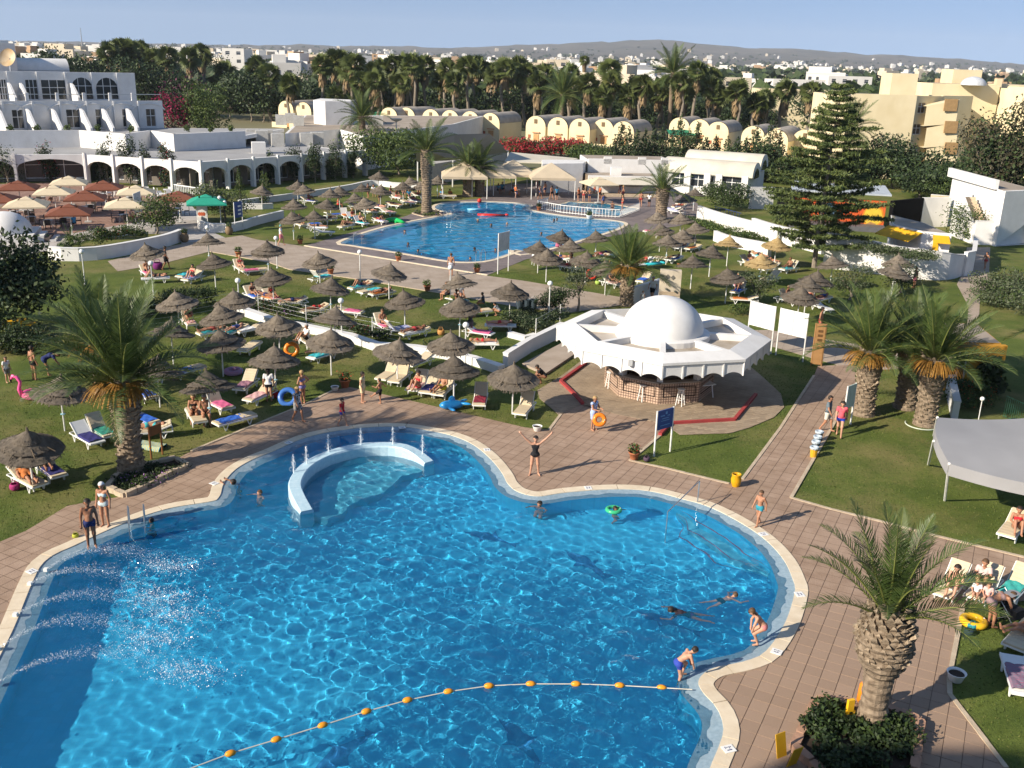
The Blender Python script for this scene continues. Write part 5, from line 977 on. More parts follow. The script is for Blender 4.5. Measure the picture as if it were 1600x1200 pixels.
X('boy standing in the water beside the leaning man', T('i',1548,1040,WL),-130, 'tread', 0, 'brown', (),1.5, True)
X('child in the water holding the pool ladder', T('m',712,48,WL),-160, 'tread', 2, 'dark', (),1.3, True, longh=True)
X('blond woman sitting beside a bald man on the lounger', T('i',1160,600),-75, 'sit', 1, 'blond', (('briefs', BK),('top', BK)),1.66, True)
X('bald man in black trunks sitting on the lounger edge', T('i',1225,610),-65, 'sit', 1, 'grey', (('trunks', BK),),1.76, True, .05)
X('man in grey shirt and white shorts walking by the bucket row', T('l',420,662),-35, 'walk', 1, 'dark', (('shirt', (.13,.17,.2)),('shorts', (.6,.57,.5))),1.70, True)
X('woman in coral shirt and blue shorts walking past the info board', T('l',497,692),-110, 'walk', 0, 'dark', (('shirt', (.62,.10,.13)),('trunks', (.02,.05,.4))),1.66, True, .04, longh=True)
X('woman in bikini bending over the black stroller', T('p',1052,568),10, 'bend', 1, 'brown', (('briefs', (.3,.2,.2)),('top', (.3,.2,.2))),1.66, True)
X('man sitting with legs crossed on the lounger nearest the paving', T('p',885,405,.40),-125, 'kneesup', 0, 'dark', (('trunks', WH),),1.7, True, z=.40)
X('woman in white top sitting behind the toddlers', T('p',1010,375,.40),-120, 'kneesup', 1, 'brown', (('shirt', (.6,.45,.42)),('briefs', (.5,.4,.4))),1.65, True, z=.40)
X('toddler in white shirt on the lounger', T('p',985,425,.40),-120, 'sitlong', 0, 'blond', (('shirt', WH),),.98, True, z=.40)
X('toddler in pale pink shirt on the lounger end', T('p',1035,440,.40),-120, 'sitlong', 0, 'brown', (('shirt', (.65,.42,.40)),),1.0, True, z=.40)
X('woman with red swim top on the lounger by the grey tent', T('p',1165,130,.40),-110, 'kneesup', 1, 'dark', (('top', RD),('briefs', (.3,.25,.2))),1.65, True, z=.40)
X('person stretching a leg beside the beige lounger and stroller', T('p',1230,600,.40),175, 'sitlong', 1, 'dark', (('trunks', BK),),1.7, True, z=.40)
X('boy in white shirt and checked shorts by the hedge', T('i',50,372),-30, 'stand', 0, 'brown', (('shirt', WH),('shorts', (.2,.2,.2))),1.3)
X('man in black trunks standing beside the flamingo float', T('i',208,358),60, 'stand', 1, 'dark', (('trunks', BK),),1.74)
X('person wrapped in navy towel bending behind the flamingo umbrella', T('i',292,332),30, 'bend', 1, 'dark', (('shirt', NV),('trunks', NV)),1.7)
X('man in black shorts walking on the far lawn edge', T('e',990,655),10, 'walk', 2, 'dark', (('shorts', BK),),1.78)
X('man in white shirt, pink shorts and green cap on the sandy path', T('f',150,508),0, 'walk', 0, 'grey', (('shirt', WH),('shorts', (.6,.2,.25))),1.74, cap=(.1,.3,.3))
X('bather in striped trunks behind the globe lamp on the path', T('f',1160,688),90, 'stand', 1, 'brown', (('trunks', (.5,.5,.55)),),1.7)
X('man in white vest holding a toddler by the hand near the shower wall', T('g',832,842),-120, 'walk', 0, 'grey', (('shirt', WH),('shorts', BK)),1.76)
X('toddler in white beside the man in white vest', T('g',775,860),-100, 'stand', 0, 'blond', (('dress', WH),),.95)
X('woman in dark shirt holding a pink hat beside the lamp', T('f',1275,1048),120, 'hold', 1, 'dark', (('shirt', (.05,.06,.08)),('shorts', (.1,.1,.12))),1.66, longh=True)
X('man sitting on a lounger with his back to the sun by the path', T('f',1140,838),160, 'sit', 1, 'brown', (('trunks', BK),),1.74)
X('woman in white sitting behind the man by the path', T('f',1215,835),-60, 'sit', 1, 'dark', (('shirt', WH),),1.6)
X('boy squatting on the lawn by the round umbrella', T('f',1430,925),160, 'squat', 1, 'dark', (('shirt', (.25,.27,.3)),),1.4)
X('boy in dark shirt sitting on the lounger by the path', T('f',1350,885),170, 'sit', 1, 'dark', (('shirt', (.05,.07,.1)),),1.45)
X('man in white shirt sitting up reading on a lounger by the orange ring', T('j',300,115,.40),-140, 'kneesup', 1, 'grey', (('shirt', WH),('trunks', BK)),1.74, z=.40)
X('sunbather in dark swimsuit lying on the teal-towel lounger', T('j',400,190,.42),195, 'prone', 1, 'blond', (('onepiece', BK),),1.65, z=.42)
X('woman in red bikini sitting on the striped towel', T('j',965,400,.42),-120, 'kneesup', 1, 'dark', (('top', RD),('briefs', RD)),1.65, True, longh=True, z=.42)
X('man in yellow shorts reclining on the beige lounger', T('j',1115,410,.42),-125, 'sitlong', 1, 'dark', (('shorts', (.6,.55,.03)),),1.75, True, z=.42)
X('sunbather in turquoise bikini lying behind the stout palm', T('i',880,640,.42),-170, 'lie', 1, 'dark', (('briefs', (.05,.4,.42)),('top', (.05,.4,.42))),1.65, z=.42)
X('sunbather wrapped in orange patterned cloth on the lounger', T('i',160,930,.42),-48, 'lie', 1, 'dark', (('dress', (.42,.13,.03)),('shorts', (.42,.13,.03))),1.7, True, z=.42)
X('person in blue clothes lying under the umbrella by the flower bed', T('i',260,860,.42),-50, 'sitlong', 2, 'dark', (('shirt', (.03,.06,.2)),('shorts', BK)),1.7, z=.42)
X('man drinking at the ramp foot beside the domed bar umbrella', T('k',165,375),180, 'squat', 2, 'dark', (('shirt', BK),),1.6)
# bathers further off
rp_ = random.Random(11); WRS = [(('trunks', BK),),(('trunks', NV),),(('trunks', (.4,.05,.05)),),(('briefs', BK),('top', BK)),(('briefs', RD),('top', RD)),(('onepiece', (.05,.08,.25)),),(('shirt', WH),('shorts', BK)),(('shirt', (.05,.25,.45)),('shorts', BK)),(('dress', (.45,.12,.2)),),(('shirt', (.55,.14,.04)),('trunks', BK))]
def crowd(L, lab, grp, pose=('stand',), tile='f', z=0.0, hmin=1.5):
    for q, (x, y, *rest) in enumerate(L): X(lab, T(tile, x, y, z), rp_.uniform(0,360), rp_.choice(pose), rp_.choice((0,1,1,2)), rp_.choice(('dark', 'brown', 'dark', 'blond')), rp_.choice(WRS), rp_.uniform(hmin, 1.78), group=grp, longh=rp_.random() < .4, z=z)
crowd([(1400,392),(1495,384),(1320,364),(885,430),(905,505),(1300,535),(1425,540),(1275,590),(965,545)], 'bather swimming in the upper pool, head above water', 'bathers in the upper pool', ('tread',), 'f', WL)
crowd([(250,362),(268,356),(175,442)], 'bather in the narrow end of the upper pool by the kids fence', 'bathers by the kids fence', ('tread',), 'g', WL)
crowd([(395,245),(425,248),(460,248),(520,238)], 'bather standing behind the kids pool', 'bathers behind the kids pool', ('stand', 'hips'), 'g')
crowd([(660,238),(765,278),(815,278),(655,300),(490,215),(590,200),(620,205),(640,215)], 'guest in swimwear waiting in front of the pool bar', 'guests by the pool bar', ('stand', 'hips', 'walk'), 'g')
crowd([(235,236),(265,238),(145,195),(165,232),(20,225),(195,215)], 'guest standing under the beige canopies', 'guests under the canopies', ('stand', 'hips', 'walk'), 'g')
crowd([(1440,200),(1530,205),(1550,222),(1465,195)], 'guest sitting under the thatched umbrella by the beige canopies', 'seated guests by the canopies', ('sit',), 'f')
crowd([(595,325),(540,285)], 'child standing in the kids pool', 'children in the kids pool', ('stand',), 'g', -.5,1.3)
crowd([(1105,215),(1155,215),(490,290),(520,218),(880,222),(910,235),(970,208),(800,215),(545,392),(940,255),(700,215),(850,232)], 'guest sitting among the crowded loungers behind the upper pool', 'guests on the crowded lawn', ('sit', 'kneesup'), 'f')
crowd([(738,262),(668,225)], 'guest standing among the crowded loungers behind the upper pool', 'standing guests on the crowded lawn', ('stand',), 'f')
crowd([(350,630),(575,690),(475,700),(270,545)], 'guest sitting on the lawn between upper pool and domed bar', 'guests on the bar-side lawn', ('sit', 'hips'), 'g')
crowd([(305,275),(445,405),(90,315),(785,365),(60,320)], 'guest sitting at a terrace table under the square parasols', 'guests on the terrace', ('sit',), 'e')
crowd([(660,310)], 'waiter walking between the terrace tables', 'waiters', ('walk',), 'e')
crowd([(945,760)], 'man standing beside the shrub in front of the stage wall', 'guests by the stage', ('stand',), 'h'); crowd([(1365,650)], 'child in pink walking on the side path', 'guests on the side path', ('walk',), 'h', 0,1.3); crowd([(380,1040)], 'woman in white behind the wooden notice board', 'guests by the gate', ('stand',), 'h')
LB = [o for o in COL.objects if o.name.startswith('sun_lounger') and o.get('group', '').startswith('loungers on ') and o['group'] != 'loungers on the lawns']
for q, o in enumerate(LB):
    if q % 5 in (1,3,4) or q % 7 == 0:
        a = math.degrees(o.rotation_euler[2]); up = o['label'].find('raised') >= 0; zone = o['group'][12:]
        X(('sunbather reclining against a raised lounger, ' if up else 'sunbather stretched out on a lounger, ') + zone, (o.location.x, o.location.y, .42), a + 180, rp_.choice(('kneesup', 'sitlong')) if up else rp_.choice(('lie', 'lieknee', 'prone')), rp_.choice((0,1,1,2)), rp_.choice(('dark', 'brown', 'blond')), rp_.choice(WRS[:6]), rp_.uniform(1.55,1.75), group='sunbathers on ' + zone)
# ================================================================ buildings
M_glass = mat('window_glass', (.025,.032,.04),.08, var=.3, scale=.4, spec=.6); M_frame = mat('white_frame', (.7,.7,.7),.5, var=.04)
M_cream = mat('cream_render', (.68,.575,.36),.85, scale=.5, col2=(.74,.64,.43), bump=.1, dirt=.22); M_vault = mat('vault_roof', (.30,.27,.24),.9, scale=.6, col2=(.42,.38,.33), dirt=.4)
M_roof = mat('flat_roof', (.30,.25,.20),.95, scale=.4, col2=(.40,.34,.28), dirt=.5); M_roofg = mat('flat_roof_grey', (.30,.30,.31),.95, scale=.4, col2=(.37,.37,.37), dirt=.5)
M_fabric = mat('canopy_beige', (.60,.50,.36),.85, scale=1, var=.06, trans=.15); M_cgrey = mat('canopy_grey', (.29,.29,.30),.8, scale=.8, var=.06); M_cwhite = mat('canopy_white', (.60,.56,.47),.8, scale=.5, var=.08, dirt=.45)
M_yel = mat('yellow_paint', (.66,.36,.01),.7, var=.08, scale=3); M_orange = mat('orange_render', (.50,.25,.03),.85, scale=1, var=.1, dirt=.3); M_black = mat('black_panel', (.006,.006,.007),.95, spec=.1); M_shut = mat('shutter_grey', (.45,.47,.46),.5, var=.05)
M_tank = mat('unit_grey', (.50,.49,.46),.6, dirt=.4); M_wood = mat('notice_wood', (.33,.18,.07),.7, scale=4)
def archo(u0, u1, z0, zs, rise, n=9):
    c, a = (u0 + u1) / 2,(u1 - u0) / 2; return [(u0, z0),(u1, z0)] + [(c + a * math.cos(math.pi * k / (n - 1)), zs + rise * math.sin(math.pi * k / (n - 1))) for k in range(n)]
def recto(u0, u1, z0, z1): return [(u0, z0),(u1, z0),(u1, z1),(u0, z1)]
def face(p0, p1, z0, z1, ops, th, m, parent, name='wall', pane=True, setback=.12, mull=2, top=None, glass=None):
    """a wall standing on the line p0-p1 with real openings; every opening gets a window part with frame and pane"""
    o = parent.matrix_basis.translation if parent else Vector((0,0,0)); a, c = Vector(p0[:2]), Vector(p1[:2]); d = (c - a); L = d.length; d = d / L; n = Vector((-d.y, d.x)); P = lambda u, z, k: (a.x + d.x * u + n.x * k - o.x, a.y + d.y * u + n.y * k - o.y, z - o.z)
    outer = top or [(0, z0),(L, z0),(L, z1),(0, z1)]; loops = [outer] + [q for q in ops if q[0][1] > z0 + .02]; notch = [q for q in ops if q[0][1] <= z0 + .02]
    if notch:      # openings that reach the floor are cut out of the outline
        bt = []
        for q in sorted(notch, key=lambda q: q[0][0]): bt += [(q[0][0], z0)] + q[2:][::-1] + [(q[1][0], z0)] if len(q) > 4 else [(q[0][0], z0), q[3], q[2], (q[1][0], z0)]
        loops[0] = [outer[0]] + bt + outer[1:]
    fl = [p for lp in loops for p in lp]; k = len(fl); vs = [P(u, z, 0) for u, z in fl] + [P(u, z, th) for u, z in fl]; fs = []
    for t in tessellate_polygon([[Vector((u, z, 0)) for u, z in lp] for lp in loops]): fs += [tuple(t), tuple(i + k for i in t[::-1])]
    q0 = 0
    for lp in loops:
        for j in range(len(lp)): fs.append((q0 + j, q0 + (j + 1) % len(lp), k + q0 + (j + 1) % len(lp), k + q0 + j))
        q0 += len(lp)
    b = MB(); b.add(vs, fs); w_ = b.build(name, m, parent)
    if pane:
        for q in ops:
            us = [p[0] for p in q]; zs = [p[1] for p in q]; u0, u1, za, zb = min(us), max(us), min(zs), max(zs); fr = MB(); s = setback
            for i in range(mull + 1): u = u0 + .03 + (u1 - u0 - .06) * i / mull; fr.add([P(u - .04, za, s), P(u + .04, za, s), P(u + .04, zb, s), P(u - .04, zb, s), P(u - .04, za, s + .05), P(u + .04, za, s + .05), P(u + .04, zb, s + .05), P(u - .04, zb, s + .05)], [(0,1,2,3),(0,3,7,4),(1,5,6,2)])
            for z in (za + .04, za + (zb - za) * .62): fr.add([P(u0, z - .04, s - .003), P(u1, z - .04, s - .003), P(u1, z + .04, s - .003), P(u0, z + .04, s - .003)], [(0,1,2,3)])
            wn_ = fr.build('window', M_frame, parent); g = MB(); g.add([P(u, z, s + .03) for u, z in q], [tuple(range(len(q)))]); g.build('pane', glass or M_glass, wn_)
    return w_
def block(parent, poly, z0, z1, m, roof=None, name='wall', par=.0, rz=None):
    o = parent.matrix_basis.translation; L = [(p[0] - o.x, p[1] - o.y) for p in ccw(np.array([tuple(p)[:2] for p in poly]))]; b = MB(); b.prism(L, z0 - o.z, z1 - o.z); w_ = b.build(name, m, parent)
    if roof:
        c = np.mean(L, 0); b = MB(); b.sheet([tuple(c + (np.array(p) - c) * .97) for p in L], z1 - o.z + .006); b.build('roof', roof, parent)
    return w_
def bld(name, label, p, cat='building'): t = thing(name, label, cat, (p[0], p[1], 0)); t.matrix_basis = Matrix.Translation((p[0], p[1], 0)); return t
bx = lambda t, c, d, m, name, rz=0.0: MB().box((0,0,0), d).build(name, m, t, loc=(c[0] - t.location.x, c[1] - t.location.y, c[2]), rz=rz)
# ---------------------------------------------------------------- domed octagonal bar
BC_, BR, RZ0 = Vector((7.45,47.7,0)),5.35, R(172.5)
bar = bld('domed_bar', 'white octagonal poolside bar with central dome and scalloped eaves', BC_, 'bar'); og = lambda r, z: [(r * math.cos(RZ0 + k * math.pi / 4), r * math.sin(RZ0 + k * math.pi / 4), z) for k in range(8)]
M_bar = mat('bar_white', (.66,.655,.645),.8, scale=1.2, col2=(.73,.725,.715), bump=.15, bscale=9, dirt=.3)
b = MB(); b.prism([p[:2] for p in og(4.75,0)], 2.45,2.72); b.build('roof_slab', mat('bar_roof_floor', (.36,.30,.235),.9, scale=.8, col2=(.54,.50,.45), dirt=.9), bar)
for k in range(8):
    A, B = og(BR, 0)[k], og(BR, 0)[(k + 1) % 8]; C, D = og(4.35,0)[k], og(4.35,0)[(k + 1) % 8]; b = MB()
    b.add([(*A[:2], 2.88),(*B[:2], 2.88),(*D[:2], 3.10),(*C[:2], 3.10),(*A[:2], 2.76),(*B[:2], 2.76),(*D[:2], 2.70),(*C[:2], 2.70)], [(0,1,2,3),(0,4,5,1),(3,2,6,7),(4,7,6,5)]); b.build('parapet', M_bar, bar)
    a, c = Vector(A[:2]) * .985, Vector(B[:2]) * .985; n = 4
    for j in range(n):      # scalloped valance panels
        p, q = a.lerp(c, j / n), a.lerp(c, (j + 1) / n); d = (q - p); L = d.length; d /= L; nn = Vector((d.y, -d.x)); nn = nn if nn.dot(p) > 0 else -nn; g = .03
        pr = [(g, 2.78),(L - g, 2.78)] + [(L - g - (L - 2 * g) * i / 8,2.10 + .17 * math.sin(math.pi * i / 8) ** .8) for i in range(9)]; b = MB(); m_ = len(pr)
        vs = [(*(p + d * u - nn * .0), z) for u, z in pr] + [(*(p + d * u - nn * .06), z) for u, z in pr]; b.add(vs, [tuple(range(m_)), tuple(range(m_, 2 * m_))[::-1]] + [(i, m_ + i, m_ + (i + 1) % m_, (i + 1) % m_) for i in range(m_)]); b.build('valance_panel', M_bar, bar)
        b = MB(); b.box((p.x + nn.x * .01, p.y + nn.y * .01,2.44),(.07,.07,.72), math.atan2(d.y, d.x)); b.build('valance_rib', M_bar, bar)
for k in range(8):
    a = RZ0 + k * math.pi / 4; b = MB(); b.box((3.15,0,2.86),(2.55,.26,.34)); b.build('roof_rib', M_bar, bar, rz=a)
b = MB(); b.lathe([(2.35,2.70),(2.35,2.98),(2.25,3.03),(1.98,3.04)], 40, cap=False); b.build('dome_drum', M_bar, bar)
b = MB(); b.lathe([(2.02,3.0)] + [(2.02 * math.cos(t),3.02 + 1.72 * math.sin(t)) for t in np.linspace(.04, math.pi / 2,14)], 40, cap=False); b.build('dome', M_bar, bar, True)
M_tile = mat('counter_tile', (.50,.37,.29),.4); _n, _l = M_tile.node_tree.nodes, M_tile.node_tree.links; _br = _n.new('ShaderNodeTexBrick'); _br.offset = 0; _br.inputs['Scale'].default_value = 1; _br.inputs['Brick Width'].default_value = .13; _br.inputs['Row Height'].default_value = .13; _br.inputs['Mortar Size'].default_value = .016; _br.inputs['Color1'].default_value = (.52,.38,.29,1); _br.inputs['Color2'].default_value = (.46,.33,.25,1); _br.inputs['Mortar'].default_value = (.10,.06,.045,1)
_tc = [x for x in _n if x.type == 'TEX_COORD'][0]; _l.new(_tc.outputs['UV'], _br.inputs['Vector']); _l.new(_br.outputs[0], _n['Principled BSDF'].inputs['Base Color'])
for k in range(8):
    A, B = Vector(og(2.75,0)[k][:2]), Vector(og(2.75,0)[(k + 1) % 8][:2]); L = (B - A).length; d = (B - A) / L; nn = Vector((d.y, -d.x)); nn = nn if nn.dot(A) > 0 else -nn; b = MB(); C, D = A - nn * .2, B - nn * .2
    b.add([(*A, 0),(*B, 0),(*B, 1.08),(*A, 1.08),(*C, 0),(*D, 0),(*D, 1.08),(*C, 1.08)], [(0,1,2,3),(4,7,6,5),(3,2,6,7)]); o = b.build('counter_panel', M_tile, bar); uv = o.data.uv_layers.new(name='UV')
    for i, (u, v) in enumerate([(0,0),(L, 0),(L, 1.08),(0,1.08)] * 2 + [(0,0),(L, 0),(L, .2),(0,.2)]): uv.data[i].uv = (u, v)
    b = MB(); q = lambda u, z: (*(A + d * u + nn * .012), z)
    for u0, u1, z0, z1 in ((.2, L - .2,.36,.40),(.2, L - .2,.84,.88),(.2,.24,.40,.84),(L - .24, L - .2,.40,.84)): b.add([q(u0, z0), q(u1, z0), q(u1, z1), q(u0, z1)], [(0,1,2,3)])
    b.build('counter_frame', M_black, bar); b = MB(); b.add([(*(A + nn * .12),1.081),(*(B + nn * .12),1.081),(*(D - nn * .1),1.081),(*(C - nn * .1),1.081),(*(A + nn * .12),1.13),(*(B + nn * .12),1.13),(*(D - nn * .1),1.13),(*(C - nn * .1),1.13)], [(0,1,5,4),(4,5,6,7),(0,3,2,1),(2,3,7,6)]); b.build('counter_top', mat('counter_top', (.35,.32,.28),.5), bar)
    b = MB(); p = A * .93; b.box((p.x, p.y, 1.8),(.28,.28,1.34), RZ0 + k * math.pi / 4); b.build('column', M_bar, bar)
b = MB(); b.lathe([(1.2,0),(1.2,2.46)], 8, cap=False); b.build('back_store', mat('bar_store', (.20,.17,.15),.8), bar)
bx(bar, BC_ + Vector((-2.1,-4.58,2.66)),(.22,.16,.3), M_plastic, 'spotlight', .25)
M_stool = M_plastic; b = MB(); b.lathe([(.15,.70),(.17,.72),(.17,.75),(.001,.76)], 10); STM = b.mesh('seat', M_stool); b = MB(); b.tube([(.10,.0,.71),(.20,0,0)], .022,5); SLG = b.mesh('leg', M_stool); b = MB(); b.lathe([(.16,.26),(.175,.27),(.16,.28)], 8, cap=False); SRG = b.mesh('footring', M_stool)
def stool(label, p, rz=0):
    t = thing('bar_stool', label, 'stool', p, rz, 'white stools at the domed bar', 1.15); link('seat', STM, t); link('footring', SRG, t)
    for k in range(4): link('leg', SLG, t, None, R(45 + 90 * k))
for x, y, s_ in ((580,410,'by the ramp side of the domed bar counter'),(775,490,'in the middle of the domed bar counter'),(1000,515,'in front of the counter panel facing the blue sign')): stool('white plastic bar stool ' + s_, T('k', x, y - 6), x)
def table(label, p, rz=0, m=M_plastic, s=1.0, w=.8, grp=None, round_=False):
    t = thing('table', label, 'table', p, rz, grp, s); b = MB()
    if round_: b.lathe([(.45,.69),(.46,.70),(.46,.725),(.001,.73)], 16)
    else: b.box((0,0,.71),(w, w, .04))
    b.build('table_top', m, t)
    for a in range(4): b = MB(); b.tube([(w * .32 * (1 if a & 1 else -1), w * .32 * (1 if a & 2 else -1),.70),(w * .42 * (1 if a & 1 else -1), w * .42 * (1 if a & 2 else -1),0)], .03,5); b.build('leg', m, t)
    return t
table('small white plastic table beside the domed bar counter', T('k',1140,455),.4)
# ---------------------------------------------------------------- hotel, arcade wing (white, arched openings)
A0, A1_, AL = T('a',1205,1140), T('b',655,1045), T('a',520,1090); AL = A0 + (AL - A0) * 1.0; AF = AL + (AL - A0).normalized() * 6 + Vector((-30,-14,0))
hz = foot_h(A0, Z('a',1205,965)); arc = bld('arcade_wing', 'white restaurant wing with arched arcade and flat grey roof', A0)
def arcade(p0, p1, n, zs, rise, par, gap=.34, z0=0):
    L = (Vector(p1[:2]) - Vector(p0[:2])).length; w_ = L / n; ops = [archo(i * w_ + gap / 2,(i + 1) * w_ - gap / 2, z0, zs, rise) for i in range(n)]
    face(p0, p1, z0, hz, ops, .5, M_white, par, 'arch_wall', pane=False); d = (Vector(p1[:2]) - Vector(p0[:2])).normalized(); nn = Vector((-d.y, d.x)); back = [Vector((*(Vector(q[:2]) + nn * 2.2),0)) for q in (p0, p1)]
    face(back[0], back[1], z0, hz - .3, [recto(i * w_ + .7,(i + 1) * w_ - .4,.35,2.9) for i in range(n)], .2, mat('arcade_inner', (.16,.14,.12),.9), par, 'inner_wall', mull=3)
    for i in range(n + 1): p = Vector(p0[:2]) + d * (i * w_) - nn * .06; bx(par, (p.x, p.y, hz / 2 + .1),(.28,.28, hz + .25), M_white, 'pilaster', math.atan2(d.y, d.x))
arcade(A0, A1_, 7, hz * .50,1.0, arc); arcade(AL, A0,4, hz * .52,.9, arc); arcade(AF, AL, 5, hz * .55,1.0, arc)
_d = (A1_ - A0).normalized(); NB = Vector((-_d.y, _d.x, 0)); NB = NB if NB.y > 0 else -NB
block(arc, [A0 + NB * .55 + _d * .3, A1_ + NB * .5, A1_ + NB * 16, AL + Vector((4,22,0)), AF + Vector((0,22,0)), AF + Vector((0,.8,0)), AL + Vector((.2,.7,0))], hz - .45, hz - .25, M_white, M_roofg, 'roof_slab')
bx(arc, T('a',1540,900,hz) + Vector((0,0,.45)),(1.7,1.5,1.4), M_white, 'roof_box', .3)
for x, y in ((1505,840),(1560,850),(1590,845)): bx(arc, T('a', x, y, hz) + Vector((0,0,.7)),(1.7,1.2,1.9), M_tank, 'cooling_unit', .3)
for x, y in ((130,860),(300,855),(365,850)): bx(arc, T('b', x, y, hz) + Vector((0,0,.6)),(1.7,1.3,1.7), M_tank, 'cooling_unit', .3)
# rear service roof
sv = bld('service_block', 'flat-roofed white service block with roof machines behind the arcade', T('b',500,870,hz)); q = [T('b',175,870,hz - .3),T('b',500,840,hz - .3),T('b',640,885,hz - .3),T('b',1180,800,hz - .3)]; zt = foot_h(q[0], Z('b',175,795))
block(sv, q + [q[3] + Vector((4,25,0)), q[0] + Vector((-6,42,0))], 0, zt, M_white, M_roof)
sh = T('b',415,745,zt); block(sv, [T('b',345,735,zt), T('b',415,745,zt), T('b',565,745,zt), T('b',565,745,zt) + Vector((0,6,0)), T('b',345,735,zt) + Vector((0,6,0))], zt, zt + 3.6, M_white, M_white, 'roof_house')
for x, y in ((255,750),(150,745),(205,735),(480,735),(725,750)): bx(sv, T('b', x, y, zt) + Vector((0,0,.8)),(1.6,1.2,1.5), M_tank, 'cooling_unit', .2)
b = MB(); b.tube([(0,0,0),(0,0,1.2)], .1,6); b.lathe([(.05,0),(.7,.25),(1.0,.5)], 14,(0,0,1.2), cap=False); b.build('roof_dish', M_tank, sv, loc=tuple(T('b',835,775,zt) - sv.location))
# upper hotel: parapet terrace and two balcony floors
up = bld('terraced_hotel', 'white terraced hotel with arched balconies and roof dish', T('a',480,880,hz)); z1 = hz - .3
ring = [T('a',-300,890,z1), T('a',480,880,z1), T('a',755,905,z1), T('a',905,880,z1), T('a',1040,905,z1), T('a',1465,880,z1)]; hp = foot_h(ring[1], Z('a',480,775))
for i in range(5): face(ring[i], ring[i + 1], z1, hp, [], .35, M_white, up, 'terrace_wall', pane=False)
block(up, [r_ + Vector((0,.4,0)) for r_ in ring] + [ring[-1] + Vector((2,14,0)), ring[0] + Vector((0,16,0))], hp - 1.1, hp - .6, M_white, M_roofg, 'terrace_deck')
for x in (45,205,390,570,770,1105,1245,1365): bb = MB(); leaves(bb, [((0,0,.3),(.4,.4,.45))], 120,.3, x); o = bb.build('planter_plant', [M_leaf, M_leaf2], up, loc=tuple(T('a', x, 775, hp) + Vector((0,.7,-.1)) - up.location))
EV = Vector((.80,.60,0)); NV_ = Vector((-.60,.80,0)); RB = T('a',965,770,hp - .6) + Vector((1,4,0)); RB.z = 0
def on(x, A):       # place along an oblique facade line through A where the sight line of column x crosses it
    d = ray(*Z('a', x, 600)); return (A.y * d.x - A.x * d.y) / (EV.x * d.y - EV.y * d.x)
def floor_(A, zb, zt_, ops, x0, x1, th, mull):
    s0 = on(x0, A); P = A + EV * s0; u = lambda x: on(x, A) - s0; face(P, A + EV * on(x1, A), zb, zt_, ops(u), th, M_white, up, 'floor_wall', mull=mull); return lambda x: A + EV * on(x, A)
def fin(P, zb_, zt_, ln=5.0):
    bb = MB(); pr = [(0, zb_),(0, zt_),(-ln * .35, zt_ - .3),(-ln, zb_ + .9),(-ln, zb_)]; vs = [tuple(P + EV * s + NV_ * y + Vector((0,0, z)) - up.location) for s in (-.15,.15) for y, z in pr]; bb.add(vs, [(0,1,2,3,4),(9,8,7,6,5)] + [(i, 5 + i, 5 + (i + 1) % 5,(i + 1) % 5) for i in range(5)]); bb.build('balcony_fin', M_white, up)
EA = math.atan2(EV.y, EV.x); zb, zm = hp - 1.0, foot_h(RB, Z('a',965,597)); Q1 = floor_(RB, zb, zm, lambda u: [recto(u(a), u(c), zb + .6, zb + 3.0) for a, c in ((60,130),(385,465),(560,625),(720,775),(862,920))], -320,965,.4,2)
for a in (35,205,385,550,720,880):
    P = Q1(a); bb = MB(); bb.tube([tuple(P + EV * (2.3 * math.sin(t)) - NV_ * .05 + Vector((0,0, zb + 2.6 + 1.2 * math.cos(t))) - up.location) for t in np.linspace(-1.3,1.3,9)], .09,5); bb.build('window_brow', M_white, up)
for x in (-20,150,300,470,600,745): fin(Q1(x), zb, zb + 3.2,5)
for x in (10,190,355,515,675,822): bx(up, Q1(x) - NV_ * .1 + Vector((0,0, zm - 1.7)),(.25,.25,3.4), M_white, 'pilaster', EA)
A2_ = RB + NV_ * 5; A2_ = A2_ + EV * on(815, A2_); zt2 = foot_h(A2_, Z('a',815,405)); zt2 = foot_h(A2_ + EV * (on(600, A2_)), Z('a',600,432)); Q2 = floor_(A2_, zm - .6, zt2, lambda u: [recto(u(5), u(52), zm - .1, zm + 2.5), recto(u(162), u(235), zm - .1, zm + 2.5), recto(u(255), u(402), zm - .1, zm + 2.5), archo(u(432), u(562), zm - .1, zm + 1.3,1.6), archo(u(578), u(712), zm - .1, zm + 1.3,1.6)], -320,815,.5,3)
block(up, [Q2(-320) + NV_ * .6, Q2(815) + NV_ * .6, Q2(815) + NV_ * 14, Q2(-320) + NV_ * 14], zb, zt2 - .6, M_white, M_roof, 'floor_block'); block(up, [Q1(-320) + NV_ * .45, Q1(965) + NV_ * .45, Q1(965) + NV_ * 14, Q1(-320) + NV_ * 14], zb - 2, zm - .9, M_white, M_roofg, 'floor_block')
for x in (65,240,405,562,712): bx(up, Q2(x) - NV_ * .1 + Vector((0,0, zt2 - 1.6)),(.3,.25,3.2), M_white, 'pilaster', EA)
for x in (165,345,505,660,795): bx(up, Q1(x) + NV_ * .2 + Vector((0,0, zm + .5)),(.4,.3,1.1), M_white, 'parapet_post', EA)
P, Q = Q1(-320), Q1(960); bx(up, (P + Q) / 2 + NV_ * .2 + Vector((0,0, zm + .85)),((Q - P).length, .08,.1), M_metal, 'balcony_rail', EA)
for x in (60,130,430): fin(Q2(x), zm - .5, zm + 2.2,4)
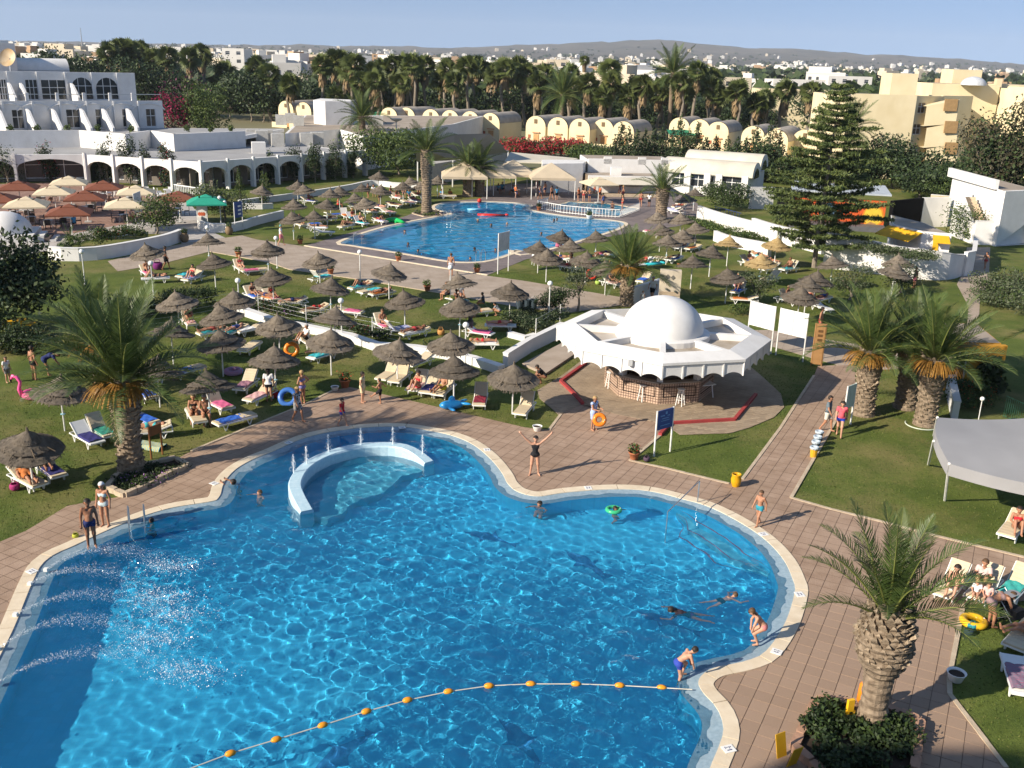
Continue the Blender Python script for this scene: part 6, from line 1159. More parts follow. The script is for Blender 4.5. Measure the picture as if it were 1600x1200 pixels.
pd = Q2(135) + NV_ * 5; dish = MB(); dish.lathe([(.1,0),(.65,.14),(1.1,.42),(1.25,.58)], 20, cap=False); o = dish.build('roof_dish', mat('dish_stained', (.62,.52,.38),.7, scale=.6, col2=(.40,.26,.12)), up, True, loc=tuple(pd + Vector((0,0, zt2 + 1.5)) - up.location)); o.rotation_euler = (R(70),0, R(-10)); bx(up, pd + NV_ * .6 + Vector((0,0, zt2 + .3)),(.2,.2,1.8), M_metal, 'dish_mast')
for x0, x1, yt, dy in ((-300,210,262,9),(140,270,250,20)): p0, p1 = Q2(x0) + NV_ * dy, Q2(x1) + NV_ * dy; block(up, [p0, p1, p1 + NV_ * 6, p0 + NV_ * 6], zt2 - 4, foot_h(p1, Z('a', x1, yt)), M_white, M_white, 'roof_house')
def vault(par, p0, p1, wd, z0, wall_h, m, mroof, name='vault', n=12):
    a, c = Vector(p0[:2]), Vector(p1[:2]); d = (c - a).normalized(); s = Vector((d.y, -d.x)); o = par.location; r = wd / 2; pr = [(-r, 0),(-r, wall_h)] + [(-r * math.cos(t), wall_h + r * .92 * math.sin(t)) for t in np.linspace(0, math.pi, n)][1:-1] + [(r, wall_h),(r, 0)]
    A = [(a.x + s.x * u - o.x, a.y + s.y * u - o.y, z0 + z) for u, z in pr]; C = [(c.x + s.x * u - o.x, c.y + s.y * u - o.y, z0 + z) for u, z in pr]; k = len(pr); b = MB(); b.add(A, [tuple(range(k))]); b.add(C, [tuple(range(k))[::-1]]); b.add([*A[:2], *C[:2]], [(0,1,3,2)]); b.add([*A[-2:], *C[-2:]], [(0,1,3,2)]); b.build('wall', m, par)
    b = MB(); E = lambda p, q, f: tuple(np.array(p) + (np.array(p) - np.array(q)) / (np.linalg.norm(np.array(p) - np.array(q)) + 1e-6) * f); U_ = [E(A[i], C[i], -.25) for i in range(1, k - 1)]; V_ = C[1:k - 1]; U_ = [(x, y, z + .04) for x, y, z in U_]; V_ = [(x, y, z + .04) for x, y, z in V_]; kk = len(U_); b.add(U_ + V_, [(i, i + 1, kk + i + 1, kk + i) for i in range(kk - 1)]); b.build('vault_roof', mroof, par, True)
pv = Q2(360) + NV_ * 12; vault(up, pv - EV * 4, pv + EV * 4,3.6, zt2 - .7,.6, M_white, M_white)
# ---------------------------------------------------------------- vaulted bungalows
def bungalow(ap, lab, grp, H=5.4, wd=4.1, az=62, dep=9.0):
    p = G(*ap, H); d = Vector((math.cos(R(az)), math.sin(R(az)),0)); t = bld('vaulted_bungalow', lab, p); t['group'] = grp; r = wd / 2; vault(t, p, p + d * dep, wd, 0, H - r * .92, M_cream, M_vault); s = Vector((d.y, -d.x, 0))
    for nm, u, z, w_, h_, m_ in (('vent_window', 0, H - .95,.6,.75, mat('vent_dark', (.16,.11,.06),.8)),('door', .2,1.1,1.1,2.1, mat('bungalow_door', (.5,.28,.12),.7)),('window', -1.25,1.7,.45,.6, mat('shutter_red', (.35,.10,.05),.7)),('door_hood', .2,2.45,1.5,.18, mat('hood_red', (.55,.30,.18),.8))):
        b = MB(); b.box((0,0,0),(w_, .14 if nm != 'door_hood' else .5, h_)); b.build(nm, m_, t, loc=tuple(s * u - d * .04 + Vector((0,0, z))), rz=R(az - 90))
    b = MB(); b.box((0,0,.55),(wd, .12,1.1)); b.build('terrace_parapet', M_cream, t, loc=tuple(-d * 2.2), rz=R(az - 90)); return t
for t_, L, nm in (('b',[(175,600),(280,608)],'of the pair behind the white roof house'),('b',[(790,640),(895,640)],'of the pair above the green netting'),('b',[(1040,650),(1155,655),(1275,662),(1395,672)],'in the row of four behind the membrane roof'),('c',[(143,690),(275,698),(405,706)],'in the row above the red bougainvillea'),('c',[(545,708),(665,722)],'of the pair half behind the young cypresses'),('c',[(1000,700),(1120,710),(1230,725)],'in the shaded row between cypresses'),('c',[(1440,750),(1590,762)],'of the pair beyond the white hall'),('d',[(130,772),(300,772)],'beside the big pine top')):
    for x, y in L: bungalow(Z(t_, x, y), 'cream vaulted bungalow ' + nm, 'bungalows ' + nm)
for t_, x0, x1, y, z in (('b',700,930,690,3.0),('c',930,1150,800,2.5),('d',130,330,850,2.5)):
    p0, p1 = T(t_, x0, y, z), T(t_, x1, y, z); n_ = thing('shade_net', 'green shade net strung between cypresses and bungalows', 'shade net', (p0.x, p0.y, 0),0, 'green shade nets'); b = MB(); q = p1 - p0; b.add([(0,-2, z),(q.x, q.y - 2, z),(q.x, q.y + 2.5, z + .7),(0,2.5, z + .7),(0,-2, z - .04),(q.x, q.y - 2, z - .04),(q.x, q.y + 2.5, z + .66),(0,2.5, z + .66)], [(0,1,2,3),(7,6,5,4),(0,4,5,1)]); b.build('net', mat('net_green', (.02,.22,.12),.8), n_)
    for x, y_ in ((0,-2),(q.x, q.y - 2),(q.x, q.y + 2.4),(0,2.4)): b = MB(); b.tube([(x, y_, 0),(x, y_, z + (.6 if y_ > q.y else 0))], .05,5); b.build('post', M_metal, n_)
# ---------------------------------------------------------------- membrane roof, flat awning, canopies
mr = bld('membrane_roof', 'large pale membrane roof on posts behind the twin palms', T('b',1150,1000)); zc = 3.4; q = [T('b',960,960,zc), T('b',1170,950,zc), T('b',1500,905,zc), T('b',1390,795,zc + 3.2), T('b',1180,800,zc + 3.2), T('b',940,860,zc + 2.5)]; o_ = mr.location; v_ = [tuple(p - o_) for p in q]; b = MB(); b.add(v_ + [(x, y, z - .08) for x, y, z in v_], [(0,1,4,5),(1,2,3,4),(11,10,7,6),(10,9,8,7),(0,6,7,1),(1,7,8,2),(2,8,9,3)]); b.build('membrane', M_cgrey, mr)
for p in q[:3]: bx(mr, (p.x, p.y + .3, zc / 2),(.14,.14, zc), M_pole, 'post')
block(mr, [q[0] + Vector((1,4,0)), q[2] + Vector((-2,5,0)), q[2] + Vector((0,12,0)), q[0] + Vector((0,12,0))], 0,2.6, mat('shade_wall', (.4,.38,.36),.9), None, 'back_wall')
fa = bld('flat_awning', 'broad flat white awning behind the beige canopies', T('c',150,960)); zc = 3.2; q = [T('b',1480,960,zc), T('c',300,970,zc), T('c',390,942,zc + .2), T('c',-10,905,zc + .4)]; v_ = [tuple(p - fa.location) for p in q]; b = MB(); b.add(v_ + [(x, y, z - .15) for x, y, z in v_], [(0,1,2,3),(7,6,5,4),(0,4,5,1),(1,5,6,2)]); b.build('awning', M_cwhite, fa)
for p in q: bx(fa, (p.x, p.y, 1.55),(.12,.12,3.0), M_pole, 'post')
wb = bld('garden_store', 'plain white flat-roofed store wall behind the beige canopies', T('c',410,1143)); p0, p1 = T('g',175,195), T('g',415,190); hh = foot_h(p0, Z('c',180,975)); block(wb, [p0, p1, p1 + Vector((1,5,0)), p0 + Vector((0,5,0))], 0, hh, M_white, M_white)
def canopy(label, ap, half=2.6, eave=2.5, rise=1.5, rz=.1):
    p = G(*ap, eave + rise); p.z = 0; t = thing('canopy_tent', label, 'canopy', p, rz, 'beige canopies by the upper pool'); c = [(-half, -half),(half, -half),(half, half),(-half, half)]; b = MB(); b.add([(x, y, eave) for x, y in c] + [(0,0, eave + rise)] + [(x, y, eave - .28) for x, y in c], [(i, (i + 1) % 4,4) for i in range(4)] + [(5 + i, 5 + (i + 1) % 4,(i + 1) % 4, i) for i in range(4)]); b.build('canopy', M_fabric, t)
    for x, y in c: b = MB(); b.tube([(x * .98, y * .98,0),(x * .98, y * .98, eave - .05)], .05,6); b.build('pole', M_pole, t)
for ap, s_ in ((Z('b',1240,960), 'behind the twin palms'),(Z('b',1410,955), 'beside the twin palms with a bench'),(Z('c',10,950), 'in the middle of the row'),(Z('c',235,968), 'at the end of the row by the white store')): canopy('beige pyramid canopy ' + s_, ap)
# ---------------------------------------------------------------- pool bar and vaulted hall
hall = bld('vaulted_hall', 'white hall with cream barrel roofs and large windows', T('c',1140,1140)); h0, h1 = T('g',920,195), T('g',1400,200); h0 = T('g',905,186); h1 = T('g',1398,228); hw = foot_h(h1, Z('c',1400,1050)); L_ = (Vector(h1[:2]) - Vector(h0[:2])).length
hx = lambda x: L_ * (x - 905) / 505
face(h0, h1,0, hw, [recto(hx(950), hx(1038),.9, hw - .25), recto(hx(1062), hx(1155),.9, hw - .25), recto(hx(1182), hx(1226),.1, hw - .3), recto(hx(1252), hx(1372),.7, hw - .25)], .4, M_white, hall, 'front_wall', mull=2)
_d = (h1 - h0).normalized(); _n2 = Vector((-_d.y, _d.x, 0)); 
for kk, (off, zt_) in enumerate(((0.0,2.2),(4.2,3.2))):
    r = 2.3; b = MB(); pr = [(-r * math.cos(t), r * .74 * math.sin(t)) for t in np.linspace(0, math.pi, 14)]; o_ = hall.location
    a, c = h0 + _n2 * (off + 1.9) - _d * (.4 - kk * 1.6), h1 + _n2 * (off + 1.9) + _d * .5; z_ = hw - .15 + kk * .7; e = [(0,-.3),(1,-.3)]
    A = [tuple(a + _n2 * u + Vector((0,0, z_ + z)) - o_) for u, z in pr]; C = [tuple(c + _n2 * u + Vector((0,0, z_ + z)) - o_) for u, z in pr]; k = len(pr); b.add(A + C, [(i, i + 1, k + i + 1, k + i) for i in range(k - 1)]); b.build('barrel_roof', M_cwhite, hall, True); b = MB(); b.add(C, [tuple(range(k))[::-1]]); b.add(A, [tuple(range(k))]); b.build('gable', M_white, hall)
    b = MB(); g = [tuple(c + _d * .03 + _n2 * u * .62 + Vector((0,0, z_ + z * .7 - .2)) - o_) for u, z in pr]; b.add(g, [tuple(range(k))[::-1]]); b.build('gable_window', M_glass, hall)
block(hall, [h0 + _n2 * .45, h1 + _n2 * .4, h1 + _n2 * 9, h0 + _n2 * 9], 0, hw - .02, M_white, None, 'side_wall')
for x in (1048,1168,1238,1392): p = h0 + _d * hx(x) - _n2 * .25; bx(hall, (p.x, p.y, hw / 2),(.8,.5, hw), M_white, 'pier', math.atan2(_d.y, _d.x))
pb = bld('pool_bar', 'white pool bar with folding awnings and shuttered counter', T('c',680,1140)); b0, b1 = T('g',450,205), T('g',858,212); hb = foot_h(b0, Z('c',450,1045)); LB_ = (Vector(b1[:2]) - Vector(b0[:2])).length; bxp = lambda x: LB_ * (x - 450) / 408
face(b0, b1,0, hb, [recto(bxp(475), bxp(660),1.0, hb - .3), recto(bxp(672), bxp(848),1.0, hb - .3)], .35, M_white, pb, 'front_wall', pane=False); _d = (b1 - b0).normalized(); _n2 = Vector((-_d.y, _d.x, 0)); p = b0 + _d * bxp(760) + _n2 * .15; bx(pb, (p.x, p.y, hb / 2 + .35),(bxp(848) - bxp(672),.06, hb - 1.3), M_shut, 'shutter', math.atan2(_d.y, _d.x))
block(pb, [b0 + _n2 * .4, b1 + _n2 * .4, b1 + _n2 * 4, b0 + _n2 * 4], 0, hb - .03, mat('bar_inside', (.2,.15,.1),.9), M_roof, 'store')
c0, c1 = b0 + _n2 * 4.2 + _d * .6, b1 + _n2 * 4.2 + _d * 3; hc = foot_h(c0, Z('c',490,945)); LC = (c1 - c0).length; face(c0, c1, hb - .5, hc, [recto(LC * .18, LC * .27, hb + 1.0, hb + 1.9), recto(LC * .58, LC * .67, hb + 1.0, hb + 1.9), recto(LC * .85, LC * .93, hb + 1.0, hb + 1.9)], .3, M_white, pb, 'upper_wall', glass=mat('blue_pane', (.06,.14,.30),.2)); block(pb, [c0 + _n2 * .35, c1 + _n2 * .35, c1 + _n2 * 7, c0 + _n2 * 7], 0, hc - .2, M_white, M_roof, 'rear_block')
for a, c in ((455,640),(640,850)):
    q0, q1 = b0 + _d * bxp(a), b0 + _d * bxp(c); v_ = [q0 + Vector((0,0, hb - .15)) - _n2 * .03, q1 + Vector((0,0, hb - .15)) - _n2 * .03, q1 - _n2 * 1.9 + Vector((0,0, hb - .75)), q0 - _n2 * 1.9 + Vector((0,0, hb - .75))]; v_ = [tuple(p - pb.location) for p in v_]; b = MB(); b.add(v_ + [(x, y, z - .05) for x, y, z in v_], [(3,2,1,0),(4,5,6,7),(2,3,7,6),(0,3,7,4),(1,5,6,2)]); b.build('awning', M_cwhite, pb)
bx(pb, b0 + _d * bxp(640) - _n2 * .9 + Vector((0,0,.14)),(LB_ * .98,1.7,.28), M_stone, 'step', math.atan2(_d.y, _d.x))
bx(pb, b0 + _d * bxp(620) + _n2 * 1.2 + Vector((0,0, hb + .45)),(1.3,1.1,1.0), M_white, 'roof_box')
# ---------------------------------------------------------------- yellow block
yb = bld('cream_apartments', 'pale yellow apartment block with stepped balconies', T('d',940,900)); Yy = 150.0; PX_ = lambda x, y: AT(*Z('d', x, y), Yy); z_ = lambda x, y: PX_(x, y).z
y0, y1 = PX_(560,700), PX_(945,700); face((y0.x, Yy),(y1.x, Yy),0, z_(700,560), [], .4, M_cream, yb, pane=False); y2_ = PX_(1150,700); face((y1.x, Yy + .02),(y2_.x, Yy + 3),0, z_(1000,572), [recto(.6,2.2, z_(960,675), z_(960,612)), recto(.2,1.9, z_(960,802), z_(960,740)), recto(.2,1.9, z_(960,930), z_(960,868))], .4, M_cream, yb, glass=mat('pane_dim', (.12,.10,.08),.2)); y3 = PX_(1385,700); face((y2_.x, Yy + 3.02),(y3.x, Yy + 6),0, z_(1200,575), [], .4, M_cream, yb, pane=False)
block(yb, [(y0.x, Yy + .5),(y1.x, Yy + .5),(y2_.x, Yy + 3.5),(y3.x, Yy + 6.5),(y3.x, Yy + 20),(y0.x, Yy + 20)], 0, z_(1000,575) - .3, M_cream, M_roof, 'body')
for yy in (650,780,905):
    pa, pc = PX_(1010, yy - 10), PX_(1190, yy); v_ = [(pa.x, Yy + .6, pa.z + .2),(pc.x, Yy + .2, pc.z + 1.4),(pc.x, Yy + .2, pc.z - 2.0),(pa.x, Yy + .6, pa.z - 2.6)]; b = MB(); bal = [(x - yb.location.x, y - 1.2, z) for x, y, z in v_]; bal = [(x, y - yb.location.y, z) for x, y, z in bal]; back = [(x, y + 2.6, z) for x, y, z in bal]
    b.add(bal + back, [(3,2,1,0),(1,2,6,5),(0,1,5,4),(2,3,7,6)]); b.build('balcony', M_cream, yb)
    b = MB(); b.box((0,0,0),(1.9,.2,1.7)); b.build('balcony_recess', mat('recess_warm', (.35,.22,.10),.9), yb, loc=(pc.x - yb.location.x - 1.2, Yy - 1.15 - yb.location.y, pc.z - 2.2 + .9 + 1.9))
for x0, x1, yt, dy, dp_ in ((800,955,435,4,6),(1050,1450,495,12,8),(1160,1330,412,16,6),(1420,1620,500,14,8),(1425,1458,468,13,2)): p0, p1 = AT(*Z('d', x0,560), Yy + dy), AT(*Z('d', x1,560), Yy + dy); block(yb, [p0, p1, p1 + Vector((.5, dp_, 0)), p0 + Vector((.5, dp_, 0))], 2, AT(*Z('d', x0, yt), Yy + dy).z, M_cream, M_roof, 'roof_house')
p = AT(*Z('d',1300,495), Yy + 11); b = MB(); b.lathe([(1.9 * math.cos(t),1.3 * math.sin(t)) for t in np.linspace(0, math.pi / 2,8)], 16, cap=False); b.build('roof_dome', mat('dome_grey', (.5,.52,.55),.4), yb, True, loc=(p.x - yb.location.x, p.y - yb.location.y, p.z - .3))
wr = bld('wing_block', 'second pale yellow block half hidden by the dark tree', AT(*Z('d',1700,700),150)); p0, p1 = AT(*Z('d',1470,700),160), AT(*Z('d',1800,700),150); face((p0.x, 160),(p1.x, 150),0, AT(*Z('d',1600,520),155).z, [recto(5 + 5 * i, 7 + 5 * i, 3 + 3.2 * j, 5 + 3.2 * j) for i in range(4) for j in range(3)], .4, M_cream, wr); block(wr, [(p0.x, 160.6),(p1.x, 150.6),(p1.x, 170),(p0.x, 172)], 0, AT(*Z('d',1600,520),155).z - .3, M_cream, M_roof, 'body')
b0_ = bld('long_wing', 'long low yellow wing behind the fan palms', AT(*Z('c',1500,560),250)); p0, p1 = AT(*Z('c',1490,560),250), AT(*Z('d',560,600),250); zt_ = AT(*Z('d',200,530),250).z; Lq = p1.x - p0.x; face((p0.x, 250),(p1.x, 250),0, zt_, [recto(Lq * (.08 + .18 * i), Lq * (.08 + .18 * i) + 1.6, zt_ - 3, zt_ - 1.2) for i in range(5)], .4, M_cream, b0_); block(b0_, [(p0.x, 250.5),(p1.x, 250.5),(p1.x, 262),(p0.x, 262)], 0, zt_ - .2, M_cream, M_roof, 'body')
# ---------------------------------------------------------------- stage, curved wall, snack kiosk, stair house
st = bld('open_air_stage', 'open-air stage with black side walls and sunset mural', T('h',780,440)); s0, s1 = T('h',200,400), T('h',775,435); hs = foot_h(s1, Z('h',790,262)); _d = (s1 - s0).normalized(); _n2 = Vector((-_d.y, _d.x, 0)); LS_ = (s1 - s0).length; face(s0 + _n2 * 2, s1 + _n2 * 2,0, hs, [], .3, mat('mural_orange', (.52,.075,.02),.7, scale=.5, col2=(.60,.11,.02)), st, 'mural', pane=False)
q_ = lambda u, z, k: tuple(s0 + _n2 * (2 - k) + _d * u + Vector((0,0, z)) - st.location)
for nm, cu, cz, rr, m_, k in (('mural_sun', .88,.45,.95, mat('mural_yellow', (.62,.42,.04),.7, scale=1.5),.03),('mural_sun_ring', .88,.45,1.12, mat('mural_amber', (.60,.22,.02),.7),.02),('mural_tree', .42,.62,.7, mat('mural_blue', (.05,.10,.15),.7),.02),('mural_tree', .12,.7,.65, mat('mural_green', (.22,.25,.03),.7),.02)):
    b = MB(); n_ = 24; b.add([q_(cu * LS_ + rr * math.cos(i * 6.283 / n_) * (1 + .08 * math.sin(5 * i)), cz * hs + rr * math.sin(i * 6.283 / n_), k) for i in range(n_)], [tuple(range(n_))]); b.build(nm, m_, st)
b = MB(); b.add([q_(LS_ * .80,.1,.035), q_(LS_ * .93,.1,.035), q_(LS_ * .92, hs * .2,.035), q_(LS_ * .86, hs * .26,.035), q_(LS_ * .82, hs * .18,.035)], [(0,1,2,3,4)]); b.build('mural_boat', M_wood, st); b = MB(); b.add([q_(LS_ * .0,.02,.03), q_(LS_ * .99,.02,.03), q_(LS_ * .99, hs * .12,.03), q_(LS_ * .7, hs * .2,.03), q_(LS_ * .0, hs * .3,.03)], [(0,1,2,3,4)]); b.build('mural_ground', mat('mural_brown', (.12,.05,.03),.8), st)
b = MB(); r0, r1 = q_(LS_ * .0, hs + .75,.7), q_(LS_ * 1.03, hs + .75,.7); r2, r3 = q_(LS_ * 1.03, hs + 1.1,-4.5), q_(0, hs + 1.1,-4.5); b.add([r0, r1, r2, r3] + [(x, y, z - .15) for x, y, z in (r0, r1, r2, r3)], [(0,1,2,3),(7,6,5,4),(0,4,5,1),(1,5,6,2)]); b.build('roof', mat('stage_roof', (.42,.46,.50),.5, scale=1), st)
e0, e1 = T('h',800,425), T('h',978,400); face(e0, e1,0, foot_h(e1, Z('h',985,225)), [], .4, M_black, st, 'side_wall', pane=False); e2 = e1 + Vector((3.2,.8,0)); face(e1 + Vector((.05,0,0)), e2,0, foot_h(e1, Z('h',985,225)), [], .4, M_white, st, 'side_wall', pane=False); e3 = T('h',130,330); face(T('h',120,350), s0 + Vector((0,.3,0)),0, hs + .4, [], .4, M_black, st, 'side_wall', pane=False)
block(st, [s0, s1, s1 + _n2 * 1.9, s0 + _n2 * 1.9], 0,.5, mat('stage_floor', (.10,.10,.11),.7), None, 'platform')
cw = sp([T('h',400,640),T('h',560,655),T('h',720,675),T('h',900,700),T('h',1060,712),T('h',1160,705),T('h',1225,680),T('h',1245,640)], .8); n_ = len(cw); tops = [foot_h(cw[int(i)], (Z('h', 400 + 845 * i / (n_ - 1),0)[0], Z('h', 0, float(np.interp(400 + 845 * i / (n_ - 1), [400,470,700,970,1245], [435,445,515,558,562])))[1])) for i in range(n_)]
tops = [min(3.2, max(1.0, t)) for t in tops]; wall('tall curved white wall of the open-air theatre', cw, 2.6,.4, tops=tops)
wall('white theatre parapet behind the tall pine', sp([T('h',-20,440),T('h',100,480),T('h',250,520),T('h',400,560)]),1.5,.35); wall('white wall beside the theatre steps at the side path', [T('h',1232,690),T('h',1280,680),T('h',1292,600)], 1.9,.3)
ki = bld('snack_kiosk', 'white snack kiosk with yellow awnings on the theatre wall', T('h',970,560)); zk = 1.6; k0, k1, k2 = T('h',800,500,zk), T('h',975,545,zk), T('h',1150,560,zk); hk = foot_h(k1, Z('h',980,425)); k0.z = k1.z = k2.z = 0
L0, L1 = (k1 - k0).length, (k2 - k1).length; face(k0, k1,0, hk, [recto(L0 * .1, L0 * .92, hk - 1.7, hk - .8)], .25, M_white, ki, pane=False); face(k1, k2,0, hk, [recto(L1 * .42, L1 * .62,.8, hk - .6)], .25, M_white, ki, pane=False); block(ki, [k0 + Vector((.3,.6,0)), k1 + Vector((.2,.5,0)), k2 + Vector((-.1,.5,0)), k2 + Vector((0,6,0)), k0 + Vector((2,6,0))], 0, hk - .05, M_white, M_roof, 'body')
_d = (k1 - k0).normalized(); _n2 = Vector((-_d.y, _d.x, 0)); v_ = [k0 - _d * .4 + Vector((0,0, hk - .1)) - _n2 * .02, k1 + _d * .1 + Vector((0,0, hk - .1)) - _n2 * .02, k1 - _n2 * 1.3 + Vector((0,0, hk - .75)), k0 - _d * .5 - _n2 * 1.3 + Vector((0,0, hk - .75))]; v_ = [tuple(p - ki.location) for p in v_]; b = MB(); b.add(v_ + [(x, y, z - .06) for x, y, z in v_], [(3,2,1,0),(4,5,6,7),(2,3,7,6),(0,3,7,4),(1,5,6,2)]); b.build('awning', M_yel, ki)
for j in range(3): q0 = k0 - _n2 * .04; p = q0 + _d * L0 * .5; bx(ki, (p.x, p.y, hk - 1.95 - .16 * j),(L0 * .9,.05,.08), M_yel, 'counter_slat', math.atan2(_d.y, _d.x))
_d = (k2 - k1).normalized(); _n2 = Vector((-_d.y, _d.x, 0)); p = k1 + _d * L1 * .52 - _n2 * .02; bx(ki, (p.x, p.y, (hk - .6) / 2 + .4),(L1 * .19,.1, hk - 1.4), M_yel, 'door', math.atan2(_d.y, _d.x))
for j in range(3):
    for u in (.2,.82): p = k1 + _d * L1 * u - _n2 * .03; bx(ki, (p.x, p.y, hk - 1.9 - .22 * j),(L1 * .34,.05,.09), M_yel, 'painted_band', math.atan2(_d.y, _d.x))
v_ = [k1 + _d * L1 * .38 + Vector((0,0, hk - .2)), k1 + _d * L1 * .92 + Vector((0,0, hk - .2)), k1 + _d * L1 * .98 - _n2 * .9 + Vector((0,0, hk - .65)), k1 + _d * L1 * .40 - _n2 * .9 + Vector((0,0, hk - .65))]; v_ = [tuple(p - ki.location - _n2 * .02) for p in v_]; b = MB(); b.add(v_ + [(x, y, z - .06) for x, y, z in v_], [(3,2,1,0),(4,5,6,7),(2,3,7,6),(0,3,7,4),(1,5,6,2)]); b.build('door_awning', M_yel, ki)
sh_ = bld('stair_house', 'white house with outside stairs beside the side path', T('h',1440,520)); a, c = T('h',1430,515), T('h',1640,500); hh = foot_h(a, Z('h',1440,185)); face(a, c, 0, hh, [recto(4.2,5.4, hh * .33, hh * .46)], .4, M_white, sh_, glass=mat('poster_print', (.5,.35,.28),.6, scale=5, col2=(.2,.15,.3))); block(sh_, [a + Vector((.4,.6,0)), c + Vector((0,.6,0)), c + Vector((0,14,0)), a + Vector((.5,13,0))], 0, hh - .1, M_white, M_roof, 'body')
bx(sh_, a + Vector((.3,8, hh + .3)),(.35,11,.9), M_white, 'parapet'); st0 = a + Vector((-.9,1.2,0))
for i in range(12): bx(sh_, st0 + Vector((.1, i * .42,(i + 1) * .27 / 2 + .3)),(1.5,.42,(i + 1) * .27 + .6), mat('stair_tile', (.60,.48,.34),.8), 'step')
bb = MB(); bb.add([(x, y, z) for x in (-.12,.12) for y, z in ((0,0),(0,1.6),(5.2,5.2),(5.2,0))], [(0,1,2,3),(7,6,5,4),(0,4,5,1),(1,5,6,2)]); bb.build('stair_wall', M_white, sh_, loc=tuple(st0 + Vector((-.85,-.2,0)) - sh_.location))
wall('white boundary wall in front of the stair house', [T('h',1290,500),T('h',1400,505),T('h',1432,512)], 2.2,.3); wall('white stepped wall between shrubs and stair house', [T('h',1200,400),T('h',1330,420),T('h',1380,430)], 1.8,.3)
wall('long cream boundary wall under the dark trees', [T('h',1030,310),T('h',1200,325),T('h',1385,330)], 2.0,.3, mat('wall_sand', (.5,.42,.30),.9, dirt=.4)); lat = wall('white pierced lattice wall beside the vaulted hall', [T('h',-40,290),T('h',100,290)], 2.4,.25)
# ---------------------------------------------------------------- orange hut, grey tent
hut = bld('orange_hut', 'orange garden hut with flat roof behind the scaly palms', T('l',1170,420)); a, c = T('l',1125,420), T('l',1450,430); hh = 2.5; face(a, c, 0, hh, [recto(.1,.95,.02,2.1)], .25, M_orange, hut, glass=M_black); block(hut, [a + Vector((.3,.5,0)), c + Vector((-.1,.5,0)), c + Vector((.4,4.5,0)), a + Vector((.6,4.5,0))], 0, hh - .02, M_orange, M_roof, 'body')
wall('white planter wall beside the thick palm', [T('l',1185,590),T('l',1160,470),T('l',1150,420)], .85,.3)
gt = bld('grey_tent', 'grey fabric tent on white poles over the lawn', T('l',1300,850), 'tent'); zt_ = 2.15; q = [T('l',1155,855,zt_), T('l',1062,720,zt_), T('l',1085,590,zt_), T('l',1620,590,zt_), T('l',1900,760,zt_), T('l',1900,1010,zt_), T('l',1600,930,zt_)]; o_ = gt.location; 
c0 = G(*Z('l',1085,580),2.75); c1 = G(*Z('l',1160,860),2.3); P0, P1, P2, P3 = T('l',1085,580,2.7), T('l',1155,855,2.35), T('l',1900,1020,2.35), T('l',1700,578,2.7); v_ = []
nu, nv = 9,7
for i in range(nu):
    for j in range(nv):
        u, v = i / (nu - 1), j / (nv - 1); p = (P0.lerp(P3, u)).lerp(P1.lerp(P2, u), v); p = p + Vector((0,0,0.13 * math.sin(math.pi * v) - .1 * math.sin(math.pi * u))); p.x -= .28 * math.sin(math.pi * v) * (1 - u); v_.append(tuple(p - o_))
b = MB(); b.add(v_, [(i * nv + j, i * nv + j + 1,(i + 1) * nv + j + 1,(i + 1) * nv + j) for i in range(nu - 1) for j in range(nv - 1)]); ed = [v_[i * nv + nv - 1] for i in range(nu)]; b.add(ed + [(x, y - .02, z - .45) for x, y, z in ed], [(i, nu + i, nu + i + 1, i + 1) for i in range(nu - 1)]); ed = [v_[j] for j in range(nv)]; b.add(ed + [(x - .02, y, z - .45) for x, y, z in ed], [(j, j + 1, nv + j + 1, nv + j) for j in range(nv - 1)]); b.build('tent_fabric', M_cgrey, gt, True)
for p, g in ((P1, T('l',1128,1075)),(T('l',1062,720,2.4), T('l',1030,862)),(P0, T('l',1062,690))): b = MB(); b.tube([tuple(g - o_), tuple(p - o_)], .05,6); b.build('tent_pole', M_pole, gt)
# ---------------------------------------------------------------- our own hotel wing behind the viewpoint (unseen tower added, sized and placed to shade the paving corner)
me_ = bld('hotel_wing', 'white hotel wing whose balcony looks over the pool', (-8,-12,0)); face((-30,-3.4),(14,-3.4),0,17.7, [recto(2 + 4 * i, 4.2 + 4 * i, 1 + 3.2 * j, 3.2 + 3.2 * j) for i in range(10) for j in range(5)], .3, M_white, me_, mull=2); block(me_, [(-30,-3.9),(14,-3.9),(14,-14),(-30,-14)], 0,17.6, M_white, M_roof, 'body'); block(me_, [(-31.8,-3.5),(-26.6,-3.5),(-26.6,-12),(-31.8,-12)], 0,24.0, M_white, M_roof, 'stair_tower')
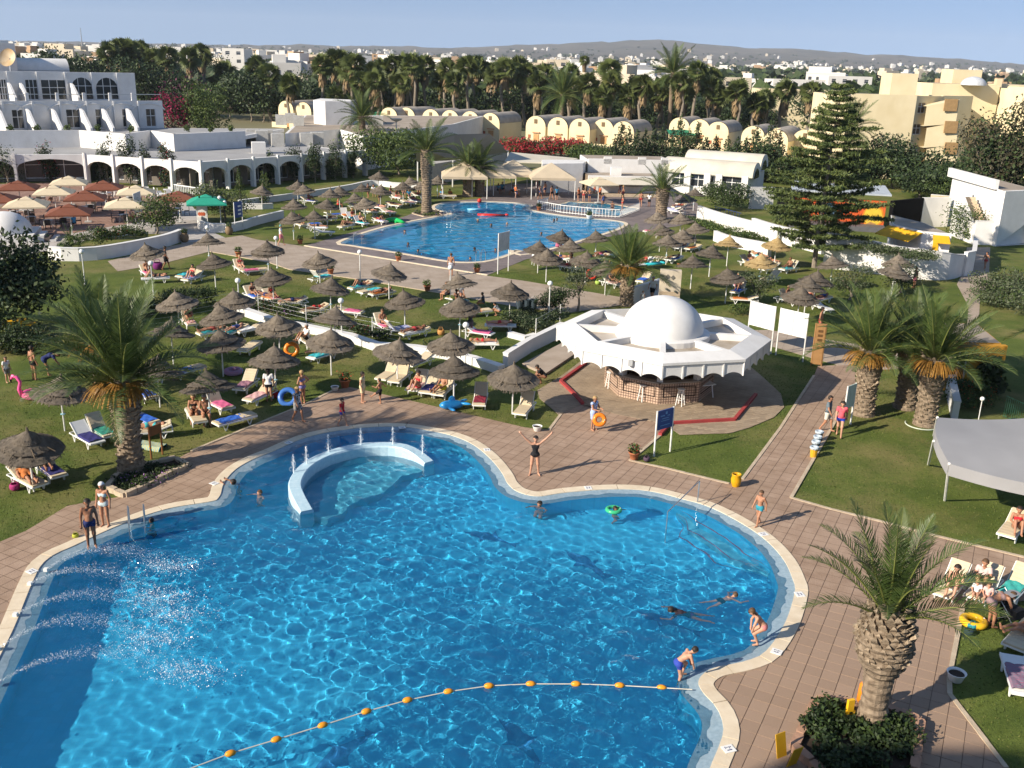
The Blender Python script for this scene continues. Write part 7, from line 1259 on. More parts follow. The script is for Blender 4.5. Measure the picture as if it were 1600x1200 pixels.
# ================================================================ grove, hedges, town, hills, haze
FP = dict(a=[(640,310),(695,285),(755,290),(830,300),(900,345),(945,390),(1000,330),(1130,335),(1190,315),(1350,420),(1540,390)],
          b=[(90,430),(220,490),(390,375),(450,350),(492,355),(590,370),(560,405),(680,420),(760,400),(800,385),(850,480),(870,372),(915,370),(1010,382),(1150,405),(1260,385),(1320,385),(1090,460),(1500,400),(1580,392),(1380,430),(700,465),(640,480),(960,430),(1440,430),(1230,460),(1195,475),(1540,455),(470,565)],
          c=[(30,440),(100,430),(200,430),(330,430),(470,485),(600,475),(570,405),(740,505),(800,495),(860,545),(1040,545),(1110,415),(1170,505),(1200,455),(1330,525),(1500,585),(425,352),(680,560),(930,505),(540,560),(160,480),(380,505),(990,475),(1250,560)], d=[(30,600),(200,530),(320,535)])
_r = random.Random(5); k = 0
for t_, L in FP.items():
    for x, y in L:
        yp = Z(t_, x, y)[1]; low = yp > 122; Y = (_r.uniform(207,222) if low else _r.uniform(226,256)) + (30 if t_ == 'a' else 0)
        if (t_, x) == ('c', 425): Y = 330
        p = AT(*Z(t_, x, y), Y); s = 1.7 * Y / 200 if (t_, x) != ('c', 425) else 1.3; h = p.z - .5; p.z = 0
        fan_palm('fan palm with brown skirt in the grove\'s ' + ('front' if low else 'rear') + ' row' if t_ in 'bc' else 'fan palm in the grove behind the terraced hotel' if t_ == 'a' else 'fan palm beside the yellow block', p, h, s, k, 'fan palms, ' + ('front' if low else 'rear') + ' row' if t_ in 'bc' else 'fan palms by buildings'); k += 1
for t_, x, y, Y, s, lab in (('c',300,560,212,2.2,'big feathery date palm rising among the fan palms'),('c',960,430,215,2.1,'tall feathery date palm topping the grove'),('b',630,690,150,1.5,'feathery date palm beside the white roof house'),('d',560,760,140,1.5,'feathery date palm behind the tall tiered pine')):
    p = AT(*Z(t_, x, y), Y); h = p.z; p.z = 0; date_palm(lab, p, FLARE(.45, h),34, s, nst=20, seed=k, spread=(86,-30)); k += 1
def tr(t_, x, y, Y, w_, lab, m=(M_dark, M_dark2), n=1500, size=.5, grp=None, extra=None, name='broadleaf_tree', d_=None):
    global k
    p = AT(*Z(t_, x, y), Y); h = p.z; p.z = 0; k += 1; return bush(name, lab, 'tree', p, w_, d_ or w_, h, m, n, size, 10, k, group=grp, extra=extra, z=h * .12, part='crown')
for i in range(34):      # dark understorey of the grove
    x = 150 + i * 35 + _r.uniform(-12,12); tr('a', x * 3.8095, _r.uniform(440,540) + i * 2.5, _r.uniform(228,262), _r.uniform(10,14), 'dark evergreen tree filling the grove under the fan palms', n=1500, size=.7, grp='understorey trees of the grove')
for i, (t_, x, y, Y, w_) in enumerate([('a',300,265,240,12),('a',380,270,240,12),('a',450,285,240,12),('a',530,300,240,11),('a',760,330,240,12),('a',860,340,240,12),('a',960,380,240,10),('a',1260,300,420,14),('a',1480,420,230,12),('b',30,480,230,12),('b',150,470,230,12),('b',310,370,300,16),('b',380,330,400,18)]): tr(t_, x, y, Y, w_, 'dark rounded tree behind the terraced hotel', n=1500, size=.7, grp='trees behind the terraced hotel')
tr('a',1150,450,172,7,'bright green tree beside the magenta bougainvillea', (M_leaf, M_leaf2),2400,.4); tr('a',1240,500,170,6,'second bright green tree beside the bougainvillea', (M_leaf, M_leaf2),2000,.4)
tr('a',1020,530,172,6,'magenta bougainvillea climbing beside the terraced hotel', (M_dark, M_boug),1800,.4, extra=(M_boug, 700,.4, 'flowers'), name='bougainvillea'); tr('a',1080,360,176,8,'tall dark purple bougainvillea behind the terraced hotel', (M_dark, mat('bract_dark', (.09,.012,.05),.7)),2200,.45, name='bougainvillea')
for i, (x, y, w_) in enumerate([(60,815,8),(130,825,7),(290,815,7),(370,805,6)]): tr('c', x, y, 168, w_, 'red flowering bougainvillea in front of the vaulted bungalows', (M_leaf, M_bougred),1500,.36, 'red bougainvilleas', (M_bougred, 1100,.34, 'flowers'), 'bougainvillea')
tr('b',1555,815,166,5,'small red bougainvillea beside the bungalow gable', (M_leaf, M_bougred),900,.36, None, (M_bougred, 500,.34, 'flowers'), 'bougainvillea'); tr('c',450,850,160,8,'bright bushy tree next to the pool bar', (M_leaf, M_leaf2),2600,.36); tr('c',540,840,162,7,'olive-green bushy tree next to the pool bar', (M_olive, M_leaf),2200,.36); tr('c',200,830,168,5,'dark shrub between the red bougainvilleas', n=900, size=.36)
for i, (x, y) in enumerate([(610,850),(655,740),(700,770),(750,790),(800,790),(850,780),(905,760),(960,780),(1010,690),(1060,780),(1110,740),(1160,830),(1220,820),(1290,830),(1350,830),(1400,830),(1465,740),(1555,700),(1600,800)]):
    Y = _r.uniform(140,150); p = AT(*Z('c', x, y - 20), Y); h = p.z; p.z = 0; cone_tree('young_cypress', 'dark young cypress in the screen behind the vaulted hall', p, 3.6, max(4, h),(M_dark, M_dark2),1500,.34,300 + i, 'cypress screen behind the hall', 1.15)
for i, (x, y, w_, Y) in enumerate([(700,880,7,140),(790,800,8,140),(860,860,7,138),(960,900,7,136),(1060,940,8,134),(1150,950,8,132),(1260,870,8,132),(1340,960,8,128),(1420,960,8,126),(120,900,7,140),(40,820,7,142),(600,920,7,138),(480,930,7,138),(240,900,7,139),(360,930,7,138),(1000,1010,7,128),(1230,1000,7,126)]): tr('d', x, y, Y, w_, 'dark dense evergreen tree screening the yellow block', n=2200, size=.42, grp='evergreen screen before the yellow block')
tr('d',1490,540,112,9,'tall dark brownish tree beside the stair house', (mat('leaf_bronze', (.035,.034,.018),.7, scale=1, col2=(.07,.06,.03), trans=.12), M_dark2),5200,.4); tr('d',1590,620,112,8,'second tall dark tree behind the stair house', n=4200, size=.4); tr('d',1430,780,114,7,'dark tree leaning beside the tall brownish tree', n=3000, size=.4)
# ---- hills
RID = [(-700,60),(-300,62),(0,64),(200,67),(400,71),(487,69.6),(531,72),(636,72),(689,75),(740,74),(794,71),(850,69),(905,67),(943,64.5),(955,66.5),(968,64),(1023,61.7),(1050,62.5),(1076,67),(1133,71),(1167,76),(1220,75),(1298,80),(1358,86),(1382,84.5),(1442,89),(1500,92),(1600,101),(1900,112),(2300,125)]
YR = 6400.0; xs = np.linspace(-650,2250,260); ry = np.interp(xs, [p[0] for p in RID], [p[1] for p in RID]); rn = np.random.default_rng(2)
ry = ry + .7 * np.sin(xs * .11) * np.sin(xs * .037) + rn.normal(size=len(xs)) * .22; rows = np.concatenate([np.linspace(2300,4200,12), np.linspace(4300, YR, 22), [6700,7200]])
RX = np.array([AT(x, y, YR).x / YR for x, y in zip(xs, ry)]); RH = np.array([max(14, AT(x, y, YR).z) for x, y in zip(xs, ry)])
def hill_z(sl, Y):       # height of the land at slope x/Y and distance Y
    H = np.interp(sl, RX, RH); f = np.clip((Y - 2300) / (YR - 2300),0,1); g = np.where(Y > YR, 1 - (Y - YR) / 900,.30 * f + .70 * f ** 3.2); return H * g + np.clip(f * 6,0,1) * (7 * np.sin(sl * 34 + Y * .0016) + 9 * np.sin(sl * 61 - Y * .0023)) * f * (1 - f) * 2.2
vs = []
for Y in rows:
    for i in range(len(xs)): vs.append((RX[i] * Y, Y, float(hill_z(RX[i], Y)) - (.6 if Y < 2350 else 0) + (rn.normal() * 3.5 * ((Y - 2300) / 4100) if 2500 < Y < 6350 else 0)))
n_ = len(xs); b = MB(); b.add(vs, [(j * n_ + i, j * n_ + i + 1,(j + 1) * n_ + i + 1,(j + 1) * n_ + i) for j in range(len(rows) - 1) for i in range(n_ - 1)])
struct(b.build('hills', mat('hill_scrub', (.035,.036,.026),.95, scale=.004, col2=(.13,.105,.075), detail=12), smooth=True))
# ---- town of white cubes
M_h = [mat('town_white', (.66,.64,.60),.9, var=.06, scale=.3), mat('town_cream', (.58,.50,.38),.9, var=.06, scale=.3), mat('town_ochre', (.45,.30,.18),.9, var=.08, scale=.3)]; M_win = mat('town_window', (.05,.055,.06),.4)
def house_mesh(seed):
    r = random.Random(seed); b = MB(); w_, d_, h_ = r.uniform(9,16), r.uniform(8,12), r.choice((3.6,6.6,6.6,9.5)); b.box((0,0, h_ / 2 - 2),(w_, d_, h_ + 4)); b.box((w_ * r.uniform(-.2,.2), d_ * .1, h_ + 1.3),(w_ * r.uniform(.3,.6), d_ * .6,2.7)); b.box((0,-d_ / 2 + .15, h_ + .3),(w_, .3,.7)); wb_ = MB()
    for fl in range(int(h_ // 3)):
        for i in range(int(w_ // 3)): wb_.box((-w_ / 2 + 1.6 + i * 3,-d_ / 2 - .03,1.6 + fl * 3),(1.2,.1,1.4))
    return b, wb_
HM = []
for i in range(8):
    hb_, wb_ = house_mesh(i); HM.append((hb_, wb_, [hb_.mesh('wall', m) for m in M_h], wb_.mesh('windows', M_win)))
land = lambda x, y: float(hill_z(x / y, y)) if y > 2300 else 0.0
_r = random.Random(23); spots = []
for i in range(5200):
    px = _r.uniform(-60,1660); q = _r.random(); Y = 300 * (5600 / 300) ** q; sl = AT(px, 90,1).x
    dens = (.75 if px < 480 else .24) if Y < 2300 else (.34 if Y < 4300 else .10); cl = .5 + .5 * math.sin(px * .013 + Y * .002) * math.sin(px * .031 + 2)
    if px > 1150 and Y < 1400: dens *= .35
    if Y < 420 and (px < 420 or px > 1100): continue
    if _r.random() < dens * (.35 + cl): spots.append((Y, sl * Y))
spots.sort(); near = spots[:300]; restb = [MB(), MB(), MB()]
for i, (Y, x) in enumerate(spots):
    mi = _r.choice((0,0,0,0,1,1,2)) if Y < 2600 else _r.choice((0,0,0,1)); hm = HM[_r.randrange(8)]; s = _r.uniform(.8,1.25); rz = _r.uniform(-.6,.6)
    if i < 300:
        t = thing('town_house', ('white' if mi == 0 else 'cream' if mi == 1 else 'ochre') + ' flat-roofed house in the distant town beyond the grove', 'house', (x, Y, land(x, Y)), rz, 'houses of the distant town', s); link('wall', hm[2][mi], t); link('windows', hm[3], t)
    else:
        c_, s_ = math.cos(rz) * s, math.sin(rz) * s; z = land(x, Y); restb[mi].add([(x + vx * c_ - vy * s_, Y + vx * s_ + vy * c_, z + vz * s) for vx, vy, vz in hm[0].v], hm[0].f)
tw = bpy.data.objects.new('far_town', None); COL.objects.link(tw); tag(tw, 'scattered white houses of the town spreading up the hillside', 'town'); tw['kind'] = 'stuff'
for mi in range(3):
    if restb[mi].f: o = restb[mi].build('far_houses', M_h[mi], tw); o['kind'] = 'stuff'
# mid-distance buildings that stand out over the grove
for t_, x0, x1, yt, Y, mi, lab, w_ in (('a',1020,1110,278,420,0,'plain white block above the hotel grove',0),('a',1320,1450,285,430,0,'low white block beside the rounded tree',1),('a',550,590,262,600,0,'small white tower block behind the palms',0),('b',130,255,355,330,0,'big white shaded block behind the grove',0),('b',180,370,320,520,1,'long cream terrace of flats behind the grove',1),('c',30,200,370,420,1,'low cream flats behind the fan palms',1),('c',205,340,352,430,1,'taller cream flats behind the fan palms',1),('c',625,800,440,300,1,'cream building with red arches among the fan palms',2),('c',1250,1430,458,310,1,'yellow flat building behind the fan palms',1),('d',110,420,468,380,0,'white stepped block before the hillside town',1),('d',440,700,450,420,0,'second white block before the hillside town',1),('b',690,760,320,900,2,'reddish tower block in the distant town',1),('b',1180,1230,365,420,2,'brick-brown tower among the palms',0),('b',1060,1120,390,400,0,'white block between fan palm crowns',0),('a',1080,1200,285,500,0,'broad white block in the near town',1),('c',580,640,385,380,2,'orange domed roof building behind the palms',0)):
    p0, p1 = AT(*Z(t_, x0, yt), Y), AT(*Z(t_, x1, yt), Y); w2 = p1.x - p0.x; t = bld('town_building', lab, ((p0.x + p1.x) / 2, Y, 0)); h = p0.z; n2 = max(1, int(w2 / 4)); ops = []
    if w_ == 1: ops = [recto(w2 / n2 * (i + .3), w2 / n2 * (i + .7), h - 2.6 - 3.2 * j, h - 1.2 - 3.2 * j) for i in range(n2) for j in range(2)]
    if w_ == 2: ops = [archo(w2 / n2 * (i + .15), w2 / n2 * (i + .85), h - 4.2, h - 2.6,1.2) for i in range(n2)]
    face((p0.x, Y),(p1.x, Y),0, h, ops, .5, M_h[mi], t, mull=1, glass=mat('arch_red', (.35,.08,.04),.8) if w_ == 2 else None); block(t, [(p0.x, Y + .6),(p1.x, Y + .6),(p1.x, Y + 14),(p0.x, Y + 14)], 0, h - .2, M_h[mi], None, 'body')
for t_, x in (('a',478),): p = AT(*Z(t_, x, 165),2000); mast = thing('radio_mast', 'thin lattice radio mast on the far skyline', 'mast', (p.x, 2000,0)); b = MB(); b.tube([(0,0,0),(0,0, p.z)], [1.2,.5], 4); b.build('mast', mat('mast_grey', (.3,.3,.32),.7), mast)
# ---- woods between the houses
def wood(name, label, n, lo, hi, size, m, seed, pxr=(-100,1700)):
    r = np.random.default_rng(seed); q = r.random(n); Y = lo * (hi / lo) ** q; px = r.uniform(*pxr, n); sl = np.array([AT(x, 90,1).x for x in (pxr[0], pxr[1])]); X_ = (sl[0] + (sl[1] - sl[0]) * (px - pxr[0]) / (pxr[1] - pxr[0])) * Y
    if hi > 1000: keep = (.5 + .5 * np.sin(px * .017 + Y * .003) * np.sin(px * .007 + 1)) > r.random(n) * .8; X_, Y = X_[keep], Y[keep]
    o = bpy.data.objects.new(name, None); COL.objects.link(o); tag(o, label, 'wood'); o['kind'] = 'stuff'; b = MB(); P = []
    for x, y in zip(X_, Y):
        s = size * r.uniform(.6,1.3); P.append(((x, y, land(x, y) + s * .45),(s * .75, s * .75, s * .55)))
    leaves(b, P, len(P) * 16, size * .85, seed, hollow=.35, asp=.8); b2 = b.build('foliage', list(m), o); b2['kind'] = 'stuff'
wood('near_wood', 'dark belt of trees between the grove and the town', 2600,262,700,7.0,(M_dark, M_dark2),41); wood('far_wood', 'dark scattered trees between the houses of the distant town', 3200,560,5600,9.0,(M_dark, M_dark2),42)
# ---- hazy air over the plain
hb = MB(); hb.box((0,3500,118.5),(12400,8200,243)); hzo = hb.build('haze', None); hzo.data.materials.clear(); hm_ = bpy.data.materials.new('haze_air'); hm_.use_nodes = True; n, l = hm_.node_tree.nodes, hm_.node_tree.links; n.remove(n['Principled BSDF']); pvn = n.new('ShaderNodeVolumePrincipled'); pvn.inputs['Color'].default_value = (.80,.88,1.0,1); pvn.inputs['Density'].default_value = 7.5e-5; pvn.inputs['Anisotropy'].default_value = 0.0; l.new(pvn.outputs[0], n['Material Output'].inputs['Volume']); hzo.data.materials.append(hm_); struct(hzo, 'stuff'); hzo['label'] = 'pale blue hazy air over the plain'; hzo['category'] = 'haze'
# ================================================================ pool features
M_lt = mat('mosaic_light', (.40,.58,.68),.4, scale=8, col2=(.52,.68,.76)); M_drop = mat('water_spray', (.80,.86,.90),.15, var=.02, spec=.6)
fw_ = thing('fountain_wall', 'crescent blue mosaic fountain wall standing in the main pool', 'fountain', T('j',640,840,WL)); fo = fw_.location
arc_ = sp([T('j',300,1085,.42),T('j',235,1000,.42),T('j',245,925,.42),T('j',310,850,.42),T('j',440,785,.42),T('j',620,742,.42),T('j',810,736,.42),T('j',950,765,.42),T('j',1030,800,.42)], .35); nA = len(arc_); b = MB(); vs = []
for i, p in enumerate(arc_):
    d = (arc_[min(i + 1, nA - 1)] - arc_[max(i - 1,0)]).normalized(); nn = Vector((-d.y, d.x, 0)) * .25; f = i / (nA - 1); zt_ = .40 * min(1, f * 6 + .25,(1 - f) * 6 + .25)
    for s_, z in ((1, DEEP),(1, zt_ - .06),(.82, zt_),(-.82, zt_),(-1, zt_ - .06),(-1, DEEP)): q = p + nn * s_ - fo; vs.append((q.x, q.y, z - fo.z))
b.add(vs, [(i * 6 + j, i * 6 + j + 1, i * 6 + 7 + j, i * 6 + 6 + j) for i in range(nA - 1) for j in range(5)] + [(0,1,2,3,4,5), tuple(nA * 6 - 1 - q for q in range(6))]); recv(b.build('wall', M_lt, fw_))
sh = [p for p in arc_] + [T('j',1050,850,WL),T('j',960,880,WL),T('j',870,895,WL),T('j',820,945,WL),T('j',740,1000,WL),T('j',640,1030,WL),T('j',570,1055,WL),T('j',520,1110,WL),T('j',420,1150,WL),T('j',330,1120,WL)]; b = MB(); b.prism([tuple(p - fo)[:2] for p in sh][::-1] if area([tuple(p)[:2] for p in sh]) < 0 else [tuple(p - fo)[:2] for p in sh], DEEP - fo.z, -.62 - fo.z); recv(b.build('shelf', mat('shelf_lining', (.10,.46,.62),.5, scale=.8), fw_))
def drops(b, P, r, rg):      # small droplets as tetrahedra
    for p in P:
        s = r * rg.uniform(.4,1.3); o = rg.normal(size=(4,3)); o /= np.linalg.norm(o, axis=1)[:, None]; b.add([tuple(np.array(p) + q * s) for q in o], [(0,1,2),(0,2,3),(0,3,1),(1,3,2)])
rg = np.random.default_rng(8)
for i, (x, y, f) in enumerate(((225,905,.1),(302,855,.3),(432,785,.42),(625,742,.55),(815,738,.72),(992,785,.93))):
    p = arc_[int(f * (nA - 1))]; p = T('j', x, y, .40); t = thing('water_jet', 'small white water jet spouting from the crescent fountain wall', 'water jet', p, 0, 'jets of the crescent fountain'); h = .75; b = MB(); z = rg.random(330) ** .8 * h; w2 = .015 + .075 * (1 - z / h) ** 1.2; P = np.c_[rg.normal(size=330) * w2, rg.normal(size=330) * w2, z]; drops(b, P, .016, rg); o = b.build('spray', M_drop, t); o['kind'] = 'stuff'; b = MB(); b.tube([(0,0,-.1),(0,0, h * .7)], [.03,.008], 5); b.build('stream', M_drop, t)
for i, (a, e, ap) in enumerate(((('m',215,270),('m',800,262),.8),(('m',140,335),('m',770,405),.8),(('m',72,480),('m',820,492),.8),(('m',-10,640),('m',735,603),.9),(('m',-10,800),('m',880,760),.9))):
    s, q = T(*a, .08), T(*e, WL); t = thing('water_arc', 'white arc of spray shooting from the pool coping over the water', 'water jet', s, 0, 'spray arcs along the coping'); n_ = 2600; f = rg.random(n_) ** .85; P = np.outer(1 - f, [0,0,0]) + np.outer(f, np.array(q - s)); P[:, 2] += 4 * ap * f * (1 - f) * .9; sg = .02 + .22 * f ** 1.3; P += rg.normal(size=(n_, 3)) * sg[:, None] * [1,1,.8]; P[:, 2] = np.maximum(P[:, 2], q.z - s.z + .02)
    sp2 = np.array(q - s) + rg.normal(size=(900,3)) * [.55,.3,.0] + [0,0,.03] + np.abs(rg.normal(size=(900,1))) * [0,0,.06]; b = MB(); drops(b, P, .0105, rg); o = b.build('spray', M_drop, t); o['kind'] = 'stuff'; b = MB(); drops(b, sp2,.018, rg); o = b.build('splash', M_drop, t); o['kind'] = 'stuff'
    b = MB(); b.box((0,0,.0),(.12,.12,.1)); b.build('nozzle', M_plastic, t)
rope = thing('float_rope', 'sagging pool rope with orange floats dividing the main pool', 'rope', T('o',505,813,WL)); ro = rope.location
fl = [('m',820,1230),('m',1080,1132),('n',95,1067),('n',313,1000),('n',517,935),('n',710,882),('n',902,842),('n',1092,815),('n',1288,806),('o',88,806),('o',300,806),('o',505,813),('o',702,824)]; FPT = [T(*q, WL + .03) for q in fl] + [T('o',845,832,.05)]; b = MB(); b.tube([tuple(p - ro) for p in [T('m',560,1330,WL + .03)] + FPT], .016,5); b.build('rope', mat('rope_pale', (.6,.58,.5),.8), rope)
b = MB(); b.ball((0,0,0),(.14,.085,.085),10,8); fm = b.mesh('float', mat('float_orange', (.75,.30,.02),.4, var=.1), True)
for p, q in zip(FPT[:-1], FPT[1:]): link('float', fm, rope, tuple(p - ro), math.atan2((q - p).y, (q - p).x))
n1 = len(W1); i0 = int(np.argmin(((W1 - np.array(G(1060,790)[:2])) ** 2).sum(1))); i1 = int(np.argmin(((W1 - np.array(G(1200,880)[:2])) ** 2).sum(1))); ids = list(range(i1, i0 + 1)) if i1 < i0 else list(range(i1, n1)) + list(range(0, i0 + 1))
if len(ids) > n1 / 2: ids = (list(range(i0, i1 + 1)) if i0 < i1 else list(range(i0, n1)) + list(range(0, i1 + 1)))
stp = thing('pool_steps', 'curved submerged steps in the rounded corner of the main pool', 'steps', (*W1[ids[len(ids) // 2]], 0)); so = np.array(stp.location[:2])
for k_, (dd, z) in enumerate(((.55,-.35),(1.05,-.7),(1.5,-1.05),(1.95,-1.4))):
    I = offset(W1,-dd); P = [tuple(W1[q] + (I[q] - W1[q]) * min(1,.02 + .2 * min(j, len(ids) - 1 - j)) - so) for j, q in enumerate(ids)]; Q = [tuple(W1[q] - so) for q in ids]; b = MB(); n_ = len(ids); vs = [(*p, z) for p in Q] + [(*p, z) for p in P] + [(*p, DEEP) for p in P]; b.add(vs, [(i, i + 1, n_ + i + 1, n_ + i) for i in range(n_ - 1)] + [(n_ + i, n_ + i + 1,2 * n_ + i + 1,2 * n_ + i) for i in range(n_ - 1)]); recv(b.build('step', MATS['shelf_lining'] if k_ % 2 else M_pool, stp)); b = MB(); e = offset(W1,-dd + .07); P2 = [tuple(W1[q] + (e[q] - W1[q]) * min(1,.02 + .2 * min(j, len(ids) - 1 - j)) - so) for j, q in enumerate(ids)]; b.add([(*p, z + .005) for p in P2] + [(*p, z + .005) for p in P], [(i, i + 1, n_ + i + 1, n_ + i) for i in range(n_ - 1)]); recv(b.build('step_edge', mat('step_edge_rose', (.25,.15,.25),.5), stp))
def refr(px):      # where a pixel seen through the water meets the pool floor
    s = G(*px, WL); d = ray(*px).normalized(); c = math.hypot(d.x, d.y); th = math.asin(c / 1.333); h = Vector((d.x, d.y, 0)).normalized() * math.tan(th) * (WL - DEEP); return Vector((s.x + h.x, s.y + h.y, DEEP + .008))
DOL = [(-1,0),(-.8,.16),(-.35,.30),(.05,.33),(.12,.58),(.32,.28),(.7,.12),(.95,.02),(1.28,.22),(1.2,-.02),(1.3,-.28),(.95,-.1),(.5,-.1),(.1,-.2),(-.1,-.42),(-.25,-.18),(-.7,-.12)]
for x_, rz in ((('o',340,240),-.9),(('o',715,515),-.5),(('n',1080,120),-.4),(('n',1225,1070),-1.0),(('n',390,1150),1.0)):
    b = MB(); b.sheet(DOL, 0); o = b.build('floor_emblem', M_mosaic_dark, None, loc=tuple(refr(Z(*x_))), rz=rz); o.scale = (.95,.95,1); recv(tag(o, 'dark blue leaping-fish mosaic on the main pool floor', 'mosaic', 'mosaics on the pool floor'))
def rail(label, pts, r=.022, grp=None, rungs=()):
    o = Vector(pts[0][0]); o.z = 0; t = thing('pool_ladder', label, 'handrail', o, 0, grp)
    for P in pts: b = MB(); b.tube([tuple(Vector(p) - o) for p in P], r, 7); b.build('rail', M_metal, t)
    for a, c in rungs: b = MB(); b.tube([tuple(Vector(a) - o), tuple(Vector(c) - o)], r, 6); b.build('rung', M_metal, t)
def ladder(label, p, az, grp=None):
    d = Vector((math.cos(az), math.sin(az),0)); s = Vector((-d.y, d.x, 0)); mk = lambda k: [p + s * k - d * .75 + Vector((0,0,0)), p + s * k - d * .7 + Vector((0,0,.7)), p + s * k - d * .45 + Vector((0,0,.85)), p + s * k - d * .1 + Vector((0,0,.75)), p + s * k + Vector((0,0,.4)), p + s * k + Vector((0,0,-.9))]
    rail(label, [mk(.25), mk(-.25)], grp=grp, rungs=[(p + s * .25 + Vector((0,0, z)), p - s * .25 + Vector((0,0, z))) for z in (-.25,-.55)])
ladder('chrome pool ladder beside the man in navy trunks', T('m',645,100), R(-70)); ladder('chrome ladder at the sharp corner of the upper pool', T('f',630,490), R(10)); ladder('chrome ladder at the near end of the upper pool', T('f',1325,590), R(120)); ladder('chrome ladder by the neck of the upper pool', T('f',1150,352), R(-60))
_a, _b2 = T('o',720,112,-.3), T('o',780,20,.0); rail('slanting chrome handrail over the pool steps', [[_b2 + Vector((.9,1.2,0)), _b2 + Vector((.9,1.2,.9)), _a + Vector((0,0,.95)), _a + Vector((0,0,-.9))]])
for i, (t_, x, y) in enumerate((('o',1240,660),('o',1015,1117),('o',1178,108),('p',198,430),('i',1275,978),('m',150,283),('j',195,735),('j',1375,778),('j',870,645),('k',453,1005))):
    p = T(t_, x, y); t = thing('depth_tile', 'white depth marker tile set in the paving by the pool', 'marker tile', (p.x, p.y, .036), R(random.choice((20,60,-30,100))), 'depth marker tiles'); b = MB(); b.box((0,0,.008),(.30,.26,.014)); b.build('tile', M_plastic, t); b = MB()
    for u, v, w2, h2 in ((-.07,.05,.02,.07),(-.02,.05,.05,.018),(.03,.03,.018,.08),(.0,-.05,.13,.03),(.07,.05,.03,.03)): b.box((u, v, .0165),(w2, h2,.002))
    b.build('marking', mat('mark_navy', (.05,.06,.15),.5), t)
# ---------------------------------------------------------------- inflatables and belongings
def torus(b, c, R_, r, n=20, m=9, mi=0, M=None):
    vs = [];
    for i in range(n):
        for j in range(m): a, e = 6.2832 * i / n, 6.2832 * j / m; p = Vector(((R_ + r * math.cos(e)) * math.cos(a),(R_ + r * math.cos(e)) * math.sin(a), r * math.sin(e))); p = (M @ p if M else p); vs.append((c[0] + p.x, c[1] + p.y, c[2] + p.z))
    b.add(vs, [(i * m + j, ((i + 1) % n) * m + j, ((i + 1) % n) * m + (j + 1) % m, i * m + (j + 1) % m) for i in range(n) for j in range(m)], mi)
def ring(label, p, R_, r, m, tilt=None, name='swim_ring', grp=None):
    t = thing(name, label, 'swim ring', p, 0, grp); b = MB(); torus(b, (0,0,0), R_, r, M=tilt); b.build('ring', m, t, True); b = MB(); v = Vector((R_, 0, r)); v = tilt @ v if tilt else v; b.ball(tuple(v), r * .22,6,4); b.build('valve', M_plastic, t); return t
vin = lambda nm, c: mat('vinyl_' + nm, c, .25, var=.05, scale=5); rx = lambda a: Matrix.Rotation(R(a),3, 'X'); ry = lambda a: Matrix.Rotation(R(a),3, 'Y')
M_multi = stripemat('vinyl_multi', (.65,.08,.08),(.1,.35,.6),7); ring('colourful patterned swim ring lying on the shaded lawn', T('i',1390,305,.14),.36,.14, M_multi); ring('big orange swim ring leaning on a lounger', T('j',212,175,.36),.32,.12, vin('orange', (.75,.22,.02)), rx(70)); ring('orange swim ring carried by the woman in blue', T('k',520,588,.62) + Vector((0,-.12,0)),.22,.10, vin('orange', (.75,.22,.02)), rx(72)); ring('flat yellow baby ring with seat on the grass', T('p',975,545,.1),.30,.11, vin('yellow', (.75,.45,.02))); ring('blue swim ring beside the red bag', T('j',190,460,.30),.36,.13, vin('blue', (.05,.15,.45)), rx(60)); ring('green swim ring floating round a bather', T('k',605,1130,WL + .03),.24,.08, vin('green', (.05,.45,.2))); ring('red lifebuoy hanging low beside the bather lawn', T('g',472,680,.5),.34,.09, vin('red', (.6,.03,.02)), rx(80)); ring('orange lifebuoy above the red one on its post', T('g',472,600,.9),.34,.09, vin('orange', (.75,.22,.02)), rx(80))
fg = thing('flamingo_float', 'pink flamingo swim float standing on the lawn', 'inflatable', T('i',150,470)); b = MB(); torus(b, (.3,.3,.16),.42,.16); b.build('ring', vin('pink', (.85,.12,.35)), fg, True); b = MB(); b.tube([(-.1,0,.15),(-.2,-.05,.5),(-.1,-.05,.85),(-.25,-.05,1.1),(-.42,-.05,1.12),(-.5,-.05,.98)], [.12,.09,.075,.085,.09,.06], 9); b.build('neck', MATS['vinyl_pink'], fg, True); b = MB(); b.tube([(-.5,-.05,.98),(-.54,-.05,.88),(-.5,-.05,.80)], [.055,.045,.01], 8); b.build('beak', M_black, fg)
dl = thing('whale_float', 'bright blue inflatable whale lying on the lawn edge', 'inflatable', T('j',1165,530),.3); b = MB(); b.ball((0,0,.22),(.6,.28,.22),14,9); b.build('body', vin('sky', (.03,.28,.65)), dl, True)
for x, y, z, a in ((.62,.22,.3,.6),(.62,-.22,.3,-.6),(-.1,.42,.15,1.2),(-.1,-.42,.15,-1.2),(0,0,.5,0)): b = MB(); b.ball((0,0,0),(.28,.1,.06) if z < .5 else (.16,.04,.16),10,6); b.build('fin', MATS['vinyl_sky'], dl, True, (x, y, z), a)
cr = thing('crocodile_float', 'green inflatable crocodile on the upper pool lawn', 'inflatable', T('f',820,372),-.4); b = MB(); b.tube([(-1,0,.15),(-.6,0,.2),(0,0,.26),(.5,0,.22),(.9,0,.16),(1.25,0,.1)], [.1,.2,.28,.24,.16,.05], 10); b.build('body', vin('croc', (.02,.5,.12)), cr, True)
for s in (-1,1):
    for x in (-.3,.45): b = MB(); b.ball((x, s * .36,.1),(.14,.2,.09),8,6); b.build('leg', MATS['vinyl_croc'], cr, True)
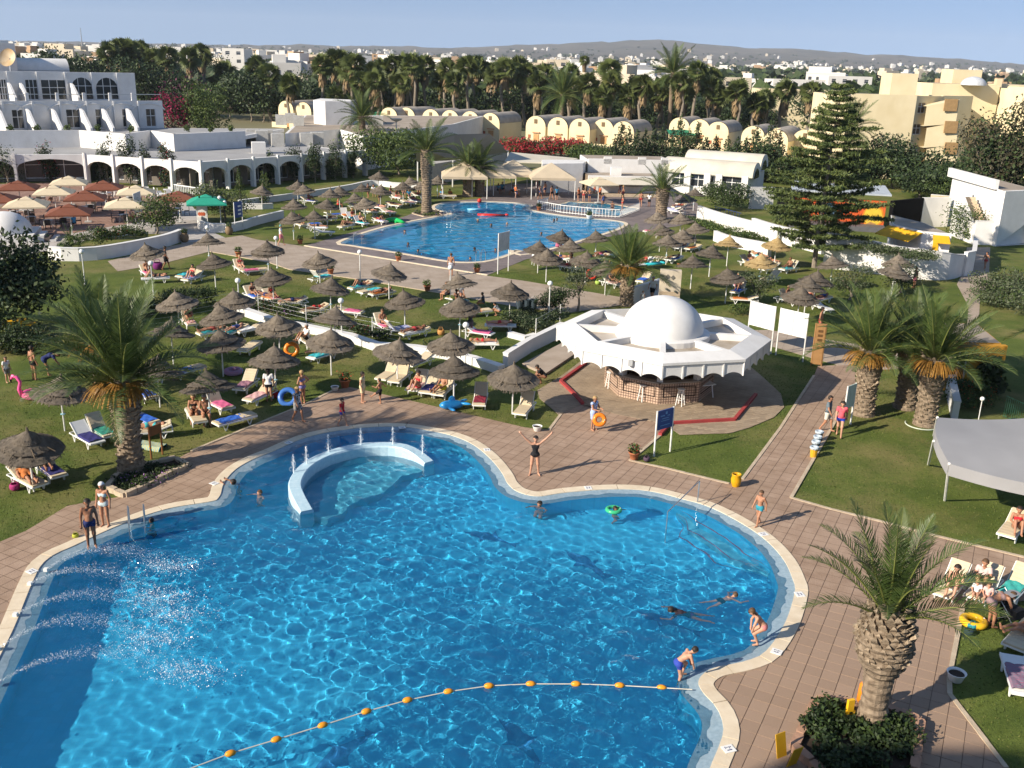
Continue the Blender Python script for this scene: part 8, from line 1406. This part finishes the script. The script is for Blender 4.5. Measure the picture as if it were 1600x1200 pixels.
def lilo(label, p, rz, m, L=1.7):
    t = thing('air_mattress', label, 'inflatable', p, rz); b = MB()
    for k_ in range(5): b.tube([(-L / 2,-.3 + .15 * k_, .06),(L / 2 - .35,-.3 + .15 * k_, .06)], .08,7)
    b.build('body', m, t, True); b = MB(); b.ball((L / 2 - .15,0,.1),(.22,.36,.11),10,6); b.build('pillow', m, t, True)
lilo('red air mattress floating in the upper pool', T('f',1410,330,WL),.1, vin('red', (.6,.03,.02)),3.2); lilo('pale blue air mattress floating in the upper pool', T('f',1325,298,WL),.2, vin('paleblue', (.2,.5,.7)),2.4); lilo('teal lilo propped beside the lounger on the bar-side lawn', T('g',850,620,.3),.4, vin('teal', (.03,.4,.45)))
bb_ = tag(MB().ball((0,0,.25),.25,12,8).build('beach_ball', vin('red', (.6,.03,.02)), None, True, T('f',1330,255,WL)), 'red beach ball floating at the far rim of the upper pool', 'ball')
def bag(label, p, m, s=1.0, rz=0):
    t = thing('beach_bag', label, 'bag', p, rz, 'bags on the lawns', s); b = MB(); b.lathe([(.16,0),(.24,.08),(.25,.25),(.20,.34),(.17,.33)], 10, cap=False); b.lathe([(.001,.004),(.16,.004)], 10, cap=False); b.build('sack', m, t, True); b = MB(); b.tube([(-.15,0,.33),(-.1,0,.5),(.1,0,.5),(.15,0,.33)], .015,5); b.build('handle', m, t)
for t_, x, y, c, s_, lab in (('j',125,460,(.5,.02,.03),1.4,'red beach bag among the loungers'),('i',90,1010,(.35,.03,.15),1.2,'dark pink bag beside the orange-wrapped sunbather'),('f',1100,1040,(.5,.25,.08),1.5,'orange patterned bag by the dark-shirted woman'),('k',800,840,(.08,.05,.08),.9,'small dark bag beside the blue sign'),('p',950,605,(.02,.04,.06),.9,'dark bag beside the yellow baby ring'),('p',965,580,(.03,.25,.28),.9,'teal bundle beside the yellow baby ring'),('m',355,120,(.4,.42,.05),.7,'yellow-green goggles bag on the paving by the pool'),('e',940,650,(.16,.02,.14),2.4,'purple clothes heap beside the far lounger'),('g',510,740,(.35,.5,.1),1.3,'lime green bag on the bar-side lawn'),('f',740,370,(.6,.3,.03),1.8,'yellow beach bag on the upper pool lawn')): bag(lab, T(t_, x, y), colmat(c), s_ * .62)
tw2 = towel_mesh(1.0,1.5,4); tag(tw2.build('towel', stripemat('towel_yellow_blue', (.6,.45,.05),(.1,.35,.5),4), None, loc=T('i',880,735,.14), rz=-.3), 'yellow and blue towel lying on the grass by the wooden sign', 'towel')
# stroller
sr = thing('baby_stroller', 'black baby stroller with grey hood beside the loungers', 'stroller', T('p',1130,570), R(-60)); b = MB(); b.box((0,0,.55),(.55,.42,.28)); b.box((-.2,0,.8),(.12,.42,.4)); b.build('seat', colmat((.015,.015,.02)), sr); b = MB()
for t in np.linspace(0,2.0,7)[:-1]: a0, a1 = t, t + .34; b.add([(-.1 - .36 * math.cos(a0),-.23,.75 + .36 * math.sin(a0)),(-.1 - .36 * math.cos(a0),.23,.75 + .36 * math.sin(a0)),(-.1 - .36 * math.cos(a1),.23,.75 + .36 * math.sin(a1)),(-.1 - .36 * math.cos(a1),-.23,.75 + .36 * math.sin(a1))], [(0,1,2,3)])
b.build('hood', colmat((.25,.26,.28)), sr)
for s in (-1,1):
    for x in (-.35,.4): b = MB(); torus(b, (0,0,0),.12,.03,14,6, M=rx(90)); b.build('wheel', M_black, sr, True, (x, s * .26,.15))
    b = MB(); b.tube([(-.35, s * .26,.15),(.1, s * .24,.5),(-.5, s * .22,1.05)], .015,5); b.tube([(.4, s * .26,.15),(-.1, s * .24,.6)], .015,5); b.build('frame', M_metal, sr)
b = MB(); b.tube([(-.5,-.22,1.05),(-.5,.22,1.05)], .02,6); b.build('handle', M_black, sr)
# torpedo buoy and yellow vest at the palm, wet floor sign
tb = thing('rescue_buoy', 'orange torpedo rescue buoy strapped to the scaly palm trunk', 'rescue buoy', T('p',465,955)); b = MB(); b.tube([(0,0,.25),(0,0,.4),(.02,0,.85),(.03,0,1.0)], [.04,.13,.13,.04], 10); b.build('buoy', vin('orange', (.75,.22,.02)), tb, True); b = MB(); b.tube([(.03,-.13,.7),(.25,0,.7),(.03,.13,.7)], .015,5); b.build('strap', M_black, tb)
yv = thing('yellow_fins', 'yellow rescue vest leaning beside the orange buoy', 'vest', T('p',415,985),.3); b = MB(); b.prism([(-.14,-.04),(.14,-.04),(.14,.04),(-.14,.04)], 0,.28); b.prism([(-.1,-.05),(.08,-.05),(.08,.03),(-.1,.03)], .28,.62); b.build('vest', vin('yellow', (.75,.6,.02)), yv)
ws = thing('wet_floor_sign', 'yellow folding caution sign on the paving beside the palm bed', 'sign', T('p',140,1170),.5)
for s, a in ((-1,.25),(1,-.25)): b = MB(); b.box((0,0,.3),(.3,.02,.62)); o = b.build('panel', M_yel, ws, loc=(0, s * .16,0)); o.rotation_euler = (a * 1.0,0,0)
# bins and buckets
for i, (x, y, c) in enumerate(((365,800,(.6,.33,.02)),(375,765,(.03,.05,.06)),(385,735,(.05,.18,.28)),(395,705,(.05,.05,.06)))):
    t = thing('waste_bin', ('yellow' if i == 0 else 'dark' if i in (1,3) else 'blue') + ' waste bin with plastic liner in the row on the walk' + (', beside the couple' if i == 3 else ''), 'litter bin', T('l', x - 20, y + 15),0, 'waste bins on the walk', .85); b = MB(); b.lathe([(.16,0),(.20,.5),(.21,.5),(.21,.53),(.18,.53)], 12, cap=False); b.build('bin', colmat(c), t); b = MB(); b.lathe([(.19,.42),(.235,.5),(.22,.56),(.15,.56),(.001,.42)], 12, cap=False, jit=.06); b.build('liner', mat('bin_liner', (.45,.52,.58),.3, var=.2, scale=12), t)
for i, x in enumerate((45,88,127)): t = thing('bucket', 'dark bucket in the row at the sandy path end', 'bucket', T('g', x, 885),0, 'buckets by the clipped bush', 1.5); b = MB(); b.lathe([(.13,0),(.19,.42),(.2,.42),(.18,.42),(.12,.05)], 12, cap=False); b.build('bucket', colmat((.04,.06,.08)), t); b = MB(); b.tube([(-.19,0,.42),(0,.02,.56),(.19,0,.42)], .008,5); b.build('handle', M_metal, t)
# ---------------------------------------------------------------- signs
def sign(label, pa, pb_, z0, z1, m, name='sign_board', post=M_pole, th=.05, prt=None, zp=None):
    d = (pb_ - pa); L = d.length; d /= L; t = thing(name, label, 'sign', (pa.x, pa.y, 0), math.atan2(d.y, d.x)); b = MB(); b.box((L / 2,0,(z0 + z1) / 2),(L, th, z1 - z0)); b.build('panel', m, t); b = MB()
    for u in (-.03, L + .03): b = MB(); b.tube([(u, .0,-.05),(u, .0, zp or z1 + .02)], .04,7); b.build('post', post, t)
    return t, L
t, L = sign('blue information sign on white posts beside the lawn triangle', T('k',848,810), T('k',938,782),1.15,2.0, M_sign_blue)
b = MB()
for u, v, w2, h2 in ((.3,1.75,.3,.05),(.5,1.62,.5,.035),(.5,1.52,.6,.03),(.5,1.32,.7,.03),(.55,1.85,.14,.12),(.7,1.72,.18,.04)): b.box((u * L, -.03, v),(w2 * L * .9,.006, h2))
b.build('print', mat('sign_print', (.12,.30,.55),.5), t)
t, L = sign('blue direction sign with pictograms by the terrace planter', T('e',1402,425), T('e',1446,415),1.2,2.6, M_sign_blue); b = MB()
for z in (1.5,1.85,2.2): b.box((L * .65,-.03, z),(L * .4,.006,.16))
b.build('print', M_plastic, t)
for x0, x1, y0, y1, s_ in ((-50,90,1110,1150, 'first'),(125,280,1160,1200, 'second')):
    pa, pb_ = T('h', x0, y0), T('h', x1, y1); za, zb_ = foot_h(pa, Z('h', x0 + 20,1000)), foot_h(pa, Z('h', x0 + 20,885)); za = 1.35; zb_ = 2.75; t, L = sign('pair of blank white boards on tall posts behind the domed bar, ' + s_ + ' from it', pa, pb_, za, zb_, M_plastic); b = MB(); b.box((L / 2,-.035,(za + zb_) / 2),(.03,.02, zb_ - za)); b.build('divider', M_tank, t)
t, L = sign('pale notice panel on two posts at the upper deck corner', T('f',1440,678), T('f',1500,660),1.7,3.1, mat('panel_pale', (.55,.57,.58),.5)); t, L = sign('pale green board beside the walking couple', T('l',520,640), T('l',565,620),.9,2.0, mat('panel_green', (.45,.55,.52),.5)); t, L = sign('pale board beside the round terrace shrub', T('e',812,415), T('e',850,395),1.4,3.2, MATS['panel_pale'])
t, L = sign('menu board with red pictures at the planter end', T('e',1180,385), T('e',1230,385),.3,1.7, M_plastic); b = MB()
for u in (.25,.5,.75): b.ball((u * L, -.03,1.0),(.16,.01,.18),8,5)
b.build('picture', mat('menu_red', (.55,.12,.05),.6), t)
t, L = sign('carved wooden notice board standing beside the gate walk', T('l',335,270), T('l',390,275),.1,2.4, M_wood, post=M_wood, th=.12); b = MB()
for z in (2.0,1.75,1.5): b.box((L / 2,-.07, z),(L * .5,.02,.13))
b.build('carving', mat('carving_dark', (.12,.06,.02),.8), t)
t, L = sign('rustic wooden sign on a single post near the stout palm bed', T('i',905,825), T('i',965,800),.95,1.35, mat('rustic_wood', (.22,.09,.03),.8, scale=6), post=MATS.get('rustic_wood', M_wood), th=.05)
sw = bld('shower_wall', 'tall beige shower wall above the domed bar', T('g',870,850), 'shower'); a, c = T('g',868,892), T('g',992,898); hh = foot_h(a, Z('g',880,655)); face(a, c, 0, hh, [], .5, mat('shower_beige', (.55,.48,.38),.8, scale=2, dirt=.3), sw, 'wall', pane=False); L = (c - a).length; _d = (c - a) / L; _n2 = Vector((_d.y, -_d.x, 0)); _n2 = _n2 if _n2.y < 0 else -_n2
for u, z in ((.3,.55),(.72,.5)): p = a + _d * L * u + _n2 * .1; bx(sw, (p.x, p.y, hh * z),(.1,.2,.1), M_metal, 'tap')
p = a + _d * L * .5 + _n2 * .02; bx(sw, (p.x, p.y, hh * .42),(L * .98,.04, hh * .1), mat('shower_band', (.4,.31,.22),.8), 'band', math.atan2(_d.y, _d.x))
for u, z in ((.35,.85),(.6,.83)): p = a + _d * L * u + _n2 * .02; o = bx(sw, (p.x, p.y, hh * z),(.22,.03,.22), mat('diamond_dark', (.15,.14,.12),.7), 'inlay', math.atan2(_d.y, _d.x)); o.rotation_euler[1] = R(45)
# kids pool fence and wire fences
def fence(label, pts, h, m, step, name='fence', r=.02, bars=True, post=1.8):
    P = [Vector((p[0], p[1], 0)) for p in pts]; t = thing(name, label, 'fence', P[0]); o = P[0]; me_ = None
    for a, c in zip(P[:-1], P[1:]):
        L = (c - a).length
        if bars:
            for z in (.12, h): b = MB(); b.tube([tuple(a - o + Vector((0,0, z))), tuple(c - o + Vector((0,0, z)))], r * 1.3,5); b.build('rail', m, t)
            if me_ is None: b = MB(); b.tube([(0,0,.02),(0,0, h)], r, 5); me_ = b.mesh('bar', m)
            for k_ in range(int(L / step)): link('bar', me_, t, tuple(a - o + (c - a) * ((k_ + .5) * step / L)))
        else:
            for k_ in range(int(L / post) + 1): b = MB(); b.tube([(0,0,-.05),(0,0, h)], r, 6); b.build('post', m, t, loc=tuple(a - o + (c - a) * (k_ * post / L)))
            for z in np.linspace(.1, h * .95,5): b = MB(); b.tube([tuple(a - o + Vector((0,0, z))), tuple(c - o + Vector((0,0, z)))], .006,3); b.build('wire', m, t)
    return t
fence('white railing fence round the kids pool', [T('g',150,290),T('g',300,318),T('g',470,335),T('g',640,345),T('g',760,300)], .85, M_plastic, .34, 'pool_fence', .03); fence('white railing beside the kids pool gate', [T('g',150,290),T('g',215,270)], .85, M_plastic, .34, 'pool_fence', .03)
fence('wire fence with thin steel posts along the dark hedge', [T('e',1420,900),T('e',1100,960),T('e',900,985)], 1.3, M_pole, 1, 'wire_fence', .025, False, 4.5); fence('wire fence with thin posts along the retaining wall border', [T('e',1540,905),T('f',300,975),T('f',860,1085)], 1.2, M_pole, 1, 'wire_fence', .025, False, 5); fence('wire fence with thin posts beside the ramp and rambling bushes', [T('g',140,1060),T('g',300,960)], 1.2, M_pole, 1, 'wire_fence', .025, False, 4); fence('green mesh fence beside the orange hut bed', [T('l',1470,580),T('l',1600,640)], 1.1, mat('fence_green', (.02,.12,.07),.6),.12, 'mesh_fence', .008); fence('blue stair railing on the white ramp', [T('g',1200,330),T('g',1360,375)], 1.0, mat('rail_navy', (.03,.05,.14),.5),.5, 'stair_railing', .03)
hs = thing('garden_hose', 'pale garden hose coiled round the thick palm foot', 'hose', T('l',990,625)); b = MB(); b.tube([(.72 * math.cos(a),.72 * math.sin(a) * 1.0,.03) for a in np.linspace(2.6,6.6,22)], .03,6); b.build('hose', mat('hose_pale', (.5,.55,.45),.5), hs); gl = lamp('cream globe lamp with curled bracket behind the grey tent', T('l',1320,640),.62)
pt = thing('play_table', 'small yellow kids play table behind the hedge', 'play table', T('e',110,1000)); b = MB(); b.box((0,0,.5),(.9,.7,.06)); b.build('table_top', M_yel, pt)
for s in (-1,1):
    b = MB(); b.box((s * .75,0,.28),(.3,.7,.05)); b.build('bench', M_yel, pt); b = MB(); b.tube([(s * .3,-.2,0),(s * .3,-.2,.5)], .05,6); b.build('leg', M_yel, pt)
pc_ = thing('plastic_chair', 'white plastic chair on the lawn by the upper pool', 'chair', T('g',140,625),.4); 
def chair_parts(t, m):
    b = MB(); b.box((0,0,.43),(.46,.46,.05)); b.build('seat', m, t); b = MB(); b.box((-.22,0,.66),(.05,.46,.44)); b.build('backrest', m, t)
    for x in (-.2,.2):
        for y in (-.2,.2): b = MB(); b.tube([(x, y, .42),(x * 1.15, y * 1.15,0)], .022,5); b.build('leg', m, t)
chair_parts(pc_, M_plastic)
# ---------------------------------------------------------------- terrace: square parasols, tables, chairs
M_pb, M_pr, M_pg = mat('parasol_beige', (.62,.52,.36),.85, var=.05), mat('parasol_rust', (.19,.065,.036),.85, var=.06), mat('parasol_green', (.02,.30,.20),.8, var=.06); M_rattan = mat('rattan_dark', (.05,.04,.035),.7); M_top = mat('table_grey', (.5,.48,.45),.6)
def par_mesh(m):
    b = MB()
    for hf, z0, z1, ht in ((1.75,2.25,2.72,.38),(.52,2.74,2.98,.0)): c = [(-hf, -hf),(hf, -hf),(hf, hf),(-hf, hf)]; c2 = [(x * ht, y * ht) for x, y in c]; b.add([(x, y, z0) for x, y in c] + [(x, y, z1) for x, y in c2], [(i, (i + 1) % 4,4 + (i + 1) % 4,4 + i) for i in range(4)]); b.add([(x, y, z0) for x, y in c] + [(x, y, z0 - .12) for x, y in c], [(4 + i, 4 + (i + 1) % 4,(i + 1) % 4, i) for i in range(4)])
    return b.mesh('canopy', m)
PM = {k_: par_mesh(m) for k_, m in (('beige', M_pb),('rust-brown', M_pr),('green', M_pg))}; _b = MB(); _b.tube([(0,0,0),(0,0,2.9)], .04,7); PPL = _b.mesh('pole', M_pole); _b = MB(); _b.box((0,0,.05),(.6,.6,.1)); PBS = _b.mesh('base', M_tank)
for k_, x, y, s_ in (('rust-brown',105,122,'beside the dark creeper'),('beige',408,95,'in front of the blue awning shade'),('rust-brown',615,122,'by the climbers'),('beige',318,150,'in the middle of the terrace'),('beige',808,150,'before the flowering pillar'),('rust-brown',505,180,'in the middle of the terrace'),('beige',155,218,'over the seated group'),('rust-brown',1060,185,'at the terrace end by the railing'),('beige',745,222,'behind the round shrub'),('rust-brown',410,262,'nearest the curved planter'),('rust-brown',-20,190,'at the edge by the dark tree'),('beige',-150,240,'above the dark tree'),('green',1225,205,'beside the olive shrub'),('beige',3570,-400,'')):
    p = G(*Z('e', x, y),2.95) if s_ else G(*Z('g', 520,102),2.95); p.z = .012; t = thing('square_parasol', k_ + ' square two-tier parasol ' + ('on the terrace ' + s_ if s_ else 'in front of the pool bar counter'), 'parasol', p, R(18), 'square parasols of the terrace'); link('canopy', PM[k_], t); link('pole', PPL, t); link('base', PBS, t)
_t = bld('proto', 'x', (0,0,0)); CH = []
t0 = thing('rattan_chair', 'dark rattan chair at a terrace table', 'chair', (0,0,0),0, 'rattan chairs of the terrace'); chair_parts(t0, M_rattan); t1 = thing('white_chair', 'white plastic chair near the terrace railing', 'chair', (0,0,0),0, 'white chairs of the terrace'); chair_parts(t1, M_plastic); bpy.data.objects.remove(_t); used = [False, False]; _r = random.Random(3)
def chair_at(p, rz, wh):
    src = (t0, t1)[wh]; o = src if not used[wh] else tree(src); used[wh] = True; setp(o, (p.x, p.y, .012), rz)
for x, y, wh in ((190,385,0),(290,405,0),(410,390,0),(540,310,0),(740,370,0),(170,345,0),(1060,330,0),(500,320,0),(90,350,0),(610,240,0),(380,240,0),(700,215,1),(860,215,1),(960,240,1),(1090,250,1),(560,200,1),(1000,215,1),(780,260,0),(250,260,0)):
    p = T('e', x, y); table(('pale terrace table with white chairs by the railing' if wh else 'pale terrace table with dark rattan chairs'),(p.x, p.y, .012), R(18), M_plastic if wh else M_top, 1.0,.9, 'terrace tables', not wh)
    for a in (0,90,180,270):
        if _r.random() < .85: a_ = R(a + 18 + _r.uniform(-15,15)); chair_at(p + Vector((math.cos(a_) * .85, math.sin(a_) * .85,0)), a_ + math.pi, wh)
fence('white balustrade at the arcade corner terrace', [T('e',1040,200),T('e',1200,225),T('e',1220,190)], 1.0, M_plastic, .3, 'balustrade', .05)
dm = bld('bath_dome', 'small white dome with steps beside the dark tree', T('e',40,470), 'dome'); b = MB(); b.lathe([(2.1 * math.cos(t),1.7 * math.sin(t)) for t in np.linspace(0, math.pi / 2,10)], 24, cap=False); b.build('dome', M_white, dm, True, (0,0,.6)); b = MB(); b.box((0,0,.3),(4.8,4.8,.7)); b.build('plinth', M_white, dm, rz=.3)
for k_ in range(3): b = MB(); b.box((2.9 + .45 * k_, -.6,.28 - .09 * k_),(.5,2.4,.5 - .16 * k_)); b.build('step', mat('step_dark', (.12,.09,.08),.8) if k_ % 2 else M_white, dm, rz=.3)
# ---------------------------------------------------------------- turf blades on the lawns near enough to show them
rg = np.random.default_rng(77); n_ = 150000; X_, Y_ = rg.uniform(-24,22, n_),17 + 58 * rg.random(n_) ** 1.25; kp = np.ones(n_, bool)
for P in (deck, path, bt, gate, [Vector((*q, 0)) for q in B1]): kp &= ~inpoly(X_, Y_, [tuple(p)[:2] for p in P])
X_, Y_ = X_[kp], Y_[kp]; n_ = len(X_); a = rg.uniform(0,6.283, n_); h = rg.uniform(.02,.065, n_); w2 = rg.uniform(.012,.03, n_); lx, ly = rg.normal(size=n_) * .02, rg.normal(size=n_) * .02; c_, s_ = np.cos(a) * w2, np.sin(a) * w2; z_ = np.full(n_, -.014)
V_ = np.stack([np.c_[X_ - c_, Y_ - s_, z_], np.c_[X_ + c_, Y_ + s_, z_], np.c_[X_ + lx, Y_ + ly, z_ + h]], 1).reshape(-1,3); me = bpy.data.meshes.new('grass'); me.from_pydata(V_.tolist(), [], np.arange(3 * n_).reshape(-1,3).tolist())
for q in (((.07,.11,.02),(.11,.15,.03)),((.13,.16,.04),(.19,.19,.06)),((.045,.075,.016),(.07,.10,.02))): me.materials.append(mat('blade_%d' % len(me.materials), q[0], .8, scale=.4, col2=q[1], trans=.2))
me.polygons.foreach_set('material_index', rg.choice(3, n_, p=(.5,.25,.25)).tolist()); g_ = link('grass', me); struct(g_, 'stuff'); tag(g_, 'short mown grass blades of the lawns', 'grass')
b = MB(); b.prism([tuple(T('k', x, y))[:2] for x, y in ((385,205),(330,130),(60,270),(200,330))][::-1], -.02,.12); struct(b.build('ramp', M_path))
# ================================================================ look-alikes told apart by their order from a thing one can find
ORD = 'nearest,second,third,fourth,fifth,sixth,seventh,eighth,ninth,tenth,eleventh,twelfth,thirteenth,fourteenth,fifteenth,sixteenth,seventeenth,eighteenth,nineteenth,twentieth,twenty-first,twenty-second'.split(',')
LMK = [('the domed bar', (7.4,47.7)),('the tall tiered pine', T('h',350,640)),('the tall slender palm', T('f',1015,320)),('the stout fruiting palm', T('i',785,905)),('the shower wall', T('g',870,850)),('the pool bar', T('c',680,1140)),('the yellow block', T('d',940,900)),('the round terrace shrub', T('e',930,440)),('the white stair house', T('h',1440,520))]
_g = {}
for o in COL.objects:
    if o.parent is None and o.get('group') and o.get('label'): _g.setdefault((o['group'], o['label']), []).append(o)
for (g_, lab), L in _g.items():
    if not 2 <= len(L) <= 22 or len(lab.split()) > 9: continue
    cx, cyy = sum(o.location.x for o in L) / len(L), sum(o.location.y for o in L) / len(L); nm, q = min(LMK, key=lambda m: (m[1][0] - cx) ** 2 + (m[1][1] - cyy) ** 2 + (1e9 if m[0][4:] in lab else 0))
    for k_, o in enumerate(sorted(L, key=lambda o: (o.location.x - q[0]) ** 2 + (o.location.y - q[1]) ** 2)): o['label'] = lab + ', ' + (ORD[k_].replace('nearest', 'first')) + ' from ' + nm
